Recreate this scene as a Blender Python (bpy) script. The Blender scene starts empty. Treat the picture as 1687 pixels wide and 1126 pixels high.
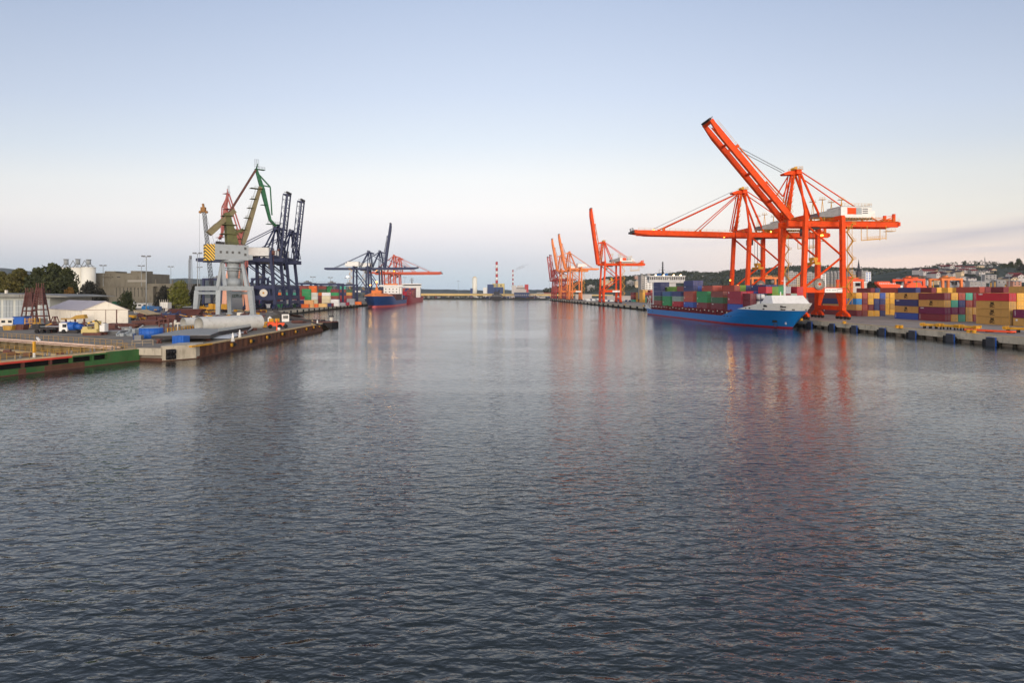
import bpy, math, random
from mathutils import Vector, Matrix, noise
from mathutils.geometry import tessellate_polygon
R = math.radians
rnd = random.Random(7)
S = bpy.context.scene
COL = S.collection
# ------------------------------------------------------------------ camera, sky, sun, exposure
F, CX, HY, CZ, Q = 970.0, 843.5, 481.5, 13.2, 2.5      # focal length (px), centre, horizon row, eye height, quay height
cam = bpy.data.cameras.new('camera')
cam.sensor_width = 36.0
cam.lens = 36.0 * F / 1687.0
cam.shift_y = -(563.0 - HY) / 1687.0
cam.clip_start = 0.5
cam.clip_end = 30000
camo = bpy.data.objects.new('camera', cam)
camo.location = (0, 0, CZ)
camo.rotation_euler = (R(90), 0, 0)
COL.objects.link(camo)
S.camera = camo
S.view_settings.view_transform = 'Standard'
S.view_settings.look = 'None'
S.view_settings.exposure = 0.15
S.view_settings.gamma = 1.0
S.render.engine = 'CYCLES'


def lin(c):
    return tuple(((x / 255) / 12.92 if x / 255 <= .04045 else ((x / 255 + .055) / 1.055) ** 2.4) for x in c)


def c4(c):
    return lin(c) + (1.0,)


SUN_EL, SUN_AZ = R(12), R(162)          # azimuth measured from +Y (view direction) clockwise: the dawn is behind the camera
W = bpy.data.worlds.new('World')
S.world = W
W.use_nodes = True
wt = W.node_tree
wn, wl = wt.nodes, wt.links
wn.clear()
wout = wn.new('ShaderNodeOutputWorld')
tc = wn.new('ShaderNodeTexCoord')
sep = wn.new('ShaderNodeSeparateXYZ')
wl.new(tc.outputs['Generated'], sep.inputs[0])


def wmath(op, a, b=None, clamp=False):
    n = wn.new('ShaderNodeMath')
    n.operation = op
    n.use_clamp = clamp
    for i, v in enumerate((a, b)):
        if v is None:
            continue
        if isinstance(v, (int, float)):
            n.inputs[i].default_value = v
        else:
            wl.new(v, n.inputs[i])
    return n.outputs[0]


def wramp(fac, stops):
    n = wn.new('ShaderNodeValToRGB')
    el = n.color_ramp.elements
    while len(el) < len(stops):
        el.new(0.5)
    for e, (p, c) in zip(el, stops):
        e.position = p
        e.color = c4(c)
    wl.new(fac, n.inputs[0])
    return n.outputs[0]


def wmix(fac, a, b, mode='MIX'):
    n = wn.new('ShaderNodeMix')
    n.data_type = 'RGBA'
    n.blend_type = mode
    for i, v in ((0, fac), (6, a), (7, b)):
        if isinstance(v, (int, float)):
            n.inputs[i].default_value = v
        elif isinstance(v, tuple):
            n.inputs[i].default_value = v
        else:
            wl.new(v, n.inputs[i])
    return n.outputs[2]


zraw = sep.outputs['Z']
xx2 = wmath('MULTIPLY', sep.outputs['X'], sep.outputs['X'])
zz = wmath('MULTIPLY', zraw, wmath('ADD', wmath('MULTIPLY', xx2, .7), 1.0))
UP = [(.32, (203, 215, 234)), (.45, (178, 193, 219)), (.62, (146, 160, 185)), (1, (108, 122, 150))]
cool = wramp(zz, [(0, (180, 195, 210)), (.024, (190, 203, 214)), (.055, (206, 210, 219)), (.095, (232, 228, 231)),
                  (.135, (243, 240, 239)), (.19, (237, 239, 240)), (.245, (220, 229, 239))] + UP)
warm = wramp(zz, [(0, (246, 218, 206)), (.045, (250, 226, 213)), (.085, (246, 230, 219)), (.14, (241, 237, 229)), (.21, (229, 232, 232)),
                  (.26, (214, 223, 234))] + UP)
azf = wn.new('ShaderNodeMapRange')
azf.interpolation_type = 'SMOOTHSTEP'
wl.new(wmath('DIVIDE', sep.outputs['X'], wmath('MAXIMUM', sep.outputs['Y'], .05)), azf.inputs[0])
azf.inputs[1].default_value, azf.inputs[2].default_value = -.12, .72
skyc = wmix(azf.outputs[0], cool, warm)
# thin lavender cloud streaks low over the right-hand horizon
mp = wn.new('ShaderNodeMapping')
mp.inputs['Scale'].default_value = (2.2, 2.2, 34)
mp.inputs['Rotation'].default_value = (0, R(-4), 0)
wl.new(tc.outputs['Generated'], mp.inputs[0])
nz = wn.new('ShaderNodeTexNoise')
nz.inputs['Scale'].default_value = 1.7
nz.inputs['Detail'].default_value = 5
wl.new(mp.outputs[0], nz.inputs[0])
cl = wn.new('ShaderNodeMapRange')
cl.interpolation_type = 'SMOOTHSTEP'
wl.new(nz.outputs[0], cl.inputs[0])
cl.inputs[1].default_value, cl.inputs[2].default_value = .42, .8
band = wn.new('ShaderNodeValToRGB')
for p, v in ((.0, 0), (.035, 0.1), (.075, 1.0), (.12, .15), (.2, 0)):
    e = band.color_ramp.elements.new(p)
    e.color = (v, v, v, 1)
wl.new(zz, band.inputs[0])
for e in list(band.color_ramp.elements):
    if e.position > .9:
        e.color = (0, 0, 0, 1)
cf = wmath('MULTIPLY', wmath('MULTIPLY', cl.outputs[0], band.outputs[0]), wmath('ADD', wmath('MULTIPLY', azf.outputs[0], .4), .08))
skyc = wmix(cf, skyc, c4((196, 196, 212)))
# one long grey lavender bank of cloud rising to the right
zc = wmath('ADD', wmath('MULTIPLY', sep.outputs['X'], .15), -.0155)
dist = wmath('DIVIDE', wmath('ABSOLUTE', wmath('SUBTRACT', zraw, wmath('ADD', zc, wmath('MULTIPLY', wmath('SUBTRACT', nz.outputs[0], .5), .02)))), .017)
bk1 = wmath('SUBTRACT', 1.0, dist, True)
bk2 = wn.new('ShaderNodeMapRange')
bk2.interpolation_type = 'SMOOTHSTEP'
wl.new(sep.outputs['X'], bk2.inputs[0])
bk2.inputs[1].default_value, bk2.inputs[2].default_value, bk2.inputs[4].default_value = .36, .62, .62
fr_ = wmath('GREATER_THAN', sep.outputs['Y'], 0.0)
skyc = wmix(wmath('MULTIPLY', wmath('MULTIPLY', bk1, bk2.outputs[0]), fr_), skyc, c4((192, 189, 201)))
dim = wn.new('ShaderNodeVectorMath')
dim.operation = 'SCALE'
wl.new(skyc, dim.inputs[0])
wl.new(wmath('SUBTRACT', 1.0, wmath('MULTIPLY', xx2, .32)), dim.inputs['Scale'])
skyc = dim.outputs[0]
# the sky behind the camera glows with the dawn
bk = wn.new('ShaderNodeMapRange')
bk.interpolation_type = 'SMOOTHSTEP'
wl.new(wmath('SUBTRACT', wmath('MULTIPLY', sep.outputs['X'], math.sin(R(183))), wmath('MULTIPLY', sep.outputs['Y'], -math.cos(R(183)))), bk.inputs[0])
bk.inputs[1].default_value, bk.inputs[2].default_value = -.15, .75
low = wn.new('ShaderNodeMapRange')
low.interpolation_type = 'SMOOTHSTEP'
wl.new(wmath('ABSOLUTE', zz), low.inputs[0])
low.inputs[1].default_value, low.inputs[2].default_value, low.inputs[3].default_value, low.inputs[4].default_value = .05, .85, 1, 0
gl = wmath('MULTIPLY', bk.outputs[0], low.outputs[0])
glow = wn.new('ShaderNodeMix')
glow.data_type = 'RGBA'
glow.blend_type = 'ADD'
glow.clamp_result = False
glow.inputs[0].default_value = 1
wl.new(skyc, glow.inputs[6])
gm = wn.new('ShaderNodeVectorMath')
gm.operation = 'SCALE'
gm.inputs[0].default_value = (2.5, 2.1, 1.72)
wl.new(gl, gm.inputs['Scale'])
wl.new(gm.outputs[0], glow.inputs[7])
bg = wn.new('ShaderNodeBackground')
bg.inputs[1].default_value = 1.0
wl.new(glow.outputs[2], bg.inputs[0])
nish = wn.new('ShaderNodeTexSky')
nish.sky_type = 'NISHITA'
nish.sun_disc = False
nish.sun_elevation = SUN_EL
nish.sun_rotation = SUN_AZ
bg2 = wn.new('ShaderNodeBackground')
bg2.inputs[1].default_value = 0.004
wl.new(nish.outputs[0], bg2.inputs[0])
addw = wn.new('ShaderNodeAddShader')
wl.new(bg.outputs[0], addw.inputs[0])
wl.new(bg2.outputs[0], addw.inputs[1])
wl.new(addw.outputs[0], wout.inputs[0])

sl = bpy.data.lights.new('sun', 'SUN')
sl.energy = 1.2
sl.angle = R(25)
sl.color = (1.0, .84, .68)
so = bpy.data.objects.new('sun', sl)
sd = Vector((math.sin(SUN_AZ) * math.cos(SUN_EL), math.cos(SUN_AZ) * math.cos(SUN_EL), math.sin(SUN_EL)))
so.rotation_euler = sd.to_track_quat('Z', 'Y').to_euler()
so.location = sd * 200
COL.objects.link(so)


# ------------------------------------------------------------------ helpers
def P(px, py, Y):
    return Vector(((px - CX) / F * Y, Y, CZ - (py - HY) / F * Y))


def G(px, py, z=Q):
    Y = (CZ - z) * F / (py - HY)
    return Vector(((px - CX) / F * Y, Y, z))


RSH = .0758
RTH = math.atan(RSH)


def RQ(d, Y, z=Q):                       # the right-hand quay: distance d from the channel line, depth Y
    return Vector((d - RSH * Y, Y, z))


LSH = .048
LTH = math.atan(LSH)


def LQ(d, Y, z=Q):                       # the left-hand far quay: d metres landward of its edge
    return Vector((-113.8 - LSH * Y - d, Y, z))


class MB:
    def __init__(s, M=None):
        s.v, s.f, s.mi, s.sm, s.M, s.c, s.pc, s.np = [], [], [], [], M, 0, [], 0

    def add(s, vs, fs, smooth=False):
        o = len(s.v)
        s.np += 1
        s.pc += [s.np] * len(vs)
        for p in vs:
            p = Vector(p)
            s.v.append(tuple(s.M @ p) if s.M else tuple(p))
        for f in fs:
            s.f.append([o + i for i in f])
            s.mi.append(s.c)
            s.sm.append(smooth)
        return s

    def mat(s, i):
        s.c = i
        return s

    def box(s, c, d, rz=0):
        x, y, z = d[0] / 2, d[1] / 2, d[2] / 2
        cs, sn = math.cos(rz), math.sin(rz)
        vs = []
        for k in (-z, z):
            for i, j in ((-x, -y), (x, -y), (x, y), (-x, y)):
                vs.append((c[0] + i * cs - j * sn, c[1] + i * sn + j * cs, c[2] + k))
        return s.add(vs, [(3, 2, 1, 0), (4, 5, 6, 7), (0, 1, 5, 4), (1, 2, 6, 5), (2, 3, 7, 6), (3, 0, 4, 7)])

    def box2(s, a, b):
        return s.box([(a[i] + b[i]) / 2 for i in range(3)], [abs(b[i] - a[i]) for i in range(3)])

    def bar(s, p, q, w, h=None, up=None, w2=None, h2=None):
        p, q = Vector(p), Vector(q)
        h = h or w
        w2 = w2 or w
        h2 = h2 or h
        d = (q - p).normalized()
        u = Vector(up) if up else (Vector((0, 0, 1)) if abs(d.z) < .95 else Vector((0, 1, 0)))
        r = d.cross(u).normalized()
        u = r.cross(d)
        vs = []
        for c, a, b in ((p, w / 2, h / 2), (q, w2 / 2, h2 / 2)):
            vs += [c - r * a - u * b, c + r * a - u * b, c + r * a + u * b, c - r * a + u * b]
        return s.add(vs, [(3, 2, 1, 0), (4, 5, 6, 7), (0, 1, 5, 4), (1, 2, 6, 5), (2, 3, 7, 6), (3, 0, 4, 7)])

    def tube(s, p, q, r, n=8, r2=None, caps=True):
        p, q = Vector(p), Vector(q)
        r2 = r if r2 is None else r2
        d = (q - p).normalized()
        u = Vector((0, 0, 1)) if abs(d.z) < .95 else Vector((0, 1, 0))
        a = d.cross(u).normalized()
        b = a.cross(d)
        vs = []
        for c, rr in ((p, r), (q, r2)):
            for i in range(n):
                t = 2 * math.pi * i / n
                vs.append(c + a * (rr * math.cos(t)) + b * (rr * math.sin(t)))
        s.add(vs, [(i, (i + 1) % n, n + (i + 1) % n, n + i) for i in range(n)], True)
        if caps:
            o = len(s.v) - 2 * n
            s.f += [[o + i for i in reversed(range(n))], [o + n + i for i in range(n)]]
            s.mi += [s.c, s.c]
            s.sm += [False, False]
        return s

    def prism(s, pts, z0, z1):
        n = len(pts)
        a = sum(pts[i][0] * pts[(i + 1) % n][1] - pts[(i + 1) % n][0] * pts[i][1] for i in range(n))
        if a < 0:
            pts = list(reversed(pts))
        vs = [(p[0], p[1], z0) for p in pts] + [(p[0], p[1], z1) for p in pts]
        fs = [(i, (i + 1) % n, n + (i + 1) % n, n + i) for i in range(n)]
        if n <= 4:
            fs += [tuple(reversed(range(n))), tuple(range(n, 2 * n))]
        else:
            tri = tessellate_polygon([[Vector((p[0], p[1], 0)) for p in pts]])
            for t in tri:
                i, j, k = t
                A, B, C = pts[i], pts[j], pts[k]
                if (B[0] - A[0]) * (C[1] - A[1]) - (B[1] - A[1]) * (C[0] - A[0]) < 0:
                    i, k = k, i
                fs += [(n + i, n + j, n + k), (k, j, i)]
        return s.add(vs, fs)

    def hprism(s, pts, p0, p1, ax='y'):      # polygon in the xz (or yz) plane pushed along y (or x)
        n = len(pts)
        if ax == 'y':
            vs = [(p[0], p0, p[1]) for p in pts] + [(p[0], p1, p[1]) for p in pts]
        else:
            vs = [(p0, p[0], p[1]) for p in pts] + [(p1, p[0], p[1]) for p in pts]
        return s.add(vs, [(i, (i + 1) % n, n + (i + 1) % n, n + i) for i in range(n)] + [tuple(reversed(range(n))), tuple(range(n, 2 * n))])

    def loft(s, rows, smooth=True, caps=False):
        n = len(rows[0])
        vs = [p for r in rows for p in r]
        fs = [(i * n + j, i * n + j + 1, (i + 1) * n + j + 1, (i + 1) * n + j) for i in range(len(rows) - 1) for j in range(n - 1)]
        s.add(vs, fs, smooth)
        if caps:
            s.add(rows[0], [tuple(range(n))])
            s.add(rows[-1], [tuple(reversed(range(n)))])
        return s

    def rail(s, pts, h=1.05, step=2.0, r=.035, mid=True):
        r = r * .75
        for a, b in zip(pts[:-1], pts[1:]):
            a, b = Vector(a), Vector(b)
            n = max(1, int((b - a).length / step))
            for z in ((h, h * .55) if mid else (h,)):
                s.bar(a + Vector((0, 0, z)), b + Vector((0, 0, z)), r * 2)
            for i in range(n + 1):
                p = a.lerp(b, i / n)
                s.bar(p, p + Vector((0, 0, h)), r * 2)
        return s

    def mesh(s, name, mats):
        me = bpy.data.meshes.new(name)
        me.from_pydata(s.v, [], s.f)
        if not isinstance(mats, (list, tuple)):
            mats = [mats]
        for m in mats:
            me.materials.append(m)
        me.polygons.foreach_set('material_index', s.mi)
        me.polygons.foreach_set('use_smooth', s.sm)
        me.update()
        return me

    def pieces(s, name, mats, parent=None):
        """every shape added becomes an object of its own"""
        ids = sorted(set(s.pc))
        o = None
        for k in ids:
            idx = [i for i, p in enumerate(s.pc) if p == k]
            re_ = {a: i for i, a in enumerate(idx)}
            m = MB()
            m.v = [s.v[i] for i in idx]
            for f, mi, sm in zip(s.f, s.mi, s.sm):
                if s.pc[f[0]] == k:
                    m.f.append([re_[i] for i in f])
                    m.mi.append(mi)
                    m.sm.append(sm)
            o = m.obj(name, mats, parent)
        return o

    def obj(s, name, mats, parent=None, loc=None):
        return link(name, s.mesh(name, mats), parent, loc)


def link(name, me, parent=None, loc=None):
    o = bpy.data.objects.new(name, me)
    COL.objects.link(o)
    if parent:
        o.parent = parent
    if loc is not None:
        o.location = loc
    return o


def tag(o, label=None, cat=None, group=None, kind=None):
    for k, v in (('label', label), ('category', cat), ('group', group), ('kind', kind)):
        if v:
            o[k] = v
    return o


def thing(name, label, cat, loc=(0, 0, 0), rz=0, group=None):
    o = bpy.data.objects.new(name, None)
    o.empty_display_size = .5
    COL.objects.link(o)
    o.location = loc
    o.rotation_euler = (0, 0, rz)
    return tag(o, label, cat, group)


def copy_tree(o, parent=None):
    c = o.copy()
    COL.objects.link(c)
    c.parent = parent
    for ch in list(o.children):
        copy_tree(ch, c)
    return c


def text_mb(txt, size, mb=None):
    cu = bpy.data.curves.new('lettering', 'FONT')
    cu.body = txt
    cu.size = size
    cu.align_x = 'CENTER'
    cu.align_y = 'CENTER'
    cu.extrude = .02
    cu.offset = .03
    cu.space_line = .72
    o = bpy.data.objects.new('lettering', cu)
    COL.objects.link(o)
    dg = bpy.context.evaluated_depsgraph_get()
    me = bpy.data.meshes.new_from_object(o.evaluated_get(dg))
    bpy.data.objects.remove(o)
    return me


# ------------------------------------------------------------------ materials
def nodes_mat(name):
    m = bpy.data.materials.new(name)
    m.use_nodes = True
    nt = m.node_tree
    b = nt.nodes['Principled BSDF']
    return m, nt, b


def mat(name, col, rough=.6, var=.18, scale=.6, dirt=None, dirt_amt=.3, stretch=(1, 1, 1), metal=0.0, bump=0, objcol=False, spec=.35, fine=0.0):
    m, nt, b = nodes_mat(name)
    N, L = nt.nodes, nt.links
    b.inputs['Roughness'].default_value = rough
    b.inputs['Metallic'].default_value = metal
    b.inputs['Specular IOR Level'].default_value = spec
    t = N.new('ShaderNodeTexCoord')
    mpg = N.new('ShaderNodeMapping')
    mpg.inputs['Scale'].default_value = stretch
    L.new(t.outputs['Object'], mpg.inputs[0])
    n1 = N.new('ShaderNodeTexNoise')
    n1.inputs['Scale'].default_value = scale
    n1.inputs['Detail'].default_value = 6
    n1.inputs['Roughness'].default_value = .65
    L.new(mpg.outputs[0], n1.inputs[0])
    mr = N.new('ShaderNodeMapRange')
    mr.inputs[1].default_value, mr.inputs[2].default_value = .3, .7
    mr.inputs[3].default_value, mr.inputs[4].default_value = 1 - var, 1 + var
    L.new(n1.outputs[0], mr.inputs[0])
    mul = N.new('ShaderNodeVectorMath')
    mul.operation = 'SCALE'
    if objcol:
        oi = N.new('ShaderNodeObjectInfo')
        L.new(oi.outputs['Color'], mul.inputs[0])
    else:
        mul.inputs[0].default_value = lin(col)
    L.new(mr.outputs[0], mul.inputs['Scale'])
    out = mul.outputs[0]
    if dirt:
        n2 = N.new('ShaderNodeTexNoise')
        n2.inputs['Scale'].default_value = scale * 2.3
        n2.inputs['Detail'].default_value = 8
        n2.inputs['Roughness'].default_value = .7
        L.new(mpg.outputs[0], n2.inputs[0])
        r2 = N.new('ShaderNodeMapRange')
        r2.interpolation_type = 'SMOOTHSTEP'
        r2.inputs[1].default_value, r2.inputs[2].default_value = .5, .72
        r2.inputs[4].default_value = dirt_amt
        L.new(n2.outputs[0], r2.inputs[0])
        mx = N.new('ShaderNodeMix')
        mx.data_type = 'RGBA'
        L.new(r2.outputs[0], mx.inputs[0])
        L.new(out, mx.inputs[6])
        mx.inputs[7].default_value = c4(dirt)
        out = mx.outputs[2]
    L.new(out, b.inputs['Base Color'])
    if bump:
        bp = N.new('ShaderNodeBump')
        bp.inputs['Strength'].default_value = bump
        bp.inputs['Distance'].default_value = .1
        L.new(n1.outputs[0], bp.inputs['Height'])
        L.new(bp.outputs[0], b.inputs['Normal'])
    return m


def ribbed(m, axis, scale, dist=.05, strength=.6):
    """adds real-looking corrugation to a material as a bump along one object axis"""
    nt = m.node_tree
    N, L = nt.nodes, nt.links
    b = N['Principled BSDF']
    t = N.new('ShaderNodeTexCoord')
    w = N.new('ShaderNodeTexWave')
    w.wave_profile = 'SIN'
    w.bands_direction = axis
    w.inputs['Scale'].default_value = scale
    L.new(t.outputs['Object'], w.inputs[0])
    bp = N.new('ShaderNodeBump')
    bp.inputs['Strength'].default_value = strength
    bp.inputs['Distance'].default_value = dist
    L.new(w.outputs['Fac'], bp.inputs['Height'])
    L.new(bp.outputs[0], b.inputs['Normal'])
    return m


def emit(name, col, strength):
    m, nt, b = nodes_mat(name)
    b.inputs['Base Color'].default_value = c4(col)
    b.inputs['Emission Color'].default_value = c4(col)
    b.inputs['Emission Strength'].default_value = strength
    return m


RUST = (84, 48, 34)
M = {}
M['orange'] = mat('orange paint', (224, 74, 16), .55, .16, .3, (140, 50, 30), .5, spec=.15)
M['orange_far'] = mat('haze paled orange', (226, 126, 62), .55, .12, .25, (140, 80, 50), .4)  # haze over the far cranes is put into this paler orange
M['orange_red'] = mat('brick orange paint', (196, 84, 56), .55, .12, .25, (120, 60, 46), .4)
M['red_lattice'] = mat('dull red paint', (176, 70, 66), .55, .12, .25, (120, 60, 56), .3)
M['rtg'] = mat('bright orange paint', (236, 84, 34), .5, .08, .3)
M['navy'] = mat('navy crane paint', (42, 50, 82), .55, .14, .25, (50, 44, 52), .35)
M['yellow'] = mat('yellow safety paint', (206, 152, 40), .5, .12, .8, (130, 90, 40), .3)
M['railyellow'] = mat('worn yellow railing', (176, 138, 62), .6, .15, .8, (120, 90, 50), .4)
M['ochre'] = mat('dirty ochre paint', (146, 104, 54), .6, .2, .6, (90, 64, 44), .5)
M['dark'] = mat('dark machinery', (48, 46, 48), .6, .25, .7)
M['black'] = mat('black rubber', (24, 24, 26), .75, .2, .8)
M['white'] = mat('white paint', (226, 226, 222), .45, .05, .4, (150, 140, 128), .25)
M['tubewhite'] = mat('dusty white paint', (206, 206, 200), .5, .1, .3, (140, 132, 120), .45)
M['offwhite'] = mat('cream paint', (220, 214, 200), .6, .08, .35, (140, 124, 104), .35)
M['grey'] = mat('grey steel paint', (146, 152, 154), .5, .08, .4, (110, 100, 92), .4)
M['lightgrey'] = mat('pale grey paint', (156, 164, 168), .5, .07, .4, (120, 108, 96), .35)
M['plate'] = mat('pale weathered plating', (152, 150, 144), .6, .12, .4, (110, 104, 96), .5)
M['steel'] = mat('bare steel', (120, 122, 124), .5, .2, .6, (88, 70, 60), .4)
M['glass'] = mat('dark window glass', (34, 40, 46), .12, .2, .5, spec=.6)
M['olive'] = mat('olive crane paint', (92, 94, 56), .6, .22, .5, (96, 66, 50), .6)
M['jib'] = mat('weathered jib paint', (122, 114, 84), .6, .22, .4, (124, 70, 66), .85)
M['green'] = mat('green crane paint', (32, 94, 60), .5, .14, .4, (30, 60, 44), .3)
M['brownsteel'] = mat('rusty steel', (98, 62, 54), .7, .25, .5, (60, 40, 36), .5)
M['maroonsteel'] = mat('red lead primer', (88, 50, 46), .7, .2, .3, (74, 44, 40), .5)
M['salmon'] = mat('salmon primer', (236, 176, 148), .6, .08, .4, (180, 120, 100), .3)
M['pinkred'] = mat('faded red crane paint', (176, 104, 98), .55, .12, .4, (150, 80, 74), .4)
M['blue'] = mat('blue paint', (34, 92, 176), .5, .12, .5, (30, 60, 110), .3)
M['bluedk'] = mat('dark blue paint', (44, 66, 110), .55, .2, .5, (60, 50, 50), .3)
M['hullblue'] = mat('ship hull blue', (16, 112, 186), .4, .06, .12, (30, 84, 140), .3, (1, .3, 1))
M['hullnavy'] = mat('ship hull navy', (40, 74, 132), .45, .1, .12, (70, 84, 120), .4)
M['hullred'] = mat('ship hull red', (168, 40, 52), .45, .1, .12, (120, 36, 44), .4)
M['boot'] = mat('red boot topping', (150, 38, 50), .55, .12, .3, (110, 40, 44), .4)
M['pinkboot'] = mat('faded boot topping', (196, 96, 98), .55, .12, .3)
M['deckred'] = mat('red oxide deck', (118, 40, 48), .65, .15, .4, (76, 30, 36), .4)
M['sodium'] = mat('sodium glow on foredeck', (218, 128, 68), .6, .1, .4)  # sodium lamp glow is put into this base colour
M['concrete'] = mat('quay concrete', (190, 181, 162), .85, .16, .35, (92, 88, 76), .6, (1, 1, .35), fine=1)
M['oldconcrete'] = mat('old grey brown concrete', (116, 111, 98), .9, .2, .16, (80, 74, 64), .7, (1, 1, .3))
M['asphalt'] = mat('quay paving', (156, 147, 136), .9, .2, .07, (94, 88, 84), .7, (1, 1, 1))
M['paving'] = mat('yard paving', (134, 126, 114), .9, .24, .11, (82, 76, 68), .8)
M['land'] = mat('far land', (68, 72, 60), .95, .3, .02, (70, 76, 60), .5)
M['sheet'] = mat('rusty sheet piling', (92, 62, 48), .8, .22, .5, (52, 40, 34), .6, (1, 1, .25))
M['kelp'] = mat('weed stained waterline', (58, 54, 44), .85, .25, .6)
M['bank'] = mat('dark stony bank', (66, 66, 56), .95, .3, .12, (92, 88, 70), .5)
M['soil'] = mat('weedy earth bank', (112, 98, 74), .95, .25, .4, (84, 90, 50), .6)
M['greenhull'] = mat('green dock paint', (52, 94, 50), .65, .25, .35, (88, 66, 52), .9, (1, 1, .5))
M['deckbeige'] = mat('worn dock deck', (196, 172, 132), .8, .16, .3, (120, 96, 70), .5)
M['redrim'] = mat('red dock rim', (188, 66, 52), .6, .14, .4)
M['pipe'] = mat('pinkish white pipe', (208, 182, 166), .6, .1, .5, (140, 100, 84), .4)
M['roofgrey'] = ribbed(mat('grey sheet roof', (172, 166, 172), .55, .08, .12, (120, 114, 116), .35, (1, .2, 1)), 'Y', 1.2, .06)
M['roofold'] = mat('old felt roof', (136, 136, 130), .8, .14, .2, (96, 94, 84), .4)
M['sheddoor'] = mat('grey shed cladding', (190, 194, 188), .6, .08, .3, (140, 140, 128), .4, (1, 1, .3))
M['tent'] = mat('dirty cream cladding', (226, 220, 206), .7, .06, .2, (168, 158, 140), .5, (1, 1, .25))
M['silo'] = mat('white silo concrete', (226, 224, 212), .7, .05, .1, (176, 172, 156), .4, (1, 1, .2))
M['roofred'] = mat('red roof tiles', (112, 44, 46), .8, .2, .2)
M['roofdark'] = mat('dark roof tiles', (66, 60, 66), .8, .2, .2)
M['render_w'] = mat('white render', (188, 182, 178), .8, .08, .1)
M['render_c'] = mat('cream render', (204, 182, 150), .8, .08, .1)
M['render_g'] = mat('grey render', (154, 152, 150), .8, .1, .1)
M['render_p'] = mat('pink brick', (176, 128, 110), .8, .1, .1)
M['redband'] = mat('chimney red', (172, 70, 74), .7, .1, .05)
M['ylwcl'] = mat('yellow cladding', (198, 180, 120), .6, .08, .05)
M['bridge'] = mat('bridge concrete yellow', (206, 178, 118), .8, .1, .02, (150, 124, 80), .4)
M['pier'] = mat('bridge concrete', (150, 146, 136), .85, .1, .05)
M['bark'] = mat('bark', (74, 62, 50), .9, .2, .8)
M['fender'] = mat('fender pad', (58, 60, 68), .6, .15, .6, (36, 36, 40), .4)
M['fblue'] = mat('blue fender edge', (36, 86, 170), .5, .1, .6)
M['container'] = mat('container paint', (255, 255, 255), .5, .10, .45, (70, 52, 46), .16, (1, .5, .7), objcol=True)
M['cont_rib'] = ribbed(mat('corrugated container paint', (255, 255, 255), .5, .10, .45, (70, 52, 46), .2, (1, .5, .7), objcol=True), 'Y', 1.15, .05, .9)
M['logo'] = mat('dark lettering', (40, 34, 30), .6, .1, .8)
M['mark'] = mat('white lettering', (222, 222, 222), .6, .05, .8)
M['hazard'] = None
M['lamp'] = emit('lit lamp', (255, 226, 170), 7)
M['lampwhite'] = emit('white floodlight', (255, 246, 230), 7)
M['lampor'] = emit('sodium lamp', (255, 168, 60), 7)


def leafmat(name, c1, c2):
    m, nt, b = nodes_mat(name)
    N, L = nt.nodes, nt.links
    t = N.new('ShaderNodeTexCoord')
    n = N.new('ShaderNodeTexNoise')
    n.inputs['Scale'].default_value = .22
    n.inputs['Detail'].default_value = 5
    L.new(t.outputs['Object'], n.inputs[0])
    r = N.new('ShaderNodeMapRange')
    r.inputs[1].default_value, r.inputs[2].default_value = .35, .65
    L.new(n.outputs[0], r.inputs[0])
    mx = N.new('ShaderNodeMix')
    mx.data_type = 'RGBA'
    L.new(r.outputs[0], mx.inputs[0])
    mx.inputs[6].default_value = c4(c1)
    mx.inputs[7].default_value = c4(c2)
    L.new(mx.outputs[2], b.inputs['Base Color'])
    b.inputs['Roughness'].default_value = .8
    b.inputs['Specular IOR Level'].default_value = .2
    return m


M['leaf_green'] = leafmat('green leaves', (48, 56, 36), (72, 76, 44))
M['leaf_yellow'] = leafmat('yellowing leaves', (66, 66, 34), (98, 90, 42))
M['leaf_dark'] = leafmat('dark leaves', (40, 42, 38), (62, 60, 52))
M['leaf_willow'] = leafmat('willow leaves', (86, 92, 40), (122, 122, 56))
M['leaf_rust'] = leafmat('rusty leaves', (104, 80, 40), (126, 96, 50))
M['leaf_hill'] = leafmat('hill wood', (50, 58, 50), (74, 80, 64))
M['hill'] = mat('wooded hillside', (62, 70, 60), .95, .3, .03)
M['hillfar'] = mat('distant wooded ridge', (64, 76, 74), .95, .2, .01)  # blue of the distant haze is partly put into the base colour


def hazard():
    m, nt, b = nodes_mat('yellow and black stripes')
    N, L = nt.nodes, nt.links
    t = N.new('ShaderNodeTexCoord')
    w = N.new('ShaderNodeTexWave')
    w.bands_direction = 'DIAGONAL'
    w.inputs['Scale'].default_value = .42
    L.new(t.outputs['Object'], w.inputs[0])
    r = N.new('ShaderNodeMath')
    r.operation = 'GREATER_THAN'
    r.inputs[1].default_value = .5
    L.new(w.outputs['Fac'], r.inputs[0])
    mx = N.new('ShaderNodeMix')
    mx.data_type = 'RGBA'
    L.new(r.outputs[0], mx.inputs[0])
    mx.inputs[6].default_value = c4((30, 28, 26))
    mx.inputs[7].default_value = c4((232, 186, 46))
    L.new(mx.outputs[2], b.inputs['Base Color'])
    return m


M['hazard'] = hazard()


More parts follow.
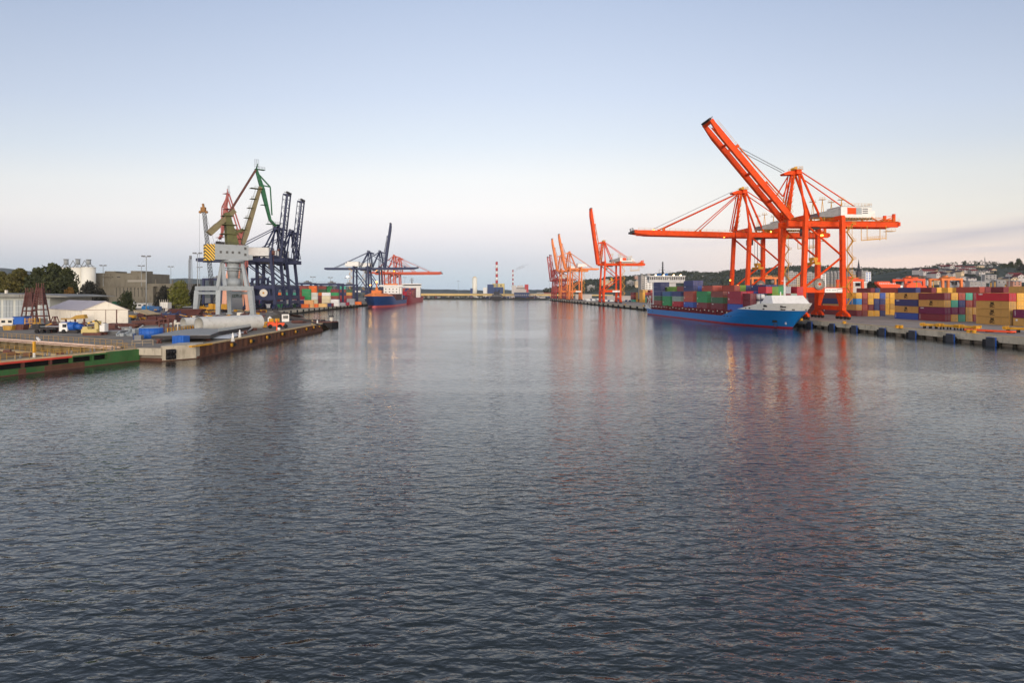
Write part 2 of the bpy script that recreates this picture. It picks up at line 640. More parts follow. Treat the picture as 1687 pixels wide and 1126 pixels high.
def water_mat():
    m, nt, b = nodes_mat('harbour water')
    N, L = nt.nodes, nt.links
    b.inputs['Base Color'].default_value = (.017, .023, .022, 1)
    b.inputs['Roughness'].default_value = .06
    b.inputs['IOR'].default_value = 1.5
    b.inputs['Specular IOR Level'].default_value = .5
    g = N.new('ShaderNodeNewGeometry')
    hs = []
    for (rot, sx, sy, scale, amp, det, rough) in ((R(4), .42, 1, .72, .085, 1, .4), (R(-10), .46, 1, 1.75, .15, 1.5, .45), (R(17), .5, 1, 3.1, .068, 2, .5), (R(-4), .6, 1, 6.0, .012, 2, .5)):
        mp_ = N.new('ShaderNodeMapping')
        mp_.inputs['Rotation'].default_value = (0, 0, rot)
        mp_.inputs['Scale'].default_value = (sx, sy, 1)
        L.new(g.outputs['Position'], mp_.inputs[0])
        n = N.new('ShaderNodeTexNoise')
        n.inputs['Scale'].default_value = scale
        n.inputs['Detail'].default_value = det
        n.inputs['Roughness'].default_value = rough
        n.inputs['Distortion'].default_value = .5
        L.new(mp_.outputs[0], n.inputs[0])
        k = N.new('ShaderNodeMath')
        k.operation = 'MULTIPLY'
        k.inputs[1].default_value = amp
        L.new(n.outputs[0], k.inputs[0])
        hs.append(k.outputs[0])
    tot = hs[0]
    for h in hs[1:]:
        a = N.new('ShaderNodeMath')
        L.new(tot, a.inputs[0])
        L.new(h, a.inputs[1])
        tot = a.outputs[0]
    # calmer and rougher patches of wind
    n = N.new('ShaderNodeTexNoise')
    n.inputs['Scale'].default_value = .03
    n.inputs['Detail'].default_value = 4
    n.inputs['Distortion'].default_value = .8
    mp_ = N.new('ShaderNodeMapping')
    mp_.inputs['Scale'].default_value = (.55, 1, 1)
    L.new(g.outputs['Position'], mp_.inputs[0])
    L.new(mp_.outputs[0], n.inputs[0])
    r = N.new('ShaderNodeMapRange')
    r.inputs[1].default_value, r.inputs[2].default_value, r.inputs[3].default_value, r.inputs[4].default_value = .34, .66, .45, 1.3
    L.new(n.outputs[0], r.inputs[0])
    # the open basin outside is choppier, the inner harbour lies calmer
    sp = N.new('ShaderNodeSeparateXYZ')
    L.new(g.outputs['Position'], sp.inputs[0])
    cal = N.new('ShaderNodeMapRange')
    cal.interpolation_type = 'SMOOTHSTEP'
    L.new(sp.outputs['Y'], cal.inputs[0])
    cal.inputs[1].default_value, cal.inputs[2].default_value, cal.inputs[3].default_value, cal.inputs[4].default_value = 14, 95, 1.12, .42
    k0 = N.new('ShaderNodeMath')
    k0.operation = 'MULTIPLY'
    L.new(r.outputs[0], k0.inputs[0])
    L.new(cal.outputs[0], k0.inputs[1])
    k = N.new('ShaderNodeMath')
    k.operation = 'MULTIPLY'
    L.new(tot, k.inputs[0])
    L.new(k0.outputs[0], k.inputs[1])
    bp = N.new('ShaderNodeBump')
    bp.inputs['Strength'].default_value = 1
    bp.inputs['Distance'].default_value = 1
    L.new(k.outputs[0], bp.inputs['Height'])
    L.new(bp.outputs[0], b.inputs['Normal'])
    return m


M['water'] = water_mat()
# ------------------------------------------------------------------ the setting: water, quays, banks, hills
def sheet(name, x0, y0, x1, y1, z, m, nx=1, ny=1):
    b = MB()
    for i in range(nx):
        for j in range(ny):
            xa, xb = x0 + (x1 - x0) * i / nx, x0 + (x1 - x0) * (i + 1) / nx
            ya, yb = y0 + (y1 - y0) * j / ny, y0 + (y1 - y0) * (j + 1) / ny
            b.add([(xa, ya, z), (xb, ya, z), (xb, yb, z), (xa, yb, z)], [(0, 1, 2, 3)])
    return tag(b.obj(name, m), kind='structure')


sheet('water', -3000, -900, 3000, 1200, 0, M['water'], 4, 4)
sheet('ground', -4400, 1060, 4400, 4200, 1.6, M['land'])

b = MB()
b.prism([RQ(131, -80)[:2], RQ(131, 935)[:2], (70, 968), (110, 1075), (1600, 1075), (1600, -80)], -4, Q)
tag(b.obj('quay_ground', M['asphalt']), kind='structure')
b = MB()
Lq = [LQ(2, 317)[:2], LQ(2, 700)[:2], LQ(2, 1040)[:2]]
pier = [(-118, 302), (-104, 246), (-79, 215.2), (-66.2, 201.5), (-63.8, 117), (-67, 112.9), (-72, 113.9), (-77, 116.4), (-120, 138), (-320, 238)]
b.prism(Lq[::-1] + pier + [(-1600, 860), (-1600, 1075), (-164, 1075)], -4, Q)
tag(b.obj('dock_ground', M['paving']), kind='structure')
b = MB()                                           # far bank, a low stony slope then flat ground
pts = [(-172, 1036), (-120, 1030), (-60, 1022), (0, 1008), (40, 990), (66, 962)]
rows = []
for off, z in ((-3, -2), (0, .2), (3, 1.2), (9, 1.9), (40, 2.2), (110, 1.9)):
    rows.append([(x, y + off, z + (rnd.random() - .5) * .3) for x, y in pts])
b.loft(rows[::-1], False)
tag(b.obj('far_bank', M['bank']), kind='structure')

# quay of the right-hand terminal: overhanging concrete beam on piles
t = thing('quay_wall', 'long concrete quay wall under the orange cranes, dark slots below its beam', 'quay wall')
b = MB()
seg = 14.0
y = -78
while y < 930:
    y2 = min(y + seg, 932)
    p, q = RQ(129.05, y + .04), RQ(129.05, y2 - .04)
    b.bar((p.x + .95, p.y, 1.72), (q.x + .95, q.y, 1.72), 1.9, 1.62)
    y = y2
b.obj('beam', M['concrete'], t)
b = MB()
for i in range(-80, 930, 4):
    p = RQ(130.2, i)
    b.tube((p.x, p.y, -3), (p.x, p.y, .92), .45, 6)
b.obj('piling', M['kelp'], t)
b = MB()
p, q = RQ(129.25, -78), RQ(129.25, 932)
b.bar((p.x, p.y, Q + .1), (q.x, q.y, Q + .1), .3, .2)
b.obj('kerb', M['deckbeige'], t)

# quay of the left-hand terminal
t = thing('quay_wall', 'pale concrete quay wall in front of the blue cranes with a weedy foot', 'quay wall')
b = MB()
y = 317
while y < 1040:
    p, q = LQ(1, y + .05), LQ(1, y + 11.95)
    b.bar((p.x, p.y, 1.72), (q.x, q.y, 1.72), 2.0, 1.62)
    y += 12
b.obj('beam', M['concrete'], t)
b = MB()
p, q = LQ(1.1, 317), LQ(1.1, 1040)
b.bar((p.x, p.y, -.5), (q.x, q.y, -.5), 1.9, 2.8)
b.obj('foot', M['kelp'], t)
for i, yy in enumerate(range(323, 560, 12)):
    p = LQ(-.12, yy)
    o = MB().box((0, 0, 0), (.45, 1.8, 1.9)).obj('quay_fender', M['black'], None, (p.x, p.y, 1.35)) if i == 0 else link('quay_fender', o.data, None, (p.x, p.y, 1.35))
    tag(o, 'black rubber block fender in the row along the pale quay wall by the blue cranes', 'fender', 'block fenders on the left quay wall')
# weedy bank joining the two
b = MB()
A = [(-120, 306), (-105.5, 247), (-82, 213), (-66.6, 202.2)]
rows = [[(x + 4 * k * .5, y + 6 * k, zz_) for x, y in A] for k, zz_ in ((-.4, 2.6), (.2, 2.3), (.8, 1.0), (1.3, -1.2))]
A2 = [(-129.5, 318), (-118, 303)]
b.loft(rows, True)
b.add([(-131, 319, 2.52), (-121, 304, 2.56), (-112, 309, 1.0), (-108, 316, -1), (-126, 325, -1), (-128, 317, 2.3)], [(0, 1, 2, 5), (5, 2, 3, 4)])
tag(b.obj('earth_bank', M['soil']), kind='structure')

# pier: concrete corner block, sheet piling, cap
t = thing('pier_wall', 'rusty brown sheet piled pier wall with pale capping edge, below the white tower tube', 'pier wall')
b = MB()
p0, p1 = Vector((-62.7, 116.6, 0)), Vector((-65.0, 201.6, 0))
n = 128
dirv = (p1 - p0) / n
rows = [[], []]
for i in range(n + 1):
    p = p0 + dirv * i
    off = -.34 if (i // 2) % 2 else 0
    for k, z in ((0, 2.3), (1, -3)):
        rows[k].append((p.x + off, p.y + (0.12 if i % 2 else 0), z))
b.loft([rows[1], rows[0]], False)
q0 = p1 + Vector((-.2, .1, 0))
for i in range(0, 20):
    f0, f1 = i / 20, (i + 1) / 20
    a, c = q0.lerp(Vector((-79, 215.8, 0)), f0), q0.lerp(Vector((-79, 215.8, 0)), f1)
    s_ = .25 if i % 2 else 0
    b.add([(a.x, a.y + s_, -3), (c.x, c.y + s_, -3), (c.x, c.y + s_, 2.3), (a.x, a.y + s_, 2.3)], [(1, 0, 3, 2)])
b.obj('sheet_piling', M['sheet'], t)
b = MB()
b.bar((p0.x - .35, p0.y, 2.44), (p1.x - .35, p1.y + .4, 2.44), 1.0, .3)
b.obj('cap', M['deckbeige'], t)
b = MB()
b.bar((p0.x + .14, p0.y + .4, .15), (p1.x + .14, p1.y + .2, .15), .22, .5)
b.obj('waling', M['sheet'], t)
t = thing('corner_block', 'stained concrete block at the near corner of the pier carrying two rolls of tyres', 'block')
b = MB()
b.prism([(-66.4, 111.8), (-62.5, 116.5), (-63.5, 121), (-68, 121), (-67.4, 113)], .15, 2.85)
b.obj('block', M['concrete'], t)
MB().prism([(-72.1, 113.2), (-66.7, 112.0), (-67, 116), (-72, 117)], 1.1, 2.4).obj('ledge', M['concrete'], t)
MB().prism([(-72.0, 113.4), (-66.4, 111.95), (-62.6, 116.7), (-63.6, 118), (-70, 118)], -3, .5).obj('foot', M['sheet'], t)
tg = None
for k, z in enumerate((1.75, .75)):
    c = Vector((-65.35, 112.75, z))
    d = Vector((3.9, 4.7, 0)).normalized()
    b = MB()
    for j in (-1, 0, 1):
        a = c + d * (j * .55 - .25)
        b.tube(a, a + d * .5, .5, 14)
    o = b.obj('tyre_roll', M['black'])
    tag(o, ('upper' if k == 0 else 'lower') + ' roll of black tyres hung on the concrete pier corner', 'tyre roll', 'tyre rolls on the pier corner')
fd = None
for i, (px, py) in enumerate(((379, 568.7), (411, 562.5), (437.6, 556), (463, 550.6), (485, 546.7), (503, 542.3), (515, 539.5), (524.5, 537.3))):
    k = (px - CX) / F
    Y = (-62.7 + 2.3 / 85 * 116.6) / (k + 2.3 / 85)
    x = k * Y + .35
    z = CZ - (py - HY) / F * Y
    if fd is None:
        fd = thing('mooring_light', '', 'marker')
        MB().tube((-.1, 0, 0), (.18, 0, 0), .42, 14).obj('disc', M['yellow'], fd)
        MB().tube((-.02, .35, -.05), (-.02, 1.6, -.05), .42, 10).obj('roller', M['black'], fd)
        o = fd
    else:
        o = copy_tree(fd)
    o.location = (x, Y, z)
    w = ('first', 'second', 'third', 'fourth', 'fifth', 'sixth', 'seventh', 'eighth')[i]
    tag(o, 'yellow disc with black roller on the rusty pier wall, %s from the concrete corner' % w, 'marker', 'yellow discs along the pier wall')


# ---- hills
def ridge(name, prof, Y, dy0, dy1, m, amp, seed, base=1.0, pw=None):
    pxs = []
    for (a, ya), (c, yc) in zip(prof[:-1], prof[1:]):
        n = max(2, int((c - a) / 4))
        for i in range(n):
            f = i / n
            pxs.append((a + (c - a) * f, ya + (yc - ya) * (3 * f * f - 2 * f ** 3)))
    rows = []
    for t in [i / 14 for i in range(15)]:
        row = []
        yy = Y - dy0 * (1 - t) if t < 1 else Y
        for px, py in pxs:
            x = (px - CX) / F * Y
            top = CZ - (py - HY) / F * Y
            z = base + (top - base) * (t ** pw if pw else math.sin(t * math.pi / 2) ** .9)
            z += amp * (noise.noise(Vector((x * .012, yy * .012, seed))) + .6 * noise.noise(Vector((x * .05, yy * .05, seed)))) * min(1, t * 3)
            row.append((x, yy, max(base, z)))
        rows.append(row)
    for t in (.3, .7, 1):
        row = []
        for j, (px, py) in enumerate(pxs):
            x, yy, z = rows[14][j]
            row.append((x, Y + dy1 * t, base + (z - base) * (1 - t * t)))
        rows.append(row)
    b = MB()
    b.loft(rows, True)
    o = b.obj(name, m)
    tag(o, kind='structure')
    return rows


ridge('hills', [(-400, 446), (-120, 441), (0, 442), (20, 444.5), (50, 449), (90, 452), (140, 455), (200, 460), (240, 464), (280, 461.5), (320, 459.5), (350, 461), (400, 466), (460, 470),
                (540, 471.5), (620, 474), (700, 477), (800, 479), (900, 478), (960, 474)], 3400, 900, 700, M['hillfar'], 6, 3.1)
rowsA = ridge('hills', [(900, 480.5), (930, 475.5), (950, 469), (975, 465), (1000, 463), (1030, 461), (1060, 458), (1100, 455), (1130, 452.5), (1150, 454), (1175, 454.5), (1200, 451), (1235, 448),
                        (1262, 447), (1290, 445), (1320, 444), (1360, 447), (1420, 448), (1460, 449), (1500, 447), (1560, 450), (1650, 452), (1800, 450), (2100, 450)], 1700, 520, 500, M['hill'], 3, 1.7)
rowsB = ridge('hills', [(1430, 477), (1470, 468), (1500, 452), (1516, 444), (1535, 440.5), (1560, 437.5), (1600, 436), (1630, 437), (1660, 441), (1690, 442), (1760, 438), (1900, 434), (2150, 440)], 1050, 430, 380, M['hill'], 1.2, 5.2, 1.0, 1.05)


# ---- foliage
def leaf_cloud(b, c, rad, n, size, squash=1.0, droop=0.0):
    for _ in range(n):
        while True:
            u = Vector((rnd.uniform(-1, 1), rnd.uniform(-1, 1), rnd.uniform(-1, 1)))
            if u.length < 1:
                break
        u = u.normalized() * (u.length ** .45)
        p = c + Vector((u.x * rad, u.y * rad, u.z * rad * squash))
        if droop and u.z < .2:
            p.z -= droop * rnd.random() * (1 - abs(u.z))
        a = Vector((rnd.gauss(0, 1), rnd.gauss(0, 1), rnd.gauss(0, 1))).normalized()
        e = a.orthogonal().normalized()
        s_ = size * rnd.uniform(.55, 1.3)
        f = a.cross(e) * s_ * rnd.uniform(.5, .9)
        e = e * s_
        b.add([p - e, p - f * .8, p + e, p + f], [(0, 1, 2, 3)])


def crown_mesh(name, h, w, blobs, leaves, size, m, droop=0, low=.25):
    b = MB()
    for i in range(blobs):
        f = (i + .5) / blobs
        z = h * (low + (1 - low) * f * .93)
        prof = math.sin(min(1, (f * .85 + .18)) * math.pi) ** .6
        a = i * 2.399 + rnd.random()
        rr = w * .5 * prof * rnd.uniform(.25, .8)
        c = Vector((math.cos(a) * rr, math.sin(a) * rr, z))
        leaf_cloud(b, c, w * rnd.uniform(.15, .27), leaves, size, .85, droop)
    return b.mesh(name, m)


def trunk_mesh(h, w, limbs=6):
    b = MB()
    b.tube((0, 0, -.5), (.1, 0, h * .35), h * .022 + .1, 8, h * .016 + .06)
    b.tube((.1, 0, h * .34), (0, .1, h * .8), h * .016 + .06, 7, .06)
    for i in range(limbs):
        a = i * 2.4
        z = h * (.25 + .07 * i)
        b.tube((0, 0, z), (math.cos(a) * w * .3, math.sin(a) * w * .3, z + h * .22), h * .009 + .04, 5, .04)
    return b.mesh('trunk', M['bark'])


TREE = {}
for k, (h, w, nb, nl, sz, m, dr, lo) in {
        'poplar': (15, 11, 30, 130, .62, 'leaf_green', 0, .12), 'yellow': (12, 10, 26, 120, .6, 'leaf_yellow', 0, .12),
        'dark': (9, 13, 26, 130, .5, 'leaf_dark', 0, .05), 'willow': (12, 13, 30, 150, .5, 'leaf_willow', 3.5, .2),
        'rust': (6, 7, 18, 90, .5, 'leaf_rust', 0, .08), 'round': (6, 8, 18, 110, .4, 'leaf_green', 0, .08)}.items():
    TREE[k] = (crown_mesh('crown', h, w, nb, nl, sz, M[m], dr, lo), trunk_mesh(h, w), h, w)


def tree(kind, loc, h, w, label, group=None, rz=None):
    cm, tm, h0, w0 = TREE[kind]
    t = thing('tree', label, 'tree', loc, rnd.uniform(0, 6.28) if rz is None else rz, group)
    t.scale = (w / w0, w / w0, h / h0)
    link('crown', cm, t)
    link('trunk', tm, t)
    return t


def tree_px(kind, px, ytop, Y, wpx, label, group=None):
    z = CZ - (ytop - HY) / F * Y
    return tree(kind, ((px - CX) / F * Y, Y, Q), (z - Q) * 1.02, wpx / F * Y, label, group)


tg = 'trees behind the grey shed'
for a in (('yellow', 4, 452, 345, 34, 'yellowing tree cut by the left edge of the photo behind the grey shed'),
          ('yellow', 34, 447, 340, 46, 'tall yellow green tree behind the grey shed roof, beside the dark poplars'),
          ('yellow', 20, 456, 330, 36, 'lower yellowing tree in front of the tall yellow green one'),
          ('poplar', 62, 444, 335, 40, 'dark green poplar next to the yellowing trees, behind the lattice towers'),
          ('poplar', 88, 437.5, 340, 50, 'tallest dark green tree, right behind the two lattice towers'),
          ('poplar', 110, 444, 338, 36, 'dark green tree with ragged edge in front of the white silos'),
          ('poplar', 76, 456, 322, 44, 'lower bushy green tree at the foot of the tallest tree'),
          ('rust', 114, 477, 325, 22, 'small rusty brown tree under the white silos'),
          ('dark', 148, 470, 320, 42, 'wide dark dome shaped tree in front of the right silo'),
          ('dark', 165, 480, 322, 26, 'low dark bush beside the wide dark dome tree'),
          ('round', 210, 484.5, 330, 26, 'round green bush above the white yard containers'),
          ('willow', 297, 469, 360, 40, 'bright weeping willow at the end of the long concrete building'),
          ('dark', 270, 476, 368, 26, 'dark shrubby tree left of the weeping willow'),
          ('poplar', 250, 455, 560, 16, 'far green tree seen above the roof of the concrete building'),
          ('dark', 322, 474, 372, 22, 'dark tree between the willow and the grey crane')):
    tree_px(*a, group=tg)

# woods on the right hills: uncountable
b = MB()


def wood(rows, n, x0, x1, size, hgt, leaves, lo=4):
    for _ in range(n):
        j = rnd.randrange(0, len(rows[0]) - 1)
        i = rnd.randrange(lo, 15) if rnd.random() < .7 else 14
        p = Vector(rows[i][j])
        px = p.x / p.y * F + CX
        if not x0 < px < x1:
            continue
        p += Vector((rnd.uniform(-8, 8), rnd.uniform(-10, 4), 0))
        h = hgt * rnd.uniform(.6, 1.35)
        leaf_cloud(b, p + Vector((0, 0, h * .35)), h * .5, leaves, size, .9)


wood(rowsA, 5200, 895, 1800, 2.6, 10, 13, 3)
wood(rowsB, 620, 1440, 1850, 1.3, 6.5, 22, 3)
for _ in range(620):
    j = rnd.randrange(0, len(rowsB[0]))
    i = rnd.randrange(1, 13)
    p = Vector(rowsB[i][j])
    if 1500 < p.x / p.y * F + CX < 1800:
        leaf_cloud(b, p + Vector((rnd.uniform(-8, 8), rnd.uniform(-14, 14), 1.5)), rnd.uniform(1.6, 3.6), 20, .9, .9)
tag(b.obj('woodland', M['leaf_hill']), 'dark mixed woodland covering the hills behind the right hand terminal', 'woodland', kind='stuff')
b = MB()
for _ in range(420):
    px = rnd.uniform(-60, 960)
    Y = rnd.uniform(1250, 1900)
    leaf_cloud(b, Vector(((px - CX) / F * Y, Y, 4)), rnd.uniform(3, 6), 14, 2.2, .8)
for _ in range(150):
    px = rnd.uniform(650, 905)
    Y = rnd.uniform(1058, 1120)
    leaf_cloud(b, Vector(((px - CX) / F * Y, Y, 2.6)), rnd.uniform(1.0, 2.4), 12, .9, .8)
tag(b.obj('tree_belt', M['leaf_hill']), 'low dark belt of trees along the horizon behind the far bank', 'trees', kind='stuff')


def hill_hit(px, py):
    """where the line of sight through (px, py) meets the house hill"""
    j = min(range(len(rowsB[0])), key=lambda i: abs(rowsB[14][i][0] / rowsB[14][i][1] * F + CX - px))
    for i in range(14):
        (x0, y0, z0), (x1, y1, z1) = rowsB[i][j], rowsB[i + 1][j]
        for k in range(8):
            Y = y0 + (y1 - y0) * k / 8
            z = z0 + (z1 - z0) * k / 8
            if z >= CZ - (py - HY) / F * Y:
                return Y
    return None
# ------------------------------------------------------------------ container cranes (local x landward, y along the quay)
def sts(name_lbl, loc, rz, near, m, ang, group, L=52, Gg=16.5, hb=8.5, zp=11.5, zg=36.4, ha=59.0, back=23.0, truss=False, detail=1, lean=1.6,
        house=(14.5, 27.5), stay='k', hs=1.0, reel_m=None, stairs=True, sign=True, cat='crane', hinge=-3.6, low=False, hz=0.0):
    t = thing('container_crane', name_lbl, cat, loc, rz, group)
    mm, ym = M[m], M['yellow']
    gy = 3.4
    gh = 2.3
    zt = zg + gh
    for x0, x1 in ((0, lean), (Gg, Gg)):
        for sy in (-1, 1):
            b = MB()
            b.bar((x0, sy * hb, 5.2), (x1, sy * (hb - .5), zt + 1.2), 1.8, 1.5, up=(1, 0, 0))
            # widened foot below the portal beam
            b.bar((x0, sy * (hb - .75), 5.3), (x0, sy * (hb - 2.5), zp - .6), 1.5, 1.3, up=(1, 0, 0), h2=2.4)
            b.obj('leg', mm, t)
            bo = MB()
            for k in (-1, 1):
                yc = sy * hb + k * 2.4
                bo.hprism([(yc - 1.9, 1.15), (yc + 1.9, 1.15), (yc + 1.0, 2.3), (yc - 1.0, 2.3)], x0 - .5, x0 + .5, 'x')
            bo.hprism([(sy * hb - 3.0, 2.25), (sy * hb + 3.0, 2.25), (sy * hb + .9, 3.5), (sy * hb - .9, 3.5)], x0 - .65, x0 + .65, 'x')
            bog = bo.obj('bogie', mm, t)
            w = MB()
            for k in (-3.6, -1.25, 1.25, 3.6):
                w.tube((x0 - .42, sy * hb + k, .62), (x0 + .42, sy * hb + k, .62), .6, 12)
            w.pieces('wheel', M['dark'], bog)
    for x0 in (0, Gg):
        MB().bar((x0, -hb - .7, 4.35), (x0, hb + .7, 4.35), 1.75, 1.75).obj('sill_beam', mm, t)
        xx = lean * zp / zg if x0 == 0 else x0
        MB().bar((xx, -hb + .8, zp), (xx, hb - .8, zp), 1.35, 2.2).obj('tie_beam', mm, t)
    for sy in (-1, 1):
        MB().bar((lean * .3 + .8, sy * (hb - .15), zp), (Gg - .8, sy * (hb - .15), zp), 1.3, 2.1).obj('portal_beam', mm, t)
        b = MB()
        yy = sy * (hb - .35)
        zm = (zg + zp) * .5
        if stay == 'k':
            b.tube((lean + .8, yy, zg - .5), (Gg - .5, yy, zm + 1), .42)
            b.tube((Gg - .6, yy, zm), (1.2, yy, zp + 1.2), .42)
        else:
            b.tube((Gg - .5, yy, zg - .5), (1.0, yy, zp + 1.5), .45)
            b.tube((Gg - .8, yy, zp + 1.3), (Gg * .55, yy, zm - 1), .3)
            b.tube((Gg - .8, yy, zm + 5), (Gg * .62, yy, zm + 1), .25)
        b.obj('brace', mm, t)
        if detail:
            r_ = MB()
            r_.rail([(1.8, sy * (hb + .1), zp + 1.05), (Gg - 1.2, sy * (hb + .1), zp + 1.05)], 1.1, 1.6, .04)
            r_.obj('railing', ym, t)
    if low:
        for sy in (-1, 1):
            MB().bar((.9, sy * (hb - .1), 7.4), (Gg - .9, sy * (hb - .1), 7.4), 1.1, 2.6).obj('low_beam', mm, t)
        for x0 in (0, Gg):
            MB().bar((x0, -hb + .9, 7.3), (x0, hb - .9, 7.3), 1.1, 2.3).obj('low_beam', mm, t)
    # girders
    b = MB()
    for sy in (-1, 1):
        b.bar((-3.2, sy * gy, zg + gh / 2), (Gg + back, sy * gy, zg + gh / 2), 1.05, gh)
    x = -1
    while x < Gg + back:
        b.bar((x, -gy + .5, zg + gh - .6), (x, gy - .5, zg + gh - .6), .5, .7)
        x += 6.5
    b.box((Gg + back + .3, 0, zg + gh * .55), (.8, gy * 2 + 1.6, gh * .7))
    g_ = b.obj('girder', mm, t)
    if detail:
        r_ = MB()
        for sy in (-1, 1):
            r_.rail([(-2, sy * (gy + .95), zt + .05), (Gg + back, sy * (gy + .95), zt + .05)], 1.1, 2.2, .04)
            r_.box((Gg / 2 + back / 2, sy * (gy + .85), zt), (Gg + back, .55, .08))
        r_.obj('walkway', ym, t)
    for x0 in (lean, Gg):
        b = MB()
        b.bar((x0, -hb, zt + .9), (x0, hb, zt + .9), 1.45, 1.6)
        b.obj('top_beam', mm, t)
    # mast
    b = MB()
    for sy in (-1, 1):
        b.tube((lean, sy * (hb - .6), zt + 1.6), (2.4, sy * 1.7, ha - .7), .5)
        b.bar((lean, sy * (hb - .5), zt + 1.0), (lean + .1, sy * (hb - 1.1), zt + 4.2), 1.5, 1.3, w2=.8, h2=.8)
        b.tube((-2.2, sy * 2.6, zt + 1), (.6, sy * 1.2, ha - .8), .38)
        b.tube((-3.0, sy * 3.0, zt + 1), (-.3, sy * 1.4, ha - .8), .24)
    for i in range(1, 8):
        f = i / 8
        z = zt + 1 + (ha - zt - 2) * f
        b.bar((-2.2 + 2.8 * f, -2.6 + 1.4 * f, z), (-2.2 + 2.8 * f, 2.6 - 1.4 * f, z), .16)
    b.obj('mast', mm, t)
    b = MB()
    b.box((2.1, 0, ha), (2.0, 5.2, 1.7))
    b.hprism([(1.2, ha + .6), (1.2, ha - .9), (-3.4, ha - 1.1), (-3.8, ha - .4), (-1.5, ha + .5)], -1.5, 1.5)
    hd = b.obj('mast_head', mm, t)
    b = MB()
    b.box((2.0, 0, ha + .98), (3.2, 5.8, .14))
    b.rail([(.6, -2.7, ha + 1.05), (3.5, -2.7, ha + 1.05), (3.5, 2.7, ha + 1.05), (.6, 2.7, ha + 1.05)], 1.1, 1.2, .05)
    for yy in (-1.2, .2, 1.3):
        b.tube((1.2, yy - .2, ha + 1.7), (1.2, yy + .2, ha + 1.7), .55, 10)
    b.box((2.6, .9, ha + 1.9), (.9, .9, 1.6))
    b.obj('platform', ym if detail else mm, hd)
    if detail:
        b = MB()
        for i in range(7):
            z = zt + 3 + i * 2.6
            if z > ha - 2:
                break
            f = (z - zt) / (ha - zt)
            b.box((-1.4 + 2.4 * f, near * 0.4, z), (1.3, 1.7, .12))
            b.rail([(-2.0 + 2.4 * f, near * 1.2, z), (-.7 + 2.4 * f, near * 1.2, z)], 1.0, 1.2, .04)
            b.bar((-1.8 + 2.4 * f, near * .6, z), (-.6 + 2.5 * f, near * .6, z + 2.5), .12, .5)
        b.obj('mast_ladder', ym, t)
    for sy in (-1, 1):
        MB().tube((3.0, sy * 1.9, ha - .5), (11.0, sy * gy, zt), .48).obj('diagonal_stay', mm, t)
        MB().tube((3.2, sy * 2.0, ha + .1), (Gg + back * .68, sy * gy, zt), .26).obj('backstay', mm, t)
    # boom
    pv = Vector((hinge, 0, zg + 1.1 + hz))
    d = Vector((-math.cos(ang), 0, math.sin(ang)))
    u = Vector((math.sin(ang), 0, math.cos(ang)))

    def bp(s_, y_, h_=0.0):
        return pv + d * s_ + u * h_ + Vector((0, y_, 0))
    b = MB()
    if truss:
        for sy in (-1, 1):
            b.bar(bp(0, sy * 2.7), bp(L, sy * 2.7), .5, .8, up=u)
            b.bar(bp(2, sy * 2.7, 2.6), bp(L - .5, sy * 2.7, 2.6), .3, .36, up=u)
            k = int(L / 5)
            for i in range(k):
                s0, s1 = 2 + i * 5, min(L - .5, 7 + i * 5)
                b.bar(bp(s0, sy * 2.7), bp(s0, sy * 2.7, 2.6), .26)
                b.bar(bp(s0, sy * 2.7), bp(s1, sy * 2.7, 2.6), .14)
        for i in range(int(L / 5) + 1):
            s0 = 1.5 + i * 5
            b.bar(bp(s0, -2.7), bp(s0, 2.7), .3)
            if i < int(L / 5):
                b.bar(bp(s0, -2.2), bp(s0 + 5, 2.2), .12)
            b.bar(bp(s0, -2.7, 2.6), bp(s0, 2.7, 2.6), .2)
        b.bar(bp(L - .2, -2.6, 1.2), bp(L - .2, 2.6, 1.2), .8, 3.2, up=u)
    else:
        for sy in (-1, 1):
            b.bar(bp(0, sy * gy), bp(L - 6, sy * gy), 1.05, gh, up=u)
            b.bar(bp(L - 6, sy * gy), bp(L, sy * gy, .35), 1.05, gh, up=u, h2=1.4)
            b.bar(bp(1, sy * (gy - .82), -.9), bp(L - 2, sy * (gy - .82), -.9), .45, .35, up=u)
        for s0 in (.8, L * .2, L * .48, L * .78):
            b.bar(bp(s0, -gy + .5, .3), bp(s0, gy - .5, .3), .9, 1.0, up=u)
        b.bar(bp(L, -gy - .6, .4), bp(L, gy + .6, .4), 1.3, 1.5, up=u)
        for sy in (-1, 1):
            b.bar(bp(L * .72, sy * gy, 1.1), bp(L * .72, sy * gy, 2.5), 1.2, .7, up=(0, 1, 0))
            b.bar(bp(L * .35, sy * gy, 1.1), bp(L * .35, sy * gy, 2.0), .9, .6, up=(0, 1, 0))
    bm = b.obj('boom', mm, t)
    b = MB()
    b.bar(bp(L + 1.0, -gy - .3, .2), bp(L + 1.0, gy + .3, .2), 1.2, .9, up=u)
    for yy in (-2.5, -.8, 1.2, 2.6):
        b.bar(bp(L + .8, yy, .5), bp(L + .9 + .3, yy, 2.3), .25)
    b.obj('boom_tip', M['dark'], bm)
    if detail and not truss:
        b = MB()
        for sy in (-1, 1):
            n = int(L / 3)
            for hh in (.55, 1.1):
                b.bar(bp(2, sy * (gy + .7), 1.1 + hh), bp(L - 1, sy * (gy + .7), 1.1 + hh), .07)
            for i in range(n):
                b.bar(bp(2 + i * 3, sy * (gy + .7), 1.1), bp(2 + i * 3, sy * (gy + .7), 2.2), .07)
        b.obj('boom_railing', ym, bm)
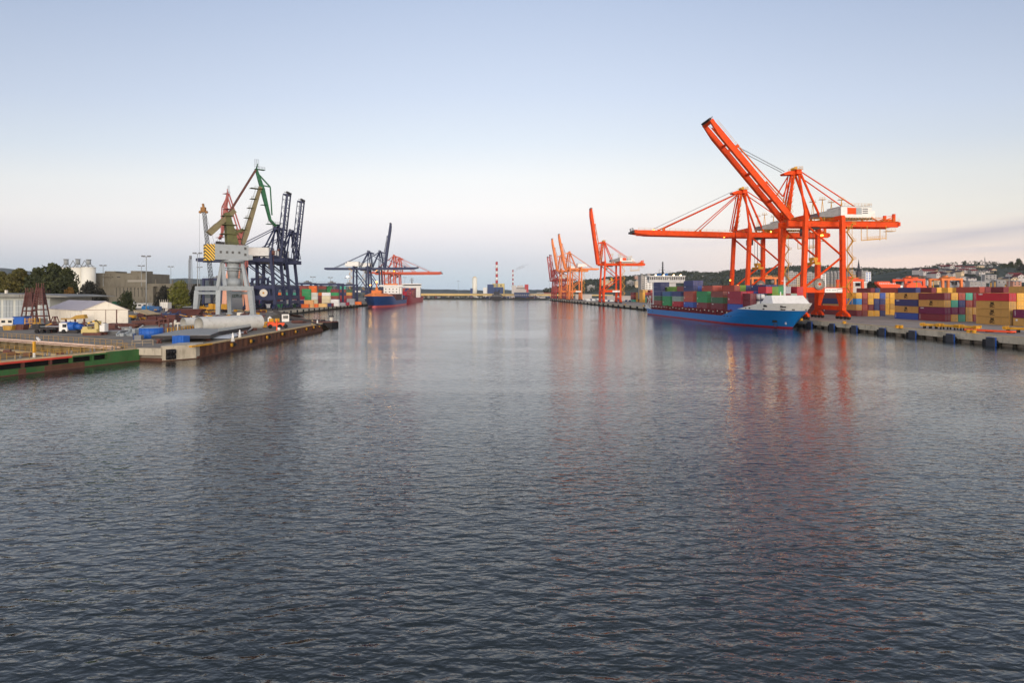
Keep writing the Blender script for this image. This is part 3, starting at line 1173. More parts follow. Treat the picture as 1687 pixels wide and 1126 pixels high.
    if ang < .3:
        for sy in (-1, 1):
            b = MB()
            b.tube((.2, sy * 1.5, ha - .3), bp(L * .72, sy * gy, 2.2), .3)
            b.tube((.2, sy * 1.3, ha - .8), bp(L * .35, sy * gy, 1.8), .22)
            b.obj('forestay', mm, t)
        b = MB()
        for sy in (-1, 1):
            b.tube((-3, sy * .8, ha + .3), bp(L * .8, sy * 1.2, 2.2), .05, 5)
        b.obj('hoist_rope', M['dark'], t)
    else:
        for sy in (-1, 1):
            b = MB()
            kn = bp(9, sy * (gy - .2), 3.2)
            b.tube(bp(L * .72, sy * gy, 2.0), kn, .27)
            b.tube(kn, (-.4, sy * 1.5, ha - 1.2), .24)
            b.tube(bp(L * .35, sy * gy, 1.7), bp(6, sy * (gy - .2), 2.2), .2)
            b.obj('forestay', mm, t)
        b = MB()
        for y_ in (-1.2, -.8, .8, 1.2):
            b.tube((-3.2, y_, ha + .3), bp(L * .78, y_ * 1.4, 1.4), .06, 5)
        b.obj('hoist_rope', M['dark'], t)
    # machinery house
    hx0, hx1 = house
    zh = zt + 1.3
    b = MB()
    b.box2((hx0, -4.6, zh), (hx1, 4.6, zh + 4.4 * hs))
    b.box2((hx1 + .02, -3.4, zh), (hx1 + 2.4, 3.4, zh + 3.0 * hs))
    ho = b.obj('machinery_house', M['white'], t)
    b = MB()
    b.box2((hx0 - .15, -4.8, zh + 4.4 * hs), (hx1 + .15, 4.8, zh + 4.4 * hs + .18))
    b.obj('roof', M['lightgrey'], ho)
    if detail:
        b = MB()
        b.hprism([(hx0 - .1, zh + .3), (hx0 - .1, zh + 4.0), (hx0 - 8.5, zh + 2.0), (hx0 - 8.5, zh + .3)], -3.8, 3.8)
        b.obj('sloping_cover', M['steel'], ho)
        yy = near * 4.66
        MB().box2((hx0 + 2.6, yy - .05, zh + 1.4), (hx0 + 6.2, yy + .05, zh + 4.0)).obj('orange_panel', M[m], ho)
        b = MB()
        b.box2((hx0 + 6.3, yy - .04, zh + 1.4), (hx0 + 8.6, yy + .04, zh + 4.0))
        b.mat(1)
        for i in range(3):
            b.box2((hx0 + 9.0, yy - .04, zh + 1.7 + i * .8), (hx0 + 11.2, yy + .04, zh + 2.15 + i * .8))
        b.obj('emblem_panel', [M['lightgrey'], M['steel']], ho)
        b = MB()
        for i in range(11):
            b.box2((hx0 + .4 + i * 1.15, yy - .15 + near * .25, zh - .75), (hx0 + 1.1 + i * 1.15, yy + .15 + near * .25, zh - .05))
        b.pieces('vent', M['dark'], ho)
        b = MB()
        b.rail([(hx0, near * 4.8, zh + 4.6 * hs), (hx1, near * 4.8, zh + 4.6 * hs), (hx1, -near * 4.8, zh + 4.6 * hs)], 1.1, 1.3, .04)
        b.box2((hx0, near * 4.7, zh - .9), (hx1 + 2.4, near * 5.8, zh - .8))
        b.rail([(hx0, near * 5.75, zh - .8), (hx1 + 2.4, near * 5.75, zh - .8)], 1.0, 1.3, .04)
        b.obj('roof_railing', ym, ho)
        for xx in (hx0 - 7, hx0 + 1):
            for yy in (-3.3, 3.3):
                b = MB()
                b.bar((xx - .8, yy, zt), (xx, yy, zt + 8.6), .16)
                b.bar((xx + .8, yy, zt), (xx, yy, zt + 8.6), .16)
                b.box((xx, yy, zt + 8.6), (2.4, 1.6, .12))
                b.rail([(xx - 1.1, yy, zt + 8.6), (xx + 1.1, yy, zt + 8.6)], 1.0, 1.0, .04)
                b.obj('stay_platform', ym, t)
    # trolley, cab, spreader
    b = MB()
    b.box((8.0, 0, zg - .5), (5, 5.6, .7))
    tr = b.obj('trolley', M['dark'], t)
    MB().box((4.8, near * 1.5, zg - 2.4), (2.4, 2.4, 2.6)).obj('cab', M['glass'], tr)
    if detail:
        zs = 22.5
        b = MB()
        b.box((9.5, 0, zs), (2.3, 6.4, .5))
        b.box((9.5, 0, zs + 1.6), (1.8, 3.4, 1.2))
        for sy in (-1, 1):
            b.box((9.5, sy * 3.1, zs - .3), (2.5, .4, 1.0))
            b.box((9.5, sy * 1.6, zs + .8), (1.0, .5, 1.6))
        b.obj('spreader', ym, t)
        b = MB()
        for xx in (8.8, 10.2):
            for yy in (-1.5, 1.5):
                b.tube((xx, yy, zs + 2), (xx, yy, zg - .6), .07, 5)
        b.obj('hoist_rope', M['dark'], t)
        b = MB()
        xx = Gg + back * .62
        for x_ in (xx - 4, xx + 4):
            for y_ in (near * 1.5, near * 5):
                b.bar((x_, y_, zg - 5.2), (x_, y_, zg + .4), .18)
        for y_ in (near * 1.5, near * 5):
            b.bar((xx - 4, y_, zg - 5.2), (xx + 4, y_, zg - 4.6), .3)
            b.rail([(xx - 4, y_, zg - 5.1), (xx + 4, y_, zg - 4.5)], 1.0, 1.5, .04)
        b.box((xx + 7, near * 3, zg - 1.6), (3.4, 2.6, .14))
        b.rail([(xx + 5.3, near * 4.2, zg - 1.5), (xx + 8.7, near * 4.2, zg - 1.5)], 1.0, 1.2, .04)
        b.obj('hanging_platform', ym, t)
        b = MB()
        for yy in (-2.6, 2.6):
            b.bar((Gg + back - 6, yy, zt), (Gg + back - 1, yy, zt + 2.2), .3)
            b.bar((Gg + back - 1, yy, zt), (Gg + back - 1, yy, zt + 3.2), .9, .9)
            b.bar((Gg + back - 9, yy, zt + 1.2), (Gg + back - 1, yy, zt + 2.6), .18)
        b.box((Gg + back - 2, 0, zt + .6), (2.6, 4.4, 1.2))
        b.obj('rear_gear', mm, t)
    if stairs:
        b = MB()
        xs = Gg + 1.4
        yy = near * (hb + .2)
        z = zp - 6 if detail else zp
        k = 0
        while z < zg - 1:
            z2 = min(z + 3.6, zg + .5)
            xa, xb = (xs, xs + 2.6) if k % 2 == 0 else (xs + 2.6, xs)
            b.bar((xa, yy, z), (xb, yy, z2), .75, .14)
            b.box((xb, yy, z2), (1.5, 1.5, .14))
            b.bar((xa, yy + near * .4, z + 1), (xb, yy + near * .4, z2 + 1), .09)
            b.rail([(xb - .7, yy + near * .7, z2), (xb + .7, yy + near * .7, z2)], 1.0, .7, .05)
            z, k = z2, k + 1
        for xx in (xs + .3, xs + 2.2):
            b.bar((xx, yy, zp - 6), (xx, yy, zg), .12)
        b.box((Gg + 1.0, near * (hb + .9), zp + 1.2), (5.6, 1.3, .16))
        b.obj('stair_tower', ym, t)
    if reel_m:
        b = MB()
        c = Vector((6.2, near * (hb + .9), 10.2 if low else zp + 2.3))
        b.tube(c - Vector((0, .15, 0)), c + Vector((0, .15, 0)), 2.25, 28)
        rl = b.obj('cable_reel', M[reel_m], t)
        b = MB()
        if reel_m == 'dark':
            for i in range(28):
                a = i * 2 * math.pi / 28
                v = Vector((math.cos(a), 0, math.sin(a)))
                b.bar(c + v * .5 + Vector((0, near * .2, 0)), c + v * 2.3 + Vector((0, near * .2, 0)), .08)
            b.obj('spoke', M['offwhite'], rl)
        MB().tube(c + Vector((0, near * .1, 0)), c + Vector((0, near * .5, 0)), .55, 14).obj('hub', mm if reel_m == 'dark' else ym, rl)
    if sign:
        b = MB()
        y_ = near * (hb + .68)
        b.box2((8.6, y_ - .06, zp - 1.0), (16.2, y_ + .06, zp + .75))
        b.mat(1)
        for i, w in enumerate((.9, .7, 1.1, .6)):
            b.box2((9.1 + i * 1.15, y_ + near * .06, zp - .25), (9.1 + i * 1.15 + w, y_ + near * .08, zp + .05))
        b.box2((13.55, y_ + near * .06, zp - 1.0), (13.7, y_ + near * .08, zp + .75))
        b.mat(2)
        for i in range(4):
            b.box2((14.0 + i * .5, y_ + near * .06, zp + .15), (14.35 + i * .5, y_ + near * .08, zp + .5))
            b.box2((14.0 + i * .5, y_ + near * .06, zp - .75), (14.35 + i * .5, y_ + near * .08, zp - .6))
        b.obj('sign_panel', [M['white'], M['lightgrey'], M['steel']], t)
    return t


go = 'orange container cranes on the right quay'


def right_crane(px_near, label, m, ang, group=go, **k):
    Yn = F * 131 / (px_near - 770.0)
    Y = Yn + 8.5
    loc = RQ(131, Y)
    return sts(label, loc, RTH, -1, m, ang, group, **k)


cr1 = right_crane(1322.5, 'nearest orange container crane, boom raised at a slant over the blue ship bow', 'orange', R(49), reel_m='dark', L=50.4, hinge=-1.6, hz=2.0, zg=36.9, back=26.5, house=(18.3, 31))
cr2 = right_crane(1230.5, 'orange container crane with its boom lowered flat across the blue ship', 'orange', R(1), reel_m='dark', L=48, zg=36.9, back=26.5, house=(18.3, 31))
right_crane(994.5, 'single orange crane standing apart on the quay beyond the blue ship, boom nearly upright', 'orange', R(82), L=54, back=25, house=(17, 29))
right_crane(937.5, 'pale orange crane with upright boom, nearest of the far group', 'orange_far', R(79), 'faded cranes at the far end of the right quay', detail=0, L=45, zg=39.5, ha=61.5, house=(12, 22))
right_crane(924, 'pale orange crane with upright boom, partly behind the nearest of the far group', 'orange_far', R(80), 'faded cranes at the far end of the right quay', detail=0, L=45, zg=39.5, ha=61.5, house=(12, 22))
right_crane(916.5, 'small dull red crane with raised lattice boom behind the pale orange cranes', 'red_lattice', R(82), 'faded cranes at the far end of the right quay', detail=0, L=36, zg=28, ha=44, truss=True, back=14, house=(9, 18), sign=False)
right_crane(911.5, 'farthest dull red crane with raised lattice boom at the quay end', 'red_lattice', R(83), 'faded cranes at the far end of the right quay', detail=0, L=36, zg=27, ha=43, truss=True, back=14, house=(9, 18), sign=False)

gb = 'dark blue container cranes on the left quay'


def left_crane(px_near, label, m, ang, group=gb, d=8.0, **k):
    kk = (px_near - CX) / F
    Yn = (113.8 + d) / (-kk - LSH)
    Y = Yn + k.pop('half', 8.5)
    return sts(label, LQ(d, Y), math.pi + LTH, 1, m, ang, group, **k)


left_crane(453, 'dark blue crane with raised ladder like boom, directly behind the grey harbour crane', 'navy', R(84), truss=True, L=39.5, hinge=-1.2, low=True, zg=28.5, ha=48.5, back=30, lean=2.6, house=(5, 19), stay='d', reel_m='tent', stairs=False, detail=0, zp=13.5, sign=False, hs=1.1)
left_crane(478, 'dark blue crane with raised ladder like boom, the one nearer the container stacks', 'navy', R(84), truss=True, L=39.5, hinge=-1.2, low=True, zg=28.5, ha=48.5, back=26, lean=2.6, house=(5, 19), stay='d', stairs=False, detail=0, zp=13.5, sign=False, hs=1.1)
left_crane(608, 'dark blue crane with its boom lowered flat, behind the orange bow deck ship', 'navy', R(1.0), L=46, zg=34.5, ha=53, back=31, house=(12, 24), stay='d', detail=0, hs=1.15)
left_crane(626.5, 'dark blue crane with its boom raised steeply, beside the flat boomed blue one', 'navy', R(82), L=54, zg=37, ha=58, back=22, house=(12, 24), stay='d', detail=0)
left_crane(650, 'brick orange crane with a long flat boom behind the white ship bridge', 'orange_red', R(.5), 'brick orange cranes behind the blue ones', L=58, zg=36, ha=60, back=22, detail=0, sign=False)
left_crane(659, 'brick orange crane with a long flat boom above the red ship, the farther one', 'orange_red', R(.5), 'brick orange cranes behind the blue ones', L=56, zg=36, ha=60, back=20, detail=0, sign=False)


# ------------------------------------------------------------------ level luffing jib cranes of the shipyard
def luffing(label, loc, phi, mp_, mh, mt, mj, mf, corners, group=None, stripes=True, rear=-8.6):
    t = thing('jib_crane', label, 'crane', loc, 0, group)
    A, B, D, C = [Vector((x, y, 0)) for x, y in corners]
    zb = 11.4
    ctr = (A + B + C + D) / 4
    for c, name in ((A, 'leg'), (B, 'leg'), (D, 'leg'), (C, 'leg')):
        out = (c - ctr).normalized()
        b = MB()
        b.bar(c + out * .9 + Vector((0, 0, .6)), c - out * .3 + Vector((0, 0, zb)), 1.6, 1.9, up=out, w2=2.0, h2=2.3)
        b.box(tuple(c + out * .9 + Vector((0, 0, .35))), (2.6, 2.6, .7), math.atan2(out.y, out.x))
        b.obj('leg', mp_, t)
    for p, q in ((A, B), (B, D), (D, C), (C, A)):
        e = (q - p).normalized()
        MB().bar(p - e * .7 + Vector((0, 0, zb + 1)), q + e * .7 + Vector((0, 0, zb + 1)), 1.5 if p in (A, D) else 1.35, 2.0).obj('portal_beam', mp_, t)
    for p, q in ((A, B), (D, C)):
        e = (q - p).normalized()
        MB().bar(p + e * 1.2 + Vector((0, 0, zb - 1.2)), q - e * 1.2 + Vector((0, 0, zb - 1.2)), 1.2, 1.1).obj('arch_beam', mp_, t)
    zf, zt = zb + 2, 24.6
    feet = ((-6.2, -1.2), (-.8, -6.2), (6.6, -.4), (1.4, 5.0))
    tops = ((-4.3, -1.4), (-3.7, -2.4), (3.9, .6), (3.3, 1.6))
    for f, p in zip(feet, tops):
        MB().bar((f[0], f[1], zf - .2), (p[0], p[1], zt), 1.5, 1.7, w2=1.1, h2=1.1).obj('tower_leg', mp_, t)
    b = MB()
    b.tube((0, 0, zf), (0, 0, zf + 3), 3.4, 8)
    b.tube((0, 0, zf + 3), (0, 0, zf + 3.6), 3.0, 16)
    b.tube((0, 0, zf + 3.6), (0, 0, zt), 2.1, 18, 2.9)
    for z in (zf + 7.2, zt - 3):
        b.tube((0, 0, z), (0, 0, z + .35), 3.9, 16)
    b.tube((0, 0, zt - .3), (0, 0, zt + .9), 5.0, 20)
    b.obj('slewing_column', mp_, t)
    MT = Matrix.Rotation(phi, 4, 'Z')

    def mb():
        return MB(MT)
    z0, z1 = 25.3, 32.2
    b = mb()
    b.box2((rear, -4, z0), (5.6, 4, z1))
    b.box2((5.62, -3.6, z0 + .3), (7.6, 1.0, z0 + 2.6))
    ho = b.obj('machinery_house', mh, t)
    b = mb()
    for y_ in (-4.06, 4.06):
        for x_ in ((-6.2, -3.6, -1.2, 1.6) if stripes else (-2, 1.6)):
            b.box((x_, y_, z0 + 3.4), (.95, .1, 1.1))
        b.box((4.2, y_, z0 + 2.6), (1.0, .1, 1.2))
        b.box((4.2, y_, z0 + 5.4), (1.0, .1, 1.2))
    b.pieces('window', M['glass'], ho)
    b = mb()
    e_ = rear + 8.6
    pts = [(e_ - 8.62, -4.06), (e_ - 8.62, 4.06), (e_ - 10.4, 3.2), (e_ - 12.0, 1.6), (e_ - 12.0, -1.6), (e_ - 10.4, -3.2)] if stripes else [(rear - .02, -3), (rear - .02, 3), (rear - 1, 2), (rear - 1, -2)]
    b.prism(pts, z0 - .5, z1 - .1)
    b.obj('counterweight', M['hazard'] if stripes else mh, ho)
    b = mb()
    for y_ in (-3.9, 3.9):
        b.rail([(rear + .3, y_, z1), (5.4, y_, z1)], 1.1, 1.4, .05)
    b.box((rear + 2.6, 1, z1 + .8), (2, 1.2, 1.6))
    b.box((rear + 3.9, -1.5, z1 + .6), (1.2, 1.2, 1.2))
    b.obj('roof_railing', M['dark'], ho)
    # tower head
    b = mb()
    for y_ in (-1.9, 1.9):
        b.bar((-.4, y_, z1), (-2.8, y_ * .8, 47.0), 1.1, 4.9, up=(1, 0, 0), w2=.9, h2=1.8)
    b.bar((-.3, 0, z1), (-2.7, 0, 46.4), 2.9, 4.4, up=(1, 0, 0), w2=2.2, h2=1.8)
    for z, w in ((z1 + 5, 7.0), (z1 + 9.2, 6.4), (45.5, 4.2)):
        b.box((-1.2 - (z - z1) * .1, 0, z), (w, 6.2, .25))
    b.bar((1.0, 0, z1 + 6), (4.4, 0, z1 + 7.5), 1.2, 1.4)
    b.bar((-1.2, 1.9, z1 + 9), (4.4, 1.9, z1 + 6), .4)
    b.bar((-2.4, 1.6, 46), (4.6, 1.4, 34), .22)
    b.obj('tower_head', mt, t)
    jf, jh = Vector((4.2, 0, z1 + .6)), Vector((12.1, 0, 60.6))
    b = mb()
    b.bar(jf, jf.lerp(jh, .18), 2.2, 1.4, up=(1, 0, 0), w2=2.0, h2=2.2)
    b.bar(jf.lerp(jh, .18), jh, 2.0, 2.2, up=(1, 0, 0), w2=1.5, h2=1.3)
    jb = b.obj('jib', mj, t)
    b = mb()
    e = (jh - jf).normalized()
    for f in (.25, .45, .62, .78, .96):
        c = jf.lerp(jh, f) + Vector((-1.6, 0, 0))
        b.box(tuple(c), (2.4 if f < .9 else 5.4, 3.4, .16))
        b.rail([c + Vector((-1.1, -1.6, 0)), c + Vector((.6, -1.6, 0))], 1.0, 1, .05)
    for k in range(40):
        c = jf.lerp(jh, .2 + k * .019) + Vector((-1.9, -.4, 0))
        b.box(tuple(c), (.5, .7, .06))
    b.obj('ladder', mt, jb)
    # fly jib
    tail, nose, spike = Vector((10.2, 0, 68.5)), Vector((17.2, 0, 43.6)), Vector((10.9, 0, 71.5))
    b = mb()
    b.bar(tail, jh + Vector((.9, 0, -1)), 1.0, 1.1, up=(1, 0, 0), w2=1.5, h2=1.9)
    b.bar(jh + Vector((.9, 0, -1)), nose + Vector((-.6, 0, 1.2)), 1.5, 1.9, up=(1, 0, 0), w2=1.2, h2=1.1)
    b.bar(tail, spike, .6, .7, up=(1, 0, 0), w2=.25, h2=.25)
    kn = Vector((16.6, 0, 61.0))
    b.bar(tail + Vector((1, 0, -2)), kn, .55)
    b.bar(jh + Vector((1, 0, .8)), kn, .5)
    b.bar(kn, nose + Vector((.2, 0, 4)), .5)
    b.bar(nose + Vector((-1, 0, 2)), nose + Vector((2.0, 0, -1.2)), 1.5, 1.0)
    b.box(tuple(nose + Vector((.8, 0, -.4))), (6.2, 3.0, .2))
    b.box(tuple(tail + Vector((1.6, 0, .2))), (4.4, 2.4, .2))
    b.box(tuple(nose.lerp(jh, .5) + Vector((-1.2, 0, 0))), (2.2, 2.4, .2))
    fj = b.obj('fly_jib', mf, t)
    b = mb()
    b.rail([nose + Vector((-2.2, -1.5, -.3)), nose + Vector((3.8, -1.5, -.3))], 1.1, 1, .05)
    b.rail([tail + Vector((-.4, -1.2, .3)), tail + Vector((3.6, -1.2, .3))], 1.1, 1, .05)
    for k in range(4):
        b.rail([spike + Vector((-1.6, -.5, -2.2 + k)), spike + Vector((.3, -.5, -2.2 + k))], 1.0, .9, .04)
    b.obj('fly_jib_railing', M['dark'], fj)
    b = mb()
    for y_ in (-.9, .9):
        b.bar((9.9, y_ * .8, 68.2), (-1.6, y_, 47.2), .5, .7)
    b.obj('tie_bar', M['brownsteel'] if stripes else mt, t)
    if stripes:
        b = mb()
        for y_ in (-1.5, 1.5):
            b.bar((.4, y_, 48.2), (-8.6, y_, 38.8), .7, 2.0)
        b.box((-2.0, 0, 46.2), (2.4, 3.6, .5))
        bl = b.obj('balance_lever', mj, t)
        b = mb()
        b.bar((-6.4, 0, 41.0), (-10.2, 0, 37.0), 3.2, 2.6)
        b.obj('balance_weight', mj, bl)
    b = mb()
    for y_ in (-.5, .5):
        b.tube((18.0, y_, 43), (18.0, y_, 30.0), .05, 5)
        b.tube((20.4, y_, 42.6), (20.4, y_, 31.0), .05, 5)
    rp = b.obj('hoist_rope', M['dark'], t)
    b = mb()
    b.tube((18, 0, 30.6), (18, 0, 28.6), .75, 10)
    b.tube((18, 0, 28.6), (18, 0, 23.5), .12, 6)
    b.bar((20.4, -.6, 31), (20.4, .6, 31), .7)
    b.obj('hook_block', M['brownsteel'], rp)
    return t


Yc = 271.0
luffing('tall grey shipyard crane with olive tower, striped counterweight and green fly jib', ((384 - CX) / F * Yc, Yc, Q), R(40), M['lightgrey'], M['lightgrey'], M['olive'], M['jib'], M['green'],
        ((-17, 1), (-1.7, -10), (8.8, -1), (-6.5, 10)))
luffing('faded pink shipyard crane with salmon legs, mostly hidden behind the grey crane', ((391 - CX) / F * 340, 340, Q), R(145), M['salmon'], M['pinkred'], M['pinkred'], M['pinkred'], M['pinkred'],
        ((-8.5, 3), (-3, -6), (6.5, -2), (1, 7)), stripes=False, rear=-4.5)

# lattice boom crawler crane behind
t = thing('crawler_crane', 'slim lattice boom crane with an ochre top standing left of the grey shipyard crane', 'crane', P(356, 505, 305)[:2] + (Q,) if False else ((356 - CX) / F * 305, 305, Q))
b = MB()
top, bot = Vector((-6.2, 0, 52.5)), Vector((-1.2, 0, 3.5))
n = 26
for a in ((-.8, -.8), (.8, -.8), (.8, .8), (-.8, .8)):
    b.bar(bot + Vector((a[0], a[1], 0)), top + Vector((a[0] * .7, a[1] * .7, 0)), .2)
for i in range(n):
    f, g = i / n, (i + 1) / n
    for s_ in (-1, 1):
        b.bar(bot.lerp(top, f) + Vector((-.8, .8 * s_, 0)), bot.lerp(top, g) + Vector((.8, .8 * s_, 0)), .12)
        b.bar(bot.lerp(top, f) + Vector((.8 * s_, -.8, 0)), bot.lerp(top, g) + Vector((.8 * s_, .8, 0)), .12)
b.obj('lattice_boom', M['dark'], t)
b = MB()
b.box((-6.6, 0, 53.4), (2.2, 1.6, 2.6))
for x_ in (-8.2, -5.0):
    b.tube((x_, -.4, 52.2), (x_, .4, 52.2), .7, 12)
b.bar((-6.4, 0, 54), (-6.8, 0, 56.5), .8, 1)
b.obj('boom_head', M['ochre'], t)
b = MB()
b.tube((-8.6, 0, 52), (-8.6, 0, 22), .05, 5)
b.tube((-5.4, .4, 52), (-3.6, .4, 22), .05, 5)
b.tube((-6, .5, 53), (7, .5, 7), .05, 5)
b.obj('hoist_rope', M['dark'], t)
b = MB()
b.box((2, 0, 3.2), (9, 4, 2.6))
b.box((-1.5, -1.8, 3.4), (2.2, 1.6, 2.6))
b.obj('cab', M['yellow'], t)
b = MB()
for y_ in (-2.4, 2.4):
    b.box((0, y_, .8), (9, 1.2, 1.6))
b.pieces('crawler_track', M['dark'], t)
# ------------------------------------------------------------------ shipping containers
PAL = {'tan': (176, 136, 72), 'yellow': (206, 156, 62), 'maroon': (108, 42, 50), 'brick red': (150, 66, 54), 'brown': (124, 62, 56), 'navy blue': (48, 54, 100), 'blue': (48, 76, 150),
       'sky blue': (44, 126, 190), 'teal': (66, 150, 128), 'green': (44, 132, 78), 'dark green': (48, 84, 58), 'lime green': (96, 132, 40), 'red': (172, 36, 50), 'crimson': (140, 36, 56),
       'orange': (236, 106, 44), 'pale orange': (238, 166, 110), 'white': (222, 220, 212), 'cream': (214, 202, 170), 'grey': (140, 142, 148), 'grey green': (126, 146, 138), 'plum': (98, 30, 66), 'steel blue': (56, 92, 136)}


def cont_mesh(Lc, Hc=2.52):
    b = MB()
    w = 2.438
    b.box((0, 0, Hc / 2 + .01), (w - .1, Lc - .1, Hc - .12))
    for sx in (-1, 1):
        for sy in (-1, 1):
            b.box((sx * (w / 2 - .08), sy * (Lc / 2 - .09), Hc / 2), (.16, .18, Hc))
        b.box((sx * (w / 2 - .05), 0, Hc - .07), (.1, Lc - .37, .13))
        b.box((sx * (w / 2 - .05), 0, .09), (.1, Lc - .37, .16))
    for sy in (-1, 1):
        b.box((0, sy * (Lc / 2 - .06), Hc - .07), (w - .33, .12, .13))
        b.box((0, sy * (Lc / 2 - .06), .09), (w - .33, .12, .16))
    return b.mesh('body', M['cont_rib'])


def door_mesh(Lc, Hc=2.52):
    b = MB()
    w = 2.438
    y = -Lc / 2 + .02
    for sx in (-1, 1):
        b.box((sx * .53, y + .012, Hc / 2), (1.02, .05, Hc - .32))
    b.mat(1)
    for x in (-.78, -.3, .3, .78):
        b.bar((x, y - .05, .15), (x, y - .05, Hc - .15), .055)
    for x in (-.54, .54):
        b.box((x, y - .05, Hc * .42), (.34, .05, .08))
    return b.mesh('door', [M['container'], M['steel']])


CB = {12.19: cont_mesh(12.19), 6.06: cont_mesh(6.06)}
CD = {12.19: door_mesh(12.19), 6.06: door_mesh(6.06)}
lm = text_mb('M\nSC', 1.25)
lm.transform(Matrix.Scale(1.3, 4, (1, 0, 0)))
lm.materials.append(M['logo'])
LM = {}
for sgn in (-1,):
    me = lm.copy()
    me.transform(Matrix.Translation((sgn * 1.232, 0, 1.33)) @ Matrix.Rotation(math.pi / 2 * sgn, 4, 'Z') @ Matrix.Rotation(math.pi / 2, 4, 'X'))
    LM[sgn] = me
mk = MB()
for i, (a, w) in enumerate(((0, .34), (.42, .3), (.8, .34), (1.22, .26))):
    mk.box((-1.232, 4.9 - a, 2.12), (.02, w, .36))
MKL = mk.mesh('side_mark', M['mark'])
mk = MB()
for i in range(6):
    mk.box((-1.232, 5.4, 2.15 - i * .28), (.02, .26, .17))
MKV = mk.mesh('side_mark', M['mark'])
mk = MB()
mk.box((-1.232, 4.9, 1.9), (.02, .62, .62))
MKS = mk.mesh('side_mark', M['mark'])
NC = [0]


def cont(loc, rz, Lc, colour, label, group, door=True, logo=None, sub=0.0):
    o = link('shipping_container', CB[Lc], None, loc)
    o.rotation_euler = (0, 0, rz)
    c = lin(PAL[colour])
    k = 1.35 + rnd.uniform(-.18, .18)
    c = tuple(min(.88, x * k) for x in c) + (1,)
    o.color = c
    tag(o, label, 'container', group)
    if door:
        d = link('door', CD[Lc], o)
        d.color = c
    if logo == 'msc':
        link('emblem', LM[-1], o)
    elif logo or (door and Lc > 10 and rnd.random() < .4 and not logo):
        logo = logo or rnd.choice(['line', 'tall', 'square', 'square'])
        link('side_mark', {'line': MKL, 'tall': MKV, 'square': MKS}[logo], o)
    NC[0] += 1
    return o


TIER = ('ground', 'second', 'third', 'fourth', 'fifth', 'sixth')
ORD = ('first', 'second', 'third', 'fourth', 'fifth', 'sixth', 'seventh', 'eighth')
HC = 2.6


# ------------------------------------------------------------------ ships
def hull_rows(zs, stations, prof):
    """prof(t,z) -> (half breadth, y shift)"""
    rows = []
    for z in zs:
        row = []
        for y in stations:
            hb_, ys = prof(y, z)
            row.append((hb_, y + ys, z))
        rows.append(row)
    return rows


def make_hull(t, Ls, hbm, zmain, zbow, bow_len, rake, m_up, m_low, boot=.55, stern_len=10, rise0=30, rise1=18, zstern=None, name='hull'):
    """local: bow at y=0 pointing to -y, stern at y=Ls, centreline x=0"""
    zstern = zstern or zmain
    ys = [0, .6, 1.5, 3, 5, 8, 12, 16, rise1, 21, 24, 27, rise0, 36, 50, 70, 90, 110, Ls - 14, Ls - 10, Ls - 6, Ls - 3, Ls - 1, Ls]
    ys = sorted(set(ys))

    def deckz(y):
        if y <= rise1:
            return zbow
        if y <= rise0:
            f = (y - rise1) / (rise0 - rise1)
            return zbow + (zmain - zbow) * f
        return zmain if y < Ls - 14 else zmain + (zstern - zmain) * min(1, (y - Ls + 14) / 6)

    def half(y, f):                      # f 0 waterline .. 1 deck
        bl = bow_len * (1.25 - .45 * f)
        a = min(1, max(0, y / bl))
        fb = (1 - (1 - a) ** (2.0 + .9 * f)) ** (.9 - .25 * f)
        s_ = min(1, max(0, (Ls - y) / stern_len))
        fs = (.62 + .38 * f) + (.38 - .38 * f) * (1 - (1 - s_) ** 2) if s_ < 1 else 1
        e = min(1, (Ls - y + .05) / 3.0)
        fs *= .72 + .28 * (1 - (1 - e) ** 2)
        return hbm * fb * fs

    b = MB()
    fr = (-.45, 0.0, .09, .3, .55, .8, 1.0)
    for sx in (-1, 1):
        rows = []
        for f in fr:
            row = []
            for y in ys:
                zd = deckz(y)
                z = f * 4.0 if f < 0 else (boot if f == .09 else f * zd)
                yy = y - rake * max(0, (z / zbow)) * (1 - min(1, y / (bow_len * 1.1)))
                row.append((sx * half(y, max(0, min(1, z / max(zd, 5.5)))), yy, z))
            rows.append(row)
        for i in range(len(rows) - 1):
            b.c = 1 if i < 2 else 0
            o = [rows[i], rows[i + 1]]
            b.loft(o if sx < 0 else o[::-1], True)
        if sx < 0:
            keep = rows
    tr = MB()
    lf = keep
    b.c = 0
    for i in range(len(fr) - 1):         # transom
        a, c = lf[i][-1], lf[i + 1][-1]
        b.c = 1 if i < 2 else 0
        b.add([a, (-a[0], a[1], a[2]), (-c[0], c[1], c[2]), c], [(3, 2, 1, 0)])
    h = b.obj(name, [m_up, m_low], t)
    # deck
    b = MB()
    top = lf[-1]
    for i in range(len(top) - 1):
        p, q = top[i], top[i + 1]
        b.add([(p[0] + .05, p[1], p[2] - .25), (-p[0] - .05, p[1], p[2] - .25), (-q[0] - .05, q[1], q[2] - .25), (q[0] + .05, q[1], q[2] - .25)], [(0, 1, 2, 3)])
    return h, b, ys, top, half, deckz


# the blue feeder ship alongside
s_bow = 213.5
D0 = 117.8
loc = RQ(D0, s_bow, 0)
ship = thing('container_ship', 'bright blue and white container ship loaded with containers under the orange cranes', 'ship', loc, RTH)
LS = 146.0
hull, deck, ys, top, half, dz = make_hull(ship, LS, 10.6, 3.3, 6.5, 34, 5.4, M['hullblue'], M['boot'], rise0=36, rise1=23, zstern=3.6)
deck.obj('deck', M['deckred'], ship)
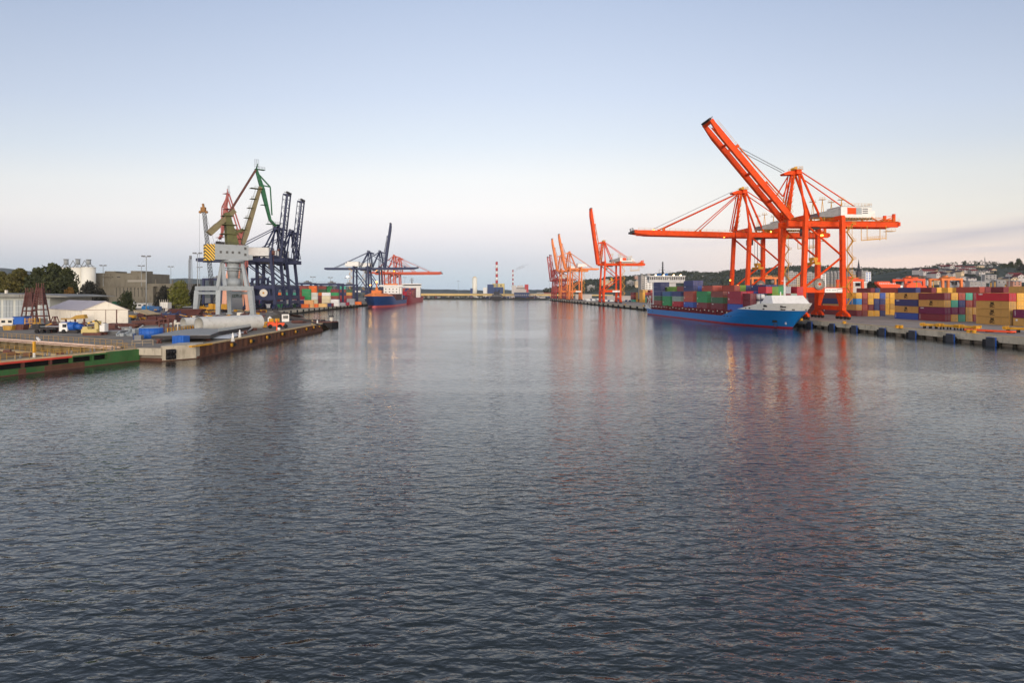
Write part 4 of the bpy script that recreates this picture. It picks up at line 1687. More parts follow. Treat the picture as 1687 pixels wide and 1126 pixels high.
# white bulwark at bow and stern
b = MB()
for sx in (-1, 1):
    r0, r1, r2 = [], [], []
    for y in [0, .6, 1.5, 3, 5, 8, 12, 16, 20, 23]:
        g = max(0, min(1, (22.5 - y) / 12))
        z0, z1 = 6.5, 6.55 + 2.6 * g
        for r, z in ((r0, z0), (r1, z1)):
            yy = y - 5.4 * z / 6.5 * (1 - min(1, y / 37.4))
            r.append((sx * (half(y, 1) + .03 + (z - 6.5) * .12), yy, z))
        r2.append((r1[-1][0] * .985, r1[-1][1] + .12, r1[-1][2] - .02))
    b.loft([r0, r1] if sx < 0 else [r1, r0], True)
    b.loft([r1, r2] if sx < 0 else [r2, r1], False)
    r3 = [(p[0] * .985, p[1] + .12, p[2]) for p in r0]
    b.loft([r2, r3] if sx < 0 else [r3, r2], True)
bul = b.obj('bulwark', M['white'], ship)
b = MB()
for sx in (-1, 1):
    r0, r1 = [], []
    for y in [LS - 15, LS - 12, LS - 9, LS - 6, LS - 3, LS - 1, LS]:
        z1 = 3.4 + 2.5 * min(1, max(0, (y - LS + 15) / 10))
        x = sx * (half(y, 1) + .04)
        r0.append((x, y, dz(y) - .05))
        r1.append((x, y, z1))
    b = MB()
    b.loft([r0, r1] if sx < 0 else [r1, r0], False)
    r2 = [(p[0] - sx * .12, p[1], p[2]) for p in r1]
    r3 = [(p[0] - sx * .12, p[1], p[2]) for p in r0]
    b.loft([r1, r2] if sx < 0 else [r2, r1], False)
    b.loft([r2, r3] if sx < 0 else [r3, r2], False)
    b.obj('stern_bulwark', M['white'], ship)
# openings in the bow bulwark
b = MB()
for y, z, w, h in ((3.2, 8.0, 1.5, .75), (8.6, 8.1, 1.5, .8), (3.0, 6.95, 1.2, .5), (9.0, 6.95, .7, .45), (15.5, 7.1, .8, .45), (17.6, 7.0, .5, .4), (.9, 6.95, .5, .4)):
    for sx in (-1, 1):
        yy = y - 5.4 * z / 6.5 * (1 - min(1, y / 37.4))
        x0 = sx * (half(y - w / 2, 1) + .0 + (z - 6.5) * .12)
        x1 = sx * (half(y + w / 2, 1) + .0 + (z - 6.5) * .12)
        b.bar((x0, yy - w / 2, z), (x1, yy + w / 2, z), .22, h)
b.pieces('bulwark_opening', M['dark'], bul)
# anchor pocket and marks
b = MB()
y = 6.0
zz_ = 2.4
yy = y - zz_ * (1 - min(1, y / 37.4))
f = zz_ / 6.5
b.bar((-half(y - .8, f) - .0, yy - .8, 2.5), (-half(y + .8, f) - .0, yy + .8, 2.5), .35, 1.1)
b.mat(1)
b.bar((-half(y - .6, .15) - .05, yy + .2, 1.2), (-half(y + .6, .15) - .05, yy + 1.5, 1.2), .3, 1.7)
b.obj('anchor', [M['black'], M['bluedk']], ship)
b = MB()
y = 2.2
yy = y - 2.0 * (1 - y / 37.4)
hx = half(y, .31)
b.bar((-hx - .1, yy, 2.1), (-hx - .1 - .14, yy + .5, 2.1), .14, .18)
b.bar((-hx - .05, yy - .1, 1.8), (-hx - .25, yy + .75, 1.8), .14, .16)
b.bar((-hx + .05, yy + .15, 1.5), (-hx - .12, yy + .75, 1.5), .14, .16)
b.obj('bow_mark', M['mark'], ship)
b = MB()
for y in (LS - 18, LS - 10):
    b.box((-half(y, .55) - .02, y, 2.0), (.2, .8, .6))
for y in (27, 30, 33):
    b.box((-half(y, .6) - .02, y, 3.3), (.25, .9, .3))
b.pieces('freeing_port', M['dark'], ship)
# whaleback on the forecastle
b = MB()
z0, z1 = 8.95, 11.9
bt = [(-6.9, .7), (7.2, .7), (8.3, 8.6), (-7.3, 8.6)]
tp = [(-5.7, 3.9), (6.4, 3.9), (6.8, 7.3), (-6.1, 7.3)]
b.add([(x, y, z0) for x, y in bt] + [(x, y, z1) for x, y in tp], [(4, 5, 6, 7), (0, 1, 5, 4), (1, 2, 6, 5), (2, 3, 7, 6), (3, 0, 4, 7)])
b.prism([(-6.0, .9), (6.0, .9), (8.6, 9), (9.0, 15.5), (-9.0, 15.5), (-8.6, 9)], 6.4, 6.6)
b.prism([(-6.2, 1.2), (6.2, 1.2), (8.0, 8.5), (-7.2, 8.5)], 6.62, 8.94)
wb = b.obj('whaleback', M['white'], ship)
b = MB()
b.tube((0, 5.2, 11.9), (0, 5.2, 18.8), .42, 10, .22)
b.bar((-1.1, 5.2, 17.4), (1.1, 5.2, 17.4), .16)
b.box((0, 5.2, 15.6), (.8, .9, .14))
b.bar((-1.4, 5.4, 11.9), (-1.4, 5.4, 13.3), .25)
b.box((-1.4, 4.2, 11.6), (.6, .5, .7))
b.obj('foremast', M['white'], ship)
# coaming with lashing posts
b = MB()
b.box2((-9.0, 27, 3.0), (9.0, LS - 12, 4.4))
b.box2((-9.6, 25, 5.15), (9.6, LS - 11, 5.75))
b.obj('hatch_coaming', M['deckred'], ship)
b = MB()
y = 28
k = 0
while y < LS - 13:
    for sx in (-1, 1):
        b.bar((sx * 9.7, y, 3.0), (sx * 9.7, y, 5.6), .32, .4)
        if k % 6 == 0:
            b.bar((sx * 10.1, y, 3.0), (sx * 10.1, y, 6.2), .3, .5)
    y += 2.55
    k += 1
b.obj('lashing_post', M['deckred'], ship)
b = MB()
for i in range(22):
    b.box((-9.95, 32 + i * 4.6, 4.7 + .2 * (i % 3)), (.35, .5, .45))
b.obj('deck_light', M['offwhite'], ship)
# bridge
b = MB()
ya = LS - 11
b.box2((-5.6, ya, 5.8), (5.6, ya + 9, 18.6))
b.box2((-10.8, ya - 1.0, 19.0), (10.8, ya + 2.2, 20.4))
b.box2((-8.0, ya + 2.3, 19.0), (8.0, ya + 7, 20.4))
b.box2((-11.0, ya - 1.2, 22.2), (11.0, ya + 5, 22.9))
b.box2((-10.4, ya - .8, 18.62), (10.4, ya + 2, 18.98))
sup = b.obj('bridge', M['white'], ship)
b = MB()
b.box2((-10.5, ya - .85, 20.42), (10.5, ya + 4.6, 22.18))
b.obj('bridge_window', M['glass'], sup)
b = MB()
for i in range(20):
    x = -10.5 + i * 21 / 19
    b.box((x, ya - .9, 21.3), (.28, .2, 1.75))
b.box((1.0, ya - .96, 20.3), (.9, .12, 1.3))
b.obj('window_frame', M['white'], sup)
b = MB()
b.tube((-1, ya + 4, 22.9), (-1, ya + 4, 25.5), 1.0, 8, .6)
b.tube((-1, ya + 4, 25.5), (-1, ya + 4, 31.5), .45, 8, .25)
for z, w in ((26.5, 2.4), (28, 1.8), (29.6, 1.5), (30.6, 1.2)):
    b.bar((-1 - w / 2, ya + 4, z), (-1 + w / 2, ya + 4, z), .3, .25)
b.bar((-5.5, ya + 3, 24.1), (-2.8, ya + 3, 24.4), .5, .4)
b.bar((-3.2, ya + 4, 22.9), (-3.2, ya + 4, 27), .14)
b.bar((.4, ya + 3, 25.4), (4, ya + 3, 25.6), .14)
b.obj('radar_mast', M['dark'], ship)
b = MB()
for x in (-6.8, -2, 4.0, 8.2):
    b.tube((x, ya - .8, 22.95), (x, ya - .8, 23.5), .42, 10)
b.obj('lit_lamp', M['lamp'], ship)
MB().box2((-4, ya + 9.02, 9), (4, ya + 10, 24.5)).obj('funnel', M['hullblue'], ship)
b = MB()
b.bar((-9.6, LS - 5, 5.9), (-9.2, LS - 7, 8.6), .35)
b.bar((-9.2, LS - 7, 8.6), (-9.6, LS - 4, 10.5), .3)
b.tube((-8.9, LS - 8, 9.5), (-8.9, LS - 8, 11), .6, 10)
b.bar((-8.9, LS - 8, 4), (-8.9, LS - 8, 9.5), .25)
b.obj('stern_davit', M['white'], ship)
for i, (x, y) in enumerate(((-10.35, LS - 3.5), (-9.9, LS - 1.2))):
    MB().box((x * 1.0, y, 4.9), (.6, 1.3, 1.1)).obj('stern_opening', M['dark'], ship)


def slab(sx, y):                      # ship local -> world
    return Matrix.Translation(loc) @ Matrix.Rotation(RTH, 4, 'Z') @ Vector((sx, y, 0))


# cargo: bays from stern to bow; port row written out, inner rows by their exposed tiers
gs = 'containers on deck of the blue ship'
BAYS = [(329.5, 12.19, ['brown', 'dark green', 'navy blue', 'navy blue', 'navy blue'], {1: [(5, 'navy blue')], 2: [(4, 'lime green')], 3: [(4, 'navy blue')], 4: [(4, 'brown')], 5: [(4, 'blue')], 6: [(4, 'brick red')], 7: [(4, 'navy blue')]}),
        (314.2, 12.19, ['green', 'green', 'steel blue'], {1: [(3, 'navy blue'), (4, 'lime green')], 2: [(3, 'blue'), (4, 'navy blue')], 3: [(3, 'blue')], 4: [(3, 'navy blue'), (4, 'brown')], 5: [(3, 'brown'), (4, 'brown')], 6: [(3, 'navy blue'), (4, 'green')], 7: [(3, 'maroon'), (4, 'blue')]}),
        (298.6, 12.19, ['red', 'grey green', 'navy blue'], {1: [(3, 'maroon'), (4, 'brown')], 2: [(3, 'navy blue'), (4, 'brown')], 3: [(3, 'brown'), (4, 'brick red')], 4: [(3, 'blue'), (4, 'brick red')], 5: [(3, 'green'), (4, 'lime green')], 6: [(3, 'navy blue')], 7: [(3, 'crimson')]}),
        (282.2, 12.19, ['blue', 'brick red', 'brick red', 'navy blue', 'navy blue'], {1: [(3, 'brick red'), (4, 'blue'), (5, 'navy blue')], 2: [(3, 'brick red'), (4, 'blue')], 3: [(3, 'brick red'), (4, 'steel blue')], 4: [(3, 'brick red')], 5: [(3, 'brown')], 6: [(3, 'green')], 7: [(3, 'blue')]}),
        (265.6, 12.19, ['maroon', 'green', 'green'], {1: [(3, 'green'), (4, 'brick red')], 2: [(3, 'green'), (4, 'brick red')], 3: [(3, 'maroon'), (4, 'brick red')], 4: [(3, 'lime green'), (4, 'orange')], 5: [(3, 'brown'), (4, 'lime green')], 6: [(3, 'blue'), (4, 'lime green')], 7: [(3, 'crimson')]}),
        (249.2, 12.19, ['maroon', 'dark green', 'brown'], {1: [(3, 'brick red')], 2: [(3, 'maroon'), (4, 'brick red')], 3: [(3, 'lime green'), (4, 'lime green')], 4: [(3, 'navy blue'), (4, 'navy blue')], 5: [(3, 'blue'), (4, 'steel blue')], 6: [(3, 'lime green'), (4, 'lime green')], 7: [(3, 'maroon')]}),
        (232.6, 12.19, ['blue', 'crimson', 'crimson'], {1: [(3, 'red')], 2: [(3, 'blue')], 3: [(3, 'maroon')], 4: [(3, 'blue'), (4, 'navy blue')], 5: [(3, 'red'), (4, 'navy blue')], 6: [(3, 'dark green'), (4, 'dark green')], 7: [(3, 'dark green')]})]
ROWW = ('outermost channel side', 'second', 'third', 'fourth', 'fifth', 'sixth', 'seventh', 'quay side')
for bi, (s0, Lc, tiers, inner) in enumerate(BAYS):
    yl = s0 - s_bow + Lc / 2 + 8.0 - 8.0
    bw = ('sternmost', 'second', 'third', 'fourth', 'fifth', 'sixth', 'foremost')[bi]
    z0 = 5.8
    for ti, c in enumerate(tiers):
        p = slab(-8.75, yl)
        lg = {(0, 1): 'tall', (3, 0): 'square', (2, 0): 'square', (5, 1): 'tall', (6, 1): 'square', (6, 2): 'square'}.get((bi, ti))
        cont((p.x, p.y, z0 + ti * HC), RTH, Lc, c, '%s container, %s tier of the %s bay, channel side of blue ship' % (c, TIER[ti].replace('ground', 'lowest'), bw), gs, True, lg)
    for ri, lst in inner.items():
        for tn, c in lst:
            p = slab(-8.75 + ri * 2.5, yl + (rnd.random() - .5) * .3)
            cont((p.x, p.y, z0 + (tn - 1) * HC), RTH, Lc, c, '%s container, row %s from channel, %s tier, %s bay of blue ship' % (c, ORD[ri], TIER[tn - 1], bw), gs)
# short bay behind the forecastle
for ri, lst in enumerate(([(1, 'maroon'), (2, 'maroon')], None, [(1, 'navy blue'), (3, 'red')], [(1, 'blue'), (2, 'lime green'), (3, 'lime green')], [(2, 'lime green'), (3, 'green')], [(2, 'maroon'), (3, 'grey')], [(2, 'grey green')], [(2, 'red'), (3, 'red')])):
    for tn, c in (lst or []):
        p = slab(-8.1 + ri * 2.45, 13.4 if ri else 16.1)
        cont((p.x, p.y, 5.9 + tn * HC - 1.0), RTH, 6.06, c, 'short %s container behind white forecastle, %s row from channel, %s tier' % (c, ORD[ri], TIER[tn - 1]), gs)


def tank(p, rz, label):
    t = thing('tank_container', label, 'container', p, rz, 'white tank containers on the blue ship')
    b = MB()
    b.tube((0, -2.6, 1.3), (0, 2.6, 1.3), 1.08, 20)
    for s_ in (-1, 1):
        b.tube((0, s_ * 2.6, 1.3), (0, s_ * 2.9, 1.3), 1.08, 20, .6)
    b.obj('tank', M['white'], t)
    b = MB()
    for sx in (-1, 1):
        for sy in (-1, 1):
            b.bar((sx * 1.15, sy * 2.95, 0), (sx * 1.15, sy * 2.95, 2.55), .14)
        b.bar((sx * 1.15, -2.95, .08), (sx * 1.15, 2.95, .08), .14)
        b.bar((sx * 1.15, -2.95, 2.5), (sx * 1.15, 2.95, 2.5), .1)
        for z in (.08, 2.5):
            b.bar((-1.15, sx * 2.95, z), (1.15, sx * 2.95, z), .14)
    b.obj('frame', M['bluedk'], t)


for tn in (1, 2):
    p = slab(-5.65, 12.95)
    tank((p.x, p.y, 4.9 + tn * HC), RTH, ('lower' if tn == 1 else 'upper') + ' white tank container beside the forecastle of the blue ship')
# orange lit equipment box on the containers: lamp on the crane behind
# ------------------------------------------------------------------ ships on the left quay
b_loc = LQ(-20.5, 505, 0)
sb = thing('cargo_ship', 'dark blue coaster with orange foredeck and white bridge moored on the left', 'ship', b_loc, LTH)
LB = 126.0
hl, deck, ys, top, half, dz = make_hull(sb, LB, 12.2, 5.6, 9.6, 34, 7, M['hullnavy'], M['pinkboot'], boot=1.6, rise0=40, rise1=26, zstern=8.0, stern_len=14)
deck.obj('deck', M['deckred'], sb)
b = MB()
b.tube((0, -5.5, -.1), (0, 4, .2), 1.5, 14, 1.6)
b.obj('bulb', M['pinkboot'], sb)
b = MB()
rows = [[(half(y, 1) * sx * (1.0 if k == 0 else f_), y - 7 * (1 - min(1, y / 37.4)) + (0.3 if k else 0), z) for sx, k in ((-1, 0), (-1, 1), (1, 1), (1, 0))] for y, f_, z in ((0, .7, 9.7), (3, .75, 9.9), (8, .8, 10.1), (16, .8, 10.3), (24, .8, 10.3))]
r_l = []
for y in (0.2, 2, 5, 9, 14, 20, 25):
    h_ = half(y, 1)
    y_ = y - 7 * (1 - min(1, y / 37.4))
    r_l.append([(-h_, y_, 9.5), (-h_ * .93, y_, 10.6), (-h_ * .5, y_, 12.2), (h_ * .5, y_, 12.2), (h_ * .93, y_, 10.6), (h_, y_, 9.5)])
b.loft(r_l, True, True)
b.box((0, 9, 13.4), (8, 8, 2.6))
b.tube((0, 8, 12), (0, 8, 17.5), 2.0, 10, .9)
b.tube((0, 8, 17.5), (0, 8, 21.5), .5, 8, .3)
b.obj('foredeck', M['sodium'], sb)
MB().tube((0, 8, 21.5), (0, 8, 22.6), .75, 10).obj('lit_lamp', M['lampor'], sb)
b = MB()
ya = 90
b.box2((-7.8, ya, 6), (7.8, ya + 12, 18.6))
b.box2((-12, ya - 1, 18.7), (12, ya + 4, 20.3))
b.box2((8.2, ya + 1, 5.8), (10, ya + 8, 18.6))
sp = b.obj('bridge', M['white'], sb)
b = MB()
for z in (13.4, 16.2):
    for x in (-5.6, -1.9, 1.6, 5.2):
        b.box((x, ya - .02, z), (1.1, .12, 1.0))
b.pieces('window', M['glass'], sp)
b = MB()
b.box2((-6, ya - .5, 20.35), (6, ya + 5, 21.8))
b.obj('monkey_island', M['sodium'], sp)
b = MB()
b.box2((-10.5, 50, 5.5), (10.5, 90, 11.4))
b.obj('deck_cargo', M['maroonsteel'], sb)
b = MB()
for y in range(58, 122, 7):
    b.box((-half(y, .8) - .02, y, 4.7), (.2, 1.2, .8))
b.pieces('freeing_port', M['deckred'], sb)
b = MB()
for i in range(7):
    b.box((-half(8 + i * 1.1, .85) * 1.0 - .12, 8 + i * 1.1 - 7 * .75 * (1 - (8 + i * 1.1) / 37.4), 8.0), (.3, .7, .7))
b.obj('bow_name', M['mark'], sb)
b = MB()
b.box2((-10, 108, 7), (10, LB - 10, 10))
b.obj('cargo_hatch', M['bluedk'], sb)

c_loc = LQ(-14, 668, 0)
sc = thing('container_ship', 'red container ship with a white bridge at the stern moored behind the blue coaster', 'ship', c_loc, LTH)
LC_ = 185.0
hl, deck, ys, top, half, dz = make_hull(sc, LC_, 13.5, 6.0, 9.5, 40, 7, M['hullred'], M['hullred'], boot=1.0, rise0=52, rise1=34, zstern=7, stern_len=16)
deck.obj('deck', M['deckred'], sc)
b = MB()
b.box2((-9, LC_ - 40, 5.5), (9, LC_ - 28, 20.0))
b.box2((-13.5, LC_ - 41, 20.1), (13.5, LC_ - 34, 21.9))
b.box2((-13.5, LC_ - 41.2, 23.6), (13.5, LC_ - 32, 25.0))
b.box2((9.3, LC_ - 40, 5.5), (12, LC_ - 32, 20))
sp = b.obj('bridge', M['white'], sc)
MB().box2((-12.8, LC_ - 40.6, 21.95), (12.8, LC_ - 33, 23.55)).obj('bridge_window', M['glass'], sp)
b = MB()
b.tube((0, LC_ - 35, 25), (0, LC_ - 35, 33), .9, 8, .4)
for z in (28, 30, 32):
    b.bar((-3, LC_ - 35, z), (3, LC_ - 35, z), .5)
b.obj('radar_mast', M['steel'], sc)
b = MB()
for i in range(10):
    b.box((-half(6 + i * 1.4, .9) - .15, 6 + i * 1.4 - 9 * .8 * (1 - (6 + i * 1.4) / 44), 7.6), (.4, 1.0, .9))
b.obj('bow_name', M['mark'], sc)
b = MB()
b.hprism([(8, 9.3), (38, 9.3), (34, 12), (14, 14)], -9, 9, 'x') if False else b.hprism([(8, 9.3), (38, 9.3), (34, 12), (14, 14)], -11, 11, 'x')
b.obj('forecastle_cover', M['hullred'], sc)
SB = MB()
SLOT = {c: i for i, c in enumerate(PAL)}


def stuffc(p, rz, Lc, colour):
    SB.c = SLOT[colour]
    SB.box((p[0], p[1], p[2] + 1.28), (2.44, Lc, 2.52), rz)


for k, (y, cols) in enumerate(((62, [('dark green', 3), ('cream', 3), ('steel blue', 3), ('red', 3), ('tan', 3), ('steel blue', 3), ('maroon', 2), ('crimson', 3)]), (84, [('navy blue', 4), ('maroon', 4), ('navy blue', 4), ('brick red', 5), ('navy blue', 4), ('crimson', 4), ('maroon', 4), ('brown', 4)]), (104, [('navy blue', 5), ('navy blue', 5), ('maroon', 5), ('navy blue', 5), ('navy blue', 5), ('brick red', 5), ('navy blue', 5), ('maroon', 5)]))):
    for i, (c, n) in enumerate(cols):
        for tn in range(n):
            p = Matrix.Translation(c_loc) @ Matrix.Rotation(LTH, 4, 'Z') @ Vector((-10 + i * 2.75, y, 5.6 + tn * HC))
            stuffc(p, LTH, 12.19, c if tn % 2 == 0 else rnd.choice([c, 'brown', 'navy blue', 'maroon']))
# ------------------------------------------------------------------ right-hand container yard
gy_ = 'containers stacked on the right hand quay'
BN = {}


def yard_block(d0, s0, cols, n, colours, where, full=True, logos={}, Lc=12.19):
    """one bay of the yard: `cols` columns away from the water, n tiers; colours[(col, tier)]"""
    for c in range(cols):
        for k in range(n):
            if not full and c > 0 and k < n - 1:
                continue
            colr = colours.get((c, k)) or rnd.choice(['tan', 'tan', 'maroon', 'brick red', 'navy blue', 'maroon', 'yellow', 'brown'])
            p = RQ(d0 + c * 2.62, s0 + Lc / 2)
            cont((p.x, p.y, Q + .01 + k * HC), RTH, Lc, colr, '%s container, %s tier, %s row, %s' % (colr, TIER[k], ORD[c], where), gy_, True, logos.get((c, k)))


D1 = 173.4
yard_block(D1 + .3, 174.0, 5, 2, {(0, 0): 'tan', (0, 1): 'plum'}, 'low stack cut by the right edge')
yard_block(D1, 187.2, 5, 4, {(0, 0): 'tan', (0, 1): 'tan', (0, 2): 'tan', (0, 3): 'red', (1, 3): 'yellow', (1, 2): 'yellow', (1, 1): 'maroon', (1, 0): 'maroon', (2, 3): 'yellow', (2, 2): 'blue'}, 'stack nearest the right edge', True,
           {(0, 0): 'msc', (0, 1): 'msc', (0, 2): 'msc', (0, 3): 'line'})
yard_block(D1, 212.6, 5, 4, {(0, 0): 'maroon', (0, 1): 'plum', (0, 2): 'tan', (0, 3): 'maroon', (1, 3): 'yellow', (2, 3): 'brick red', (3, 3): 'teal', (4, 3): 'maroon', (1, 2): 'teal', (2, 2): 'navy blue', (3, 2): 'brick red', (4, 2): 'maroon',
                             (1, 1): 'plum', (2, 1): 'plum', (3, 1): 'tan', (4, 1): 'tan', (1, 0): 'tan', (2, 0): 'teal', (3, 0): 'tan', (4, 0): 'maroon'}, 'stack behind the yellow spreaders', True, {(0, 2): 'msc', (0, 1): 'line', (0, 0): 'tall'})
yard_block(D1, 225.2, 5, 4, {(0, 0): 'blue', (0, 1): 'tan', (0, 2): 'navy blue', (0, 3): 'tan'}, 'stack left of the one behind the spreaders', False, {(0, 3): 'msc', (0, 1): 'msc', (0, 2): 'line', (0, 0): 'tall'})
yard_block(D1, 260.6, 5, 4, {(0, 0): 'maroon', (0, 1): 'tan', (0, 2): 'sky blue', (0, 3): 'yellow', (1, 3): 'brick red', (1, 2): 'maroon', (1, 1): 'brick red', (1, 0): 'brown', (2, 3): 'yellow', (2, 2): 'yellow', (2, 1): 'maroon', (2, 0): 'yellow',
                             (3, 3): 'yellow', (3, 2): 'navy blue', (3, 1): 'navy blue', (3, 0): 'yellow', (4, 3): 'blue', (4, 2): 'navy blue', (4, 1): 'maroon', (4, 0): 'navy blue'}, 'stack beside the near crane stairs')
yard_block(D1, 273.2, 3, 4, {(0, 0): 'maroon', (0, 1): 'tan', (0, 2): 'navy blue', (0, 3): 'brown'}, 'stack right behind the near crane leg', False)
yard_block(D1, 285.8, 4, 4, {(0, 0): 'brown', (0, 1): 'maroon', (0, 2): 'brown', (0, 3): 'maroon'}, 'stack framed by the near crane portal', True, {(0, 1): 'tall', (0, 2): 'tall'})
yard_block(D1, 310, 2, 4, {(0, 0): 'tan', (0, 1): 'navy blue', (0, 2): 'tan', (0, 3): 'yellow', (1, 3): 'yellow', (1, 2): 'yellow'}, 'stack seen left inside the near crane portal', True)
yard_block(196.0, 250, 2, 4, {(0, 0): 'tan', (0, 1): 'plum', (0, 2): 'plum', (0, 3): 'tan'}, 'stack at the back of the wide gap', False)
yard_block(196.0, 237.4, 2, 4, {(0, 0): 'plum', (0, 1): 'tan', (0, 2): 'tan', (0, 3): 'maroon'}, 'stack deep behind the blue and tan one', False, {(0, 0): 'line'})
# the rest of the terminal, farther back: one mass of stacks
for d, s, n, cols in ((196, 200, 4, 5), (196, 213, 4, 5), (196, 275, 4, 5), (196, 288, 4, 5), (222, 215, 5, 5), (222, 228, 5, 5), (222, 241, 4, 5), (222, 254, 5, 5), (222, 290, 5, 5), (222, 303, 5, 5), (222, 330, 5, 5), (246, 238, 5, 6), (246, 262, 6, 6),
                      (246, 275, 5, 6), (246, 300, 6, 6), (246, 325, 5, 6), (246, 350, 6, 5), (275, 260, 5, 6), (275, 285, 6, 6), (275, 310, 5, 6), (275, 345, 6, 6), (305, 300, 6, 6), (305, 330, 6, 6), (305, 360, 6, 5), (340, 340, 6, 7), (340, 370, 6, 6), (340, 400, 6, 6),
                      (176, 360, 4, 5), (176, 374, 4, 5), (176, 400, 4, 5), (176, 430, 4, 6), (176, 445, 4, 6), (176, 480, 5, 6), (176, 495, 4, 6), (180, 530, 4, 7), (180, 545, 5, 7), (180, 575, 4, 8), (180, 600, 5, 8), (182, 640, 4, 8)):
    for c in range(cols):
        h = min(n, 5) - (rnd.random() < .4) - (rnd.random() < .15)
        pal = rnd.choice([['tan', 'yellow', 'yellow'], ['maroon', 'brown'], ['tan', 'maroon', 'brick red', 'navy blue', 'teal', 'grey'], ['yellow', 'tan', 'teal', 'maroon']])
        for k in range(max(2, int(h))):
            stuffc(RQ(d + c * 2.6, s + 6, Q + .01 + k * HC), RTH, 12.1, rnd.choice(pal))

# ---- things on the right quay
bl = None
for i, (px, py) in enumerate(((1391, 533.5), (1478, 540.6), (1484.5, 540.8), (1595.5, 549), (1604.5, 549.6), (1320, 528.6), (1060, 505.4), (1030, 503))):
    g = G(px, py)
    if bl is None:
        bl = thing('bollard', '', 'bollard')
        b = MB()
        b.tube((0, 0, 0), (0, 0, .45), .42, 12, .3)
        b.tube((0, 0, .45), (0, 0, .72), .48, 12, .4)
        b.obj('post', M['yellow'], bl)
        MB().box((0, 0, .04), (1.2, 1.2, .08)).obj('base', M['yellow'], bl)
        o = bl
    else:
        o = copy_tree(bl)
    o.location = g
    o.scale = (1.35, 1.35, 1.2)
    tag(o, 'yellow mooring bollard on the right quay edge, %s' % ('below the near crane', 'left of the pair beside the wide gap', 'right of the pair beside the wide gap', 'left of the pair before the spreaders', 'right of the pair before the spreaders', 'at the blue ship bow', 'at the blue ship stern', 'beyond the blue ship stern')[i], 'bollard', 'bollards on the right quay')
fp = None
for i, px in enumerate((1336, 1372.5, 1409.5, 1455.5, 1505.5, 1568, 1635.5, 1712)):
    k = (px - CX) / F
    Y = 128.6 / (k + RSH)
    if fp is None:
        fp = thing('quay_fender', '', 'fender')
        b = MB()
        b.box((-.25, 0, .55), (.4, 2.3, 3.0))
        b.obj('pad', M['fender'], fp)
        MB().box((.0, 0, .75), (.3, 2.44, 2.7)).obj('frame', M['fblue'], fp)
        b = MB()
        for y_ in (-.7, .7):
            b.tube((.1, y_, .9), (.9, y_, .9), .5, 10)
        b.box((.5, 2.0, .7), (1.0, 1.2, 1.5))
        b.obj('buffer', M['black'], fp)
        o = fp
    else:
        o = copy_tree(fp)
    o.location = RQ(128.3, Y, 0)
    o.rotation_euler = (0, 0, RTH)
    tag(o, 'dark fender panel with blue edge on the right quay wall, %s from the ship bow' % ORD[i], 'fender', 'fender panels on the right quay')
fs = None
for i in range(30):
    Y = 372 + i * 18.5
    o = MB().box((0, 0, 1.2), (.8, 3.0, 2.2)).obj('quay_fender', M['black']) if fs is None else link('quay_fender', fs.data)
    fs = o
    o.location = RQ(128.55, Y, 0)
    o.rotation_euler = (0, 0, RTH)
    tag(o, 'dark block fender on the right quay wall beyond the blue ship', 'fender', 'block fenders beyond the blue ship')


def spreader(loc, rz, Ln, label):
    t = thing('spreader', label, 'spreader', loc, rz, 'yellow spreaders lying on the right quay')
    b = MB()
    for x_ in (-.5, .5):
        b.bar((x_, -Ln / 2, .95), (x_, Ln / 2, .95), .3, .42)
    b.box((0, 0, 1.15), (1.7, 2.6, .55))
    b.box((0, -1.9, 1.1), (1.3, .8, .6))
    b.box((0, 1.9, 1.1), (1.3, .8, .6))
    b.obj('beam', M['yellow'], t)
    for s_ in (-1, 1):
        b = MB()
        b.box((0, s_ * (Ln / 2 - .2), 1.0), (2.4, .6, .6))
        for x_ in (-1.0, 1.0):
            b.box((x_, s_ * (Ln / 2 - .1), 1.25), (.4, .75, .7))
        b.obj('end_beam', M['yellow'], t)
    b = MB()
    for y_ in (-Ln / 2 + .6, 0, Ln / 2 - .6):
        for x_ in (-.7, .7):
            b.tube((x_, y_, 0), (x_, y_, .76), .22, 8)
    b.pieces('stand', M['dark'], t)
    return t


a0, a1 = G(1518, 541.5), G(1612, 546.3)
for i, (xa, ya, xb, yb) in enumerate(((1519, 541.2, 1546.5, 542.3), (1548.5, 542.6, 1579, 544.2), (1581.5, 544.8, 1611, 546.4))):
    p, q = G(xa, ya), G(xb, yb)
    m_ = (p + q) / 2
    dv = q - p
    spreader(m_, math.atan2(dv.y, dv.x) - math.pi / 2, dv.length, 'yellow spreader lying on the right quay, %s of the three in a line' % ('leftmost', 'middle', 'rightmost')[i])
p, q = G(1656, 547.5), G(1700, 549.5)
spreader((p + q) / 2, math.atan2((q - p).y, (q - p).x) - math.pi / 2, (q - p).length, 'yellow spreader lying at the right edge beyond the orange frame')
t = thing('lifting_frame', 'flat orange steel frame lying on the quay beside the yellow spreaders', 'frame', (G(1593, 546.5) + G(1669, 549.5)) / 2)
p, q = G(1593, 545.5), G(1669, 549.5)
dv = (q - p) / 2
wv = Vector((-dv.y, dv.x, 0)).normalized() * 1.1
b = MB()
for s_ in (-1, 1):
    b.bar(-dv + wv * s_ + Vector((0, 0, .45)), dv + wv * s_ + Vector((0, 0, .45)), .3, .4)
for k in range(7):
    c = -dv + dv * (k / 3)
    b.bar(c - wv + Vector((0, 0, .45)), c + wv + Vector((0, 0, .45)), .3, .35)
b.obj('frame', M['rtg'], t)
b = MB()
for k in (-.9, 0, .9):
    b.box(tuple(dv * k + Vector((0, 0, .13))), (.8, 2.4, .24), math.atan2(dv.y, dv.x))
b.obj('block', M['dark'], t)


